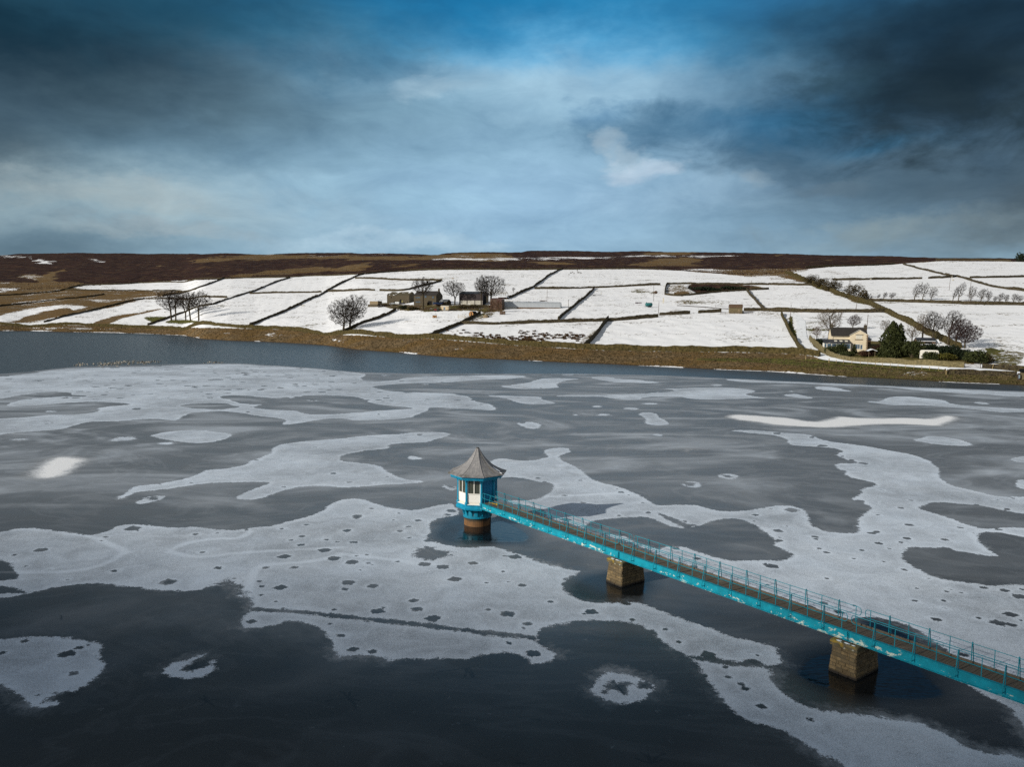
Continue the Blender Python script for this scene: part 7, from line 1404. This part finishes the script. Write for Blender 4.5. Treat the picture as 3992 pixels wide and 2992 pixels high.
p, m = farm('k', 1825, 735); t = thing('stone_hut', 'small tan stone hut with a brown curved roof standing in the field wall', 'hut', p, R_(-9)); a = 103*m; z1 = 95*m; hh = 152*m
MB().box(-a, a, 0, 5, -.6, z1).build('wall', M_hut, t); prof = [(2.5-2.8*math.cos(math.pi*i/8), z1+(hh-z1)*math.sin(math.pi*i/8)**.8) for i in range(9)]
MB().prism([(-a-.15, y, z) for y, z in prof], (2*a+.3, 0, 0)).build('roof', M_brown, t); MB().box(a*.3, a*.62, -.05, .02, 0, z1*.7).build('door', M_timb, t)
MB().box(a+.1, a+.8, .8, 1.5, -.3, 1.7).build('water_butt', M_wglass, t)
p, m = farm('t', 2010, 408); t = thing('flat_trailer', 'long flat farm trailer with an upright end rack in the upper middle field', 'trailer', p, R_(-6)); MB().box(-130*m, 115*m, -1, 1, .75, .92).build('bed', M_dark, t)
for xx in (-55*m, -25*m):
    for sy in (-.9, .9): MB().lathe([(.08, -.1), (.38, -.1), (.38, .1), (.08, .1)], 14).xf(Matrix.Translation((xx, sy, .38)) @ Matrix.Rotation(math.pi/2, 4, 'X')).build('wheel', M_rubber, t)
mm = MB(); mm.box(105*m, 115*m, -1, -.9, .9, 70*m); mm.box(105*m, 115*m, .9, 1, .9, 70*m); mm.box(105*m, 115*m, -.9, .9, 66*m, 70*m); mm.build('end_rack', M_conc, t)
p, m = farm('k', 490, 408); t = thing('rusty_baler', 'rusty round farm implement left of the quarry track, behind the pole', 'farm implement', p, R_(20)); MB().lathe([(.3, -.7), (1.1, -.7), (1.2, 0), (1.1, .7), (.3, .7)], 18).xf(Matrix.Translation((.4, 0, 1.15)) @ Matrix.Rotation(math.pi/2, 4, 'X')).build('drum', M_brown, t); MB().prism([(-2.2, -.5, .3), (.4, -.5, .3), (.3, -.5, 1.6), (-1., -.5, 1.)], (0, 1, 0)).build('feed_box', M_rustc, t); MB().box(-3.4, -2.1, -.1, .1, .4, .55).build('drawbar', M_dark, t)
p, m = farm('k', 200, 566); t = thing('scrap_pile', 'low purplish pile of bagged scrap left of the teal tanker', 'scrap pile', p, 0); mm = MB(); rs = random.Random(8)
for i in range(8): k = len(mm.v); mm.lathe([(.05, .5), (.35, .42), (.5, .1), (.45, 0)], 8); mm.xf(Matrix.Translation((rs.uniform(-2., 2.), rs.uniform(-.7, .7), 0)) @ Matrix.Rotation(rs.uniform(-.3, .3), 4, 'Y') @ Matrix.Diagonal((1.3, 1, 1.5, 1)), k)
mm.build('bags', plain('purple_grey_bags', (.05, .03, .06), (.09, .06, .06), 1), t)
p, m = farm('k', 1985, 502); t = thing('harrow', 'small dark drag harrow with a long drawbar in the field right of the quarry', 'farm implement', p, 0); mm = MB()
for k in range(4): mm.box(-1.2, .6, k*.5, k*.5+.08, .25, .36)
for k in range(4): mm.box(-1.15+k*.55, -1.07+k*.55, 0, 1.6, .26, .4)
mm.build('frame', M_rustc, t); MB().tube((.5, .8, .3), (6.5, .8, .5), .08).build('drawbar', M_dark, t)
p, m = farm('k', 622, 562); t = thing('yellow_ladder', 'small upright yellow frame by the track bend below the quarry', 'ladder', p, 0); mm = MB()
for xx in (-.4, .4): mm.tube((xx, 0, -.2), (xx*.6, .2, 80*m), .07)
for k in range(5): mm.tube((-.38, .03, .4+k*.75), (.38, .03, .4+k*.75), .05)
mm.build('frame', M_yel, t)
t = thing('drain_pipe', 'long dark pipe lying on the snow from the track bend towards the stone hut', 'pipe', H('k', 850, 608), 0); P_ = [H('k', x, y)-H('k', 850, 608)+Vector((0, 0, .2)) for x, y in ((850, 608), (1000, 616), (1150, 626), (1300, 634), (1450, 652), (1700, 664))]; MB().path([tuple(v) for v in P_], .28, 6).build('pipe', M_dark, t)
# tiny farm animals
def sheep_make(label, p, yaw, mat, s, name='sheep', cat='sheep', group='sheep on the hill'):
    t = thing(name, label, cat, p, yaw, group); t.scale = (s, s, s)
    bm = MB(); prof = [(.02, -.62), (.20, -.58), (.30, -.35), (.32, 0), (.30, .3), (.24, .5), (.13, .62), (.11, .72), (.13, .80), (.11, .95), (.05, 1.06), (.01, 1.08)]
    off = [0, 0, 0, 0, 0, .02, .10, .20, .25, .20, .12, .10]; n = 12; vs = []
    for (r, x), o_ in zip(prof, off): vs += [(x, r*.85*math.cos(6.2832*i/n), .68+o_+r*math.sin(6.2832*i/n)) for i in range(n)]
    bm.add(vs, [(j*n+i, j*n+(i+1) % n, (j+1)*n+(i+1) % n, (j+1)*n+i) for j in range(len(prof)-1) for i in range(n)])
    for xx in (-.42, .38):
        for yy in (-.14, .14): bm.tube((xx, yy, .55), (xx-.04 if xx < 0 else xx, yy, .28), .085, .05, 6); bm.tube((xx-.04 if xx < 0 else xx, yy, .30), (xx, yy, 0), .05, .035, 6)
    for yy in (-.12, .12): bm.tube((.80, yy*.7, 1.02), (.74, yy*1.8, 1.05), .04, .01, 5)
    bm.tube((-.60, 0, .75), (-.68, 0, .45), .04, .02, 5); bm.build('body', mat, t, smooth=True); return t
M_fl = plain('fleece', (.50, .45, .34), (.40, .36, .27), 3, .9); M_flw = plain('pale_fleece', (.62, .57, .46), None, 3, .9); M_blk = plain('black_hide', (.012, .011, .010), None, 3, .7); M_bei = plain('fawn_hide', (.34, .25, .15), None, 3, .85)
for i, (sh, x, y, yw, mt, s, lb) in enumerate([('4', 890, 424, 0, M_fl, 1.3, 'pale sheep lying against the level wall, leftmost of the four by the hedge bushes'), ('4', 918, 424, 20, M_flw, 1.4, 'pale sheep second from the left along the level wall by the hedge bushes'), ('4', 942, 423, 170, M_fl, 1.3, 'pale sheep third along the level wall, close to its neighbour on the right'), ('4', 968, 422, 10, M_flw, 1.35, 'pale sheep rightmost of the four along the level wall'),
    ('4', 1592, 405, 30, M_flw, 1.3, 'pale sheep at the foot of the upper right diagonal wall, left of two'), ('4', 1600, 432, 170, M_fl, 1.3, 'pale sheep a little below the other by the upper right diagonal wall'), ('4', 1945, 402, 0, M_flw, 1.3, 'pale sheep against the short wall at the right border'), ('2', 402, 655, 10, M_flw, 1.5, 'pale sheep beside the black pony near the long diagonal wall'), ('2', 1692, 420, 5, M_bei, 1.6, 'lone fawn sheep on the high white slope above the barn')]):
    sheep_make(lb, H(sh, x, y), R_(yw), mt, s)
sheep_make('black pony standing by the long diagonal wall, left of the leaning trees', H('2', 380, 650), R_(160), M_blk, 2.1, 'pony', 'pony', 'ponies on the hill'); sheep_make('dark pony grazing alone uphill of the black one, by the long diagonal wall', H('2', 466, 607), R_(60), M_blk, 1.9, 'pony', 'pony', 'ponies on the hill')
# ------------------------------------------------------------------ uncountable ground cover
def blades(name, label, cat, P, h0, h1, mat, per=3, seed=1, wid=.12, lean=.35):
    rnd = np.random.RandomState(seed); k = len(P)*per; B = np.repeat(P, per, 0)+np.c_[rnd.normal(0, .22, (k, 2)), np.zeros(k)]
    a = rnd.uniform(0, 6.283, k); d = np.c_[np.cos(a), np.sin(a), np.zeros(k)]*wid*rnd.uniform(.6, 1.6, (k, 1)); h_ = rnd.uniform(h0, h1, k); tp = B+np.c_[rnd.normal(0, lean, (k, 2))*h_[:, None], h_]
    V = np.stack([B-d-[0, 0, .1], B+d-[0, 0, .1], tp+d*.35, tp-d*.35], 1).reshape(-1, 3); o0 = V.mean(0)
    me = bpy.data.meshes.new(name); me.vertices.add(4*k); me.vertices.foreach_set('co', (V-o0).astype(np.float32).ravel()); me.loops.add(4*k); me.loops.foreach_set('vertex_index', np.arange(4*k, dtype=np.int32)); me.polygons.add(k); me.polygons.foreach_set('loop_start', np.arange(0, 4*k, 4, dtype=np.int32)); me.update(calc_edges=True); me.materials.append(mat)
    o = bpy.data.objects.new(name, me); COL.objects.link(o); o.location = o0; setp(o, label=label, category=cat, kind='stuff'); return o
def scatter(n, seed, u0, u1, fy):
    r = np.random.RandomState(seed); u = r.uniform(u0, u1, n); ys, yb, zb, yf, zf, yk, zk = knots(u); y = fy(r.rand(n), ys, yb, yf); y = np.where(u > .36, np.minimum(y, ys+(yb-ys)*.62), y) if n == 16000 else y; x = u*y; return np.c_[x, y, height(x, y)]
def _tan(n, p):
    f = n.noise(n.pos(), .25, 5); g = n.noise(n.pos(), 1.4, 3); x, y, z = n.sep(n.pos()); gr = n.step(n.math('DIVIDE', x, y), .28, .5)
    c = n.mix(n.step(g, .35, .65), (.075, .055, .030), (.135, .100, .056)); c = n.mix(n.math('MULTIPLY', n.step(f, .42, .60), n.math('MULTIPLY_ADD', gr, .5, .4)), c, (.062, .055, .024))
    n.put(p.inputs['Base Color'], c); p.inputs['Roughness'].default_value = .95; p.inputs['Specular IOR Level'].default_value = .05
M_tang = material('dead_bank_grass', _tan)
blades('bank_grass', 'rough tan winter grass covering the bank along the shore', 'grass', scatter(16000, 3, -.75, .72, lambda r, ys, yb, yf: ys+(yb-ys)*(.05+.92*r)), .12, .36, M_tang, 3, 3, .16)
# brown rush tussocks in the lower field
r = np.random.RandomState(9); T = []
for cx, cy, sx, sy, n in (('2', 2100, 930, 60), ('2', 2050, 925, 30), ('3', 60, 935, 90), ('3', 200, 940, 60), ('3', 460, 915, 70), ('3', 240, 900, 40), ('3', 90, 880, 20), ('2', 1940, 900, 20), ('2', 1800, 880, 8), ('3', 540, 972, 5), ('3', 540, 925, 30)) if False else ():
    pass
for sh, x, y, n, sp in (('2', 2100, 932, 26, 50), ('2', 2040, 928, 10, 30), ('3', 60, 935, 34, 60), ('3', 200, 942, 24, 60), ('3', 470, 915, 30, 60), ('3', 240, 900, 16, 50), ('3', 100, 880, 8, 40), ('2', 1930, 902, 9, 40), ('2', 1800, 885, 7, 80), ('3', 536, 972, 3, 12), ('3', 545, 925, 12, 35), ('3', 540, 362, 10, 40)):
    for _ in range(n): q = H(sh, x+r.normal()*sp*1.0, y+r.normal()*14); T.append((q.x, q.y, q.z))
T = np.array(T)
def tuss(): 
    rr = np.random.RandomState(4); P = np.repeat(T, 7, 0); P = P+np.c_[rr.normal(0, .40, (len(P), 2)), np.zeros(len(P))]; return P
M_rush = plain('brown_rushes', (.085, .05, .026), (.045, .028, .016), .8, .95, .05)
blades('rush_tussocks', 'scattered dark brown rush tussocks poking through the snow of the lower field', 'rushes', tuss(), .35, .8, M_rush, 4, 5, .2, .5)
# moor heather and grass give the skyline and the intake edge a ragged outline
M_hea = plain('heather', (.030, .018, .016), (.055, .032, .024), .4, .95, .05)
blades('heather', 'dark heather and dead grass covering the moor edge', 'heather', np.concatenate([scatter(9000, 6, -.7, .5, lambda r, ys, yb, yf: yf+(0.0+r**2*.35)*500), scatter(6000, 7, -.72, .45, lambda r, ys, yb, yf: knots(np.array([0.0]))[5]*0+yf+600+r*900)]), .25, .7, M_hea, 2, 7, .3)
# broken ice along the windward edge of the frosted sheet
def shards():
    r = np.random.RandomState(12); P = []
    for sh, x, y, n, sx, sy in (('A', 700, 205, 70, 70, 7), ('A', 800, 195, 80, 90, 7), ('A', 920, 190, 60, 70, 5), ('A', 520, 205, 20, 40, 6), ('A', 1000, 185, 20, 40, 3), ('A', 1380, 192, 26, 50, 3)):
        for _ in range(n): q = S(sh, x+r.normal()*sx*.6, y+r.normal()*sy); c = lake_pt(*q); P.append((c[0], c[1]))
    mm = MB(); rr = random.Random(2)
    for x, y in P:
        s = rr.uniform(.15, .42); a = rr.uniform(0, 6.28); dx, dy = math.cos(a)*s, math.sin(a)*s
        k = len(mm.v); mm.prism([(x-dx, y-dy, -.03), (x+dx, y+dy, -.03), (x+dx*.6+.05, y+dy*.6, s*rr.uniform(.5, 1.3)), (x-dx*.7, y-dy*.7, s*rr.uniform(.3, .9))], (-dy*.25, dx*.25, .0))
    o0 = Vector((P[0][0], P[0][1], 0)); mm.v = [tuple(Vector(v)-o0) for v in mm.v]
    o = mm.build('broken_ice', plain('broken_ice', (.36, .33, .27), (.28, .26, .22), 1., .5)); o.location = o0; setp(o, label='pale broken ice fragments piled along the far edge of the frosted sheet', category='ice', kind='stuff')
shards()

# unseen mesh added behind the viewpoint to block sun from the near ice
def added_shade_cloud():
    r = random.Random(21); bm = bmesh.new() if False else None; mm = MB(); ht = 620.0
    off = SUN_V*(ht/SUN_V.z)
    n, k = 48, 20; vs = []; fs = []
    for j in range(k+1):
        ph = -math.pi/2+math.pi*j/k
        for i in range(n):
            a = 6.28318*i/n; q = 1+0.13*math.sin(3*a+1.0)+0.08*math.sin(7*a+ph*3)+0.05*math.sin(11*a-ph*5)
            c_ = math.cos(ph); vs.append((CLX*q*c_*math.cos(a), CLY*q*c_*math.sin(a), 25*math.sin(ph)*(1.5 if ph > 0 else .5)*(1+.25*math.sin(5*a+ph*4))))
    fs = [(j*n+i, j*n+(i+1) % n, (j+1)*n+(i+1) % n, (j+1)*n+i) for j in range(k) for i in range(n)]
    mm.add(vs, fs); o = mm.build('added_shade_cloud', plain('added_cloud_white', (.8, .8, .8), None, .01, 1., 0.), smooth=True)
    o.location = Vector((CL0[0], CL0[1], 0))+off; o.rotation_euler = (0, 0, CLR); o['kind'] = 'structure'
CL0, CLX, CLY, CLR = (0.0, -66.0), 190.0, 112.0, math.radians(-6)
added_shade_cloud()
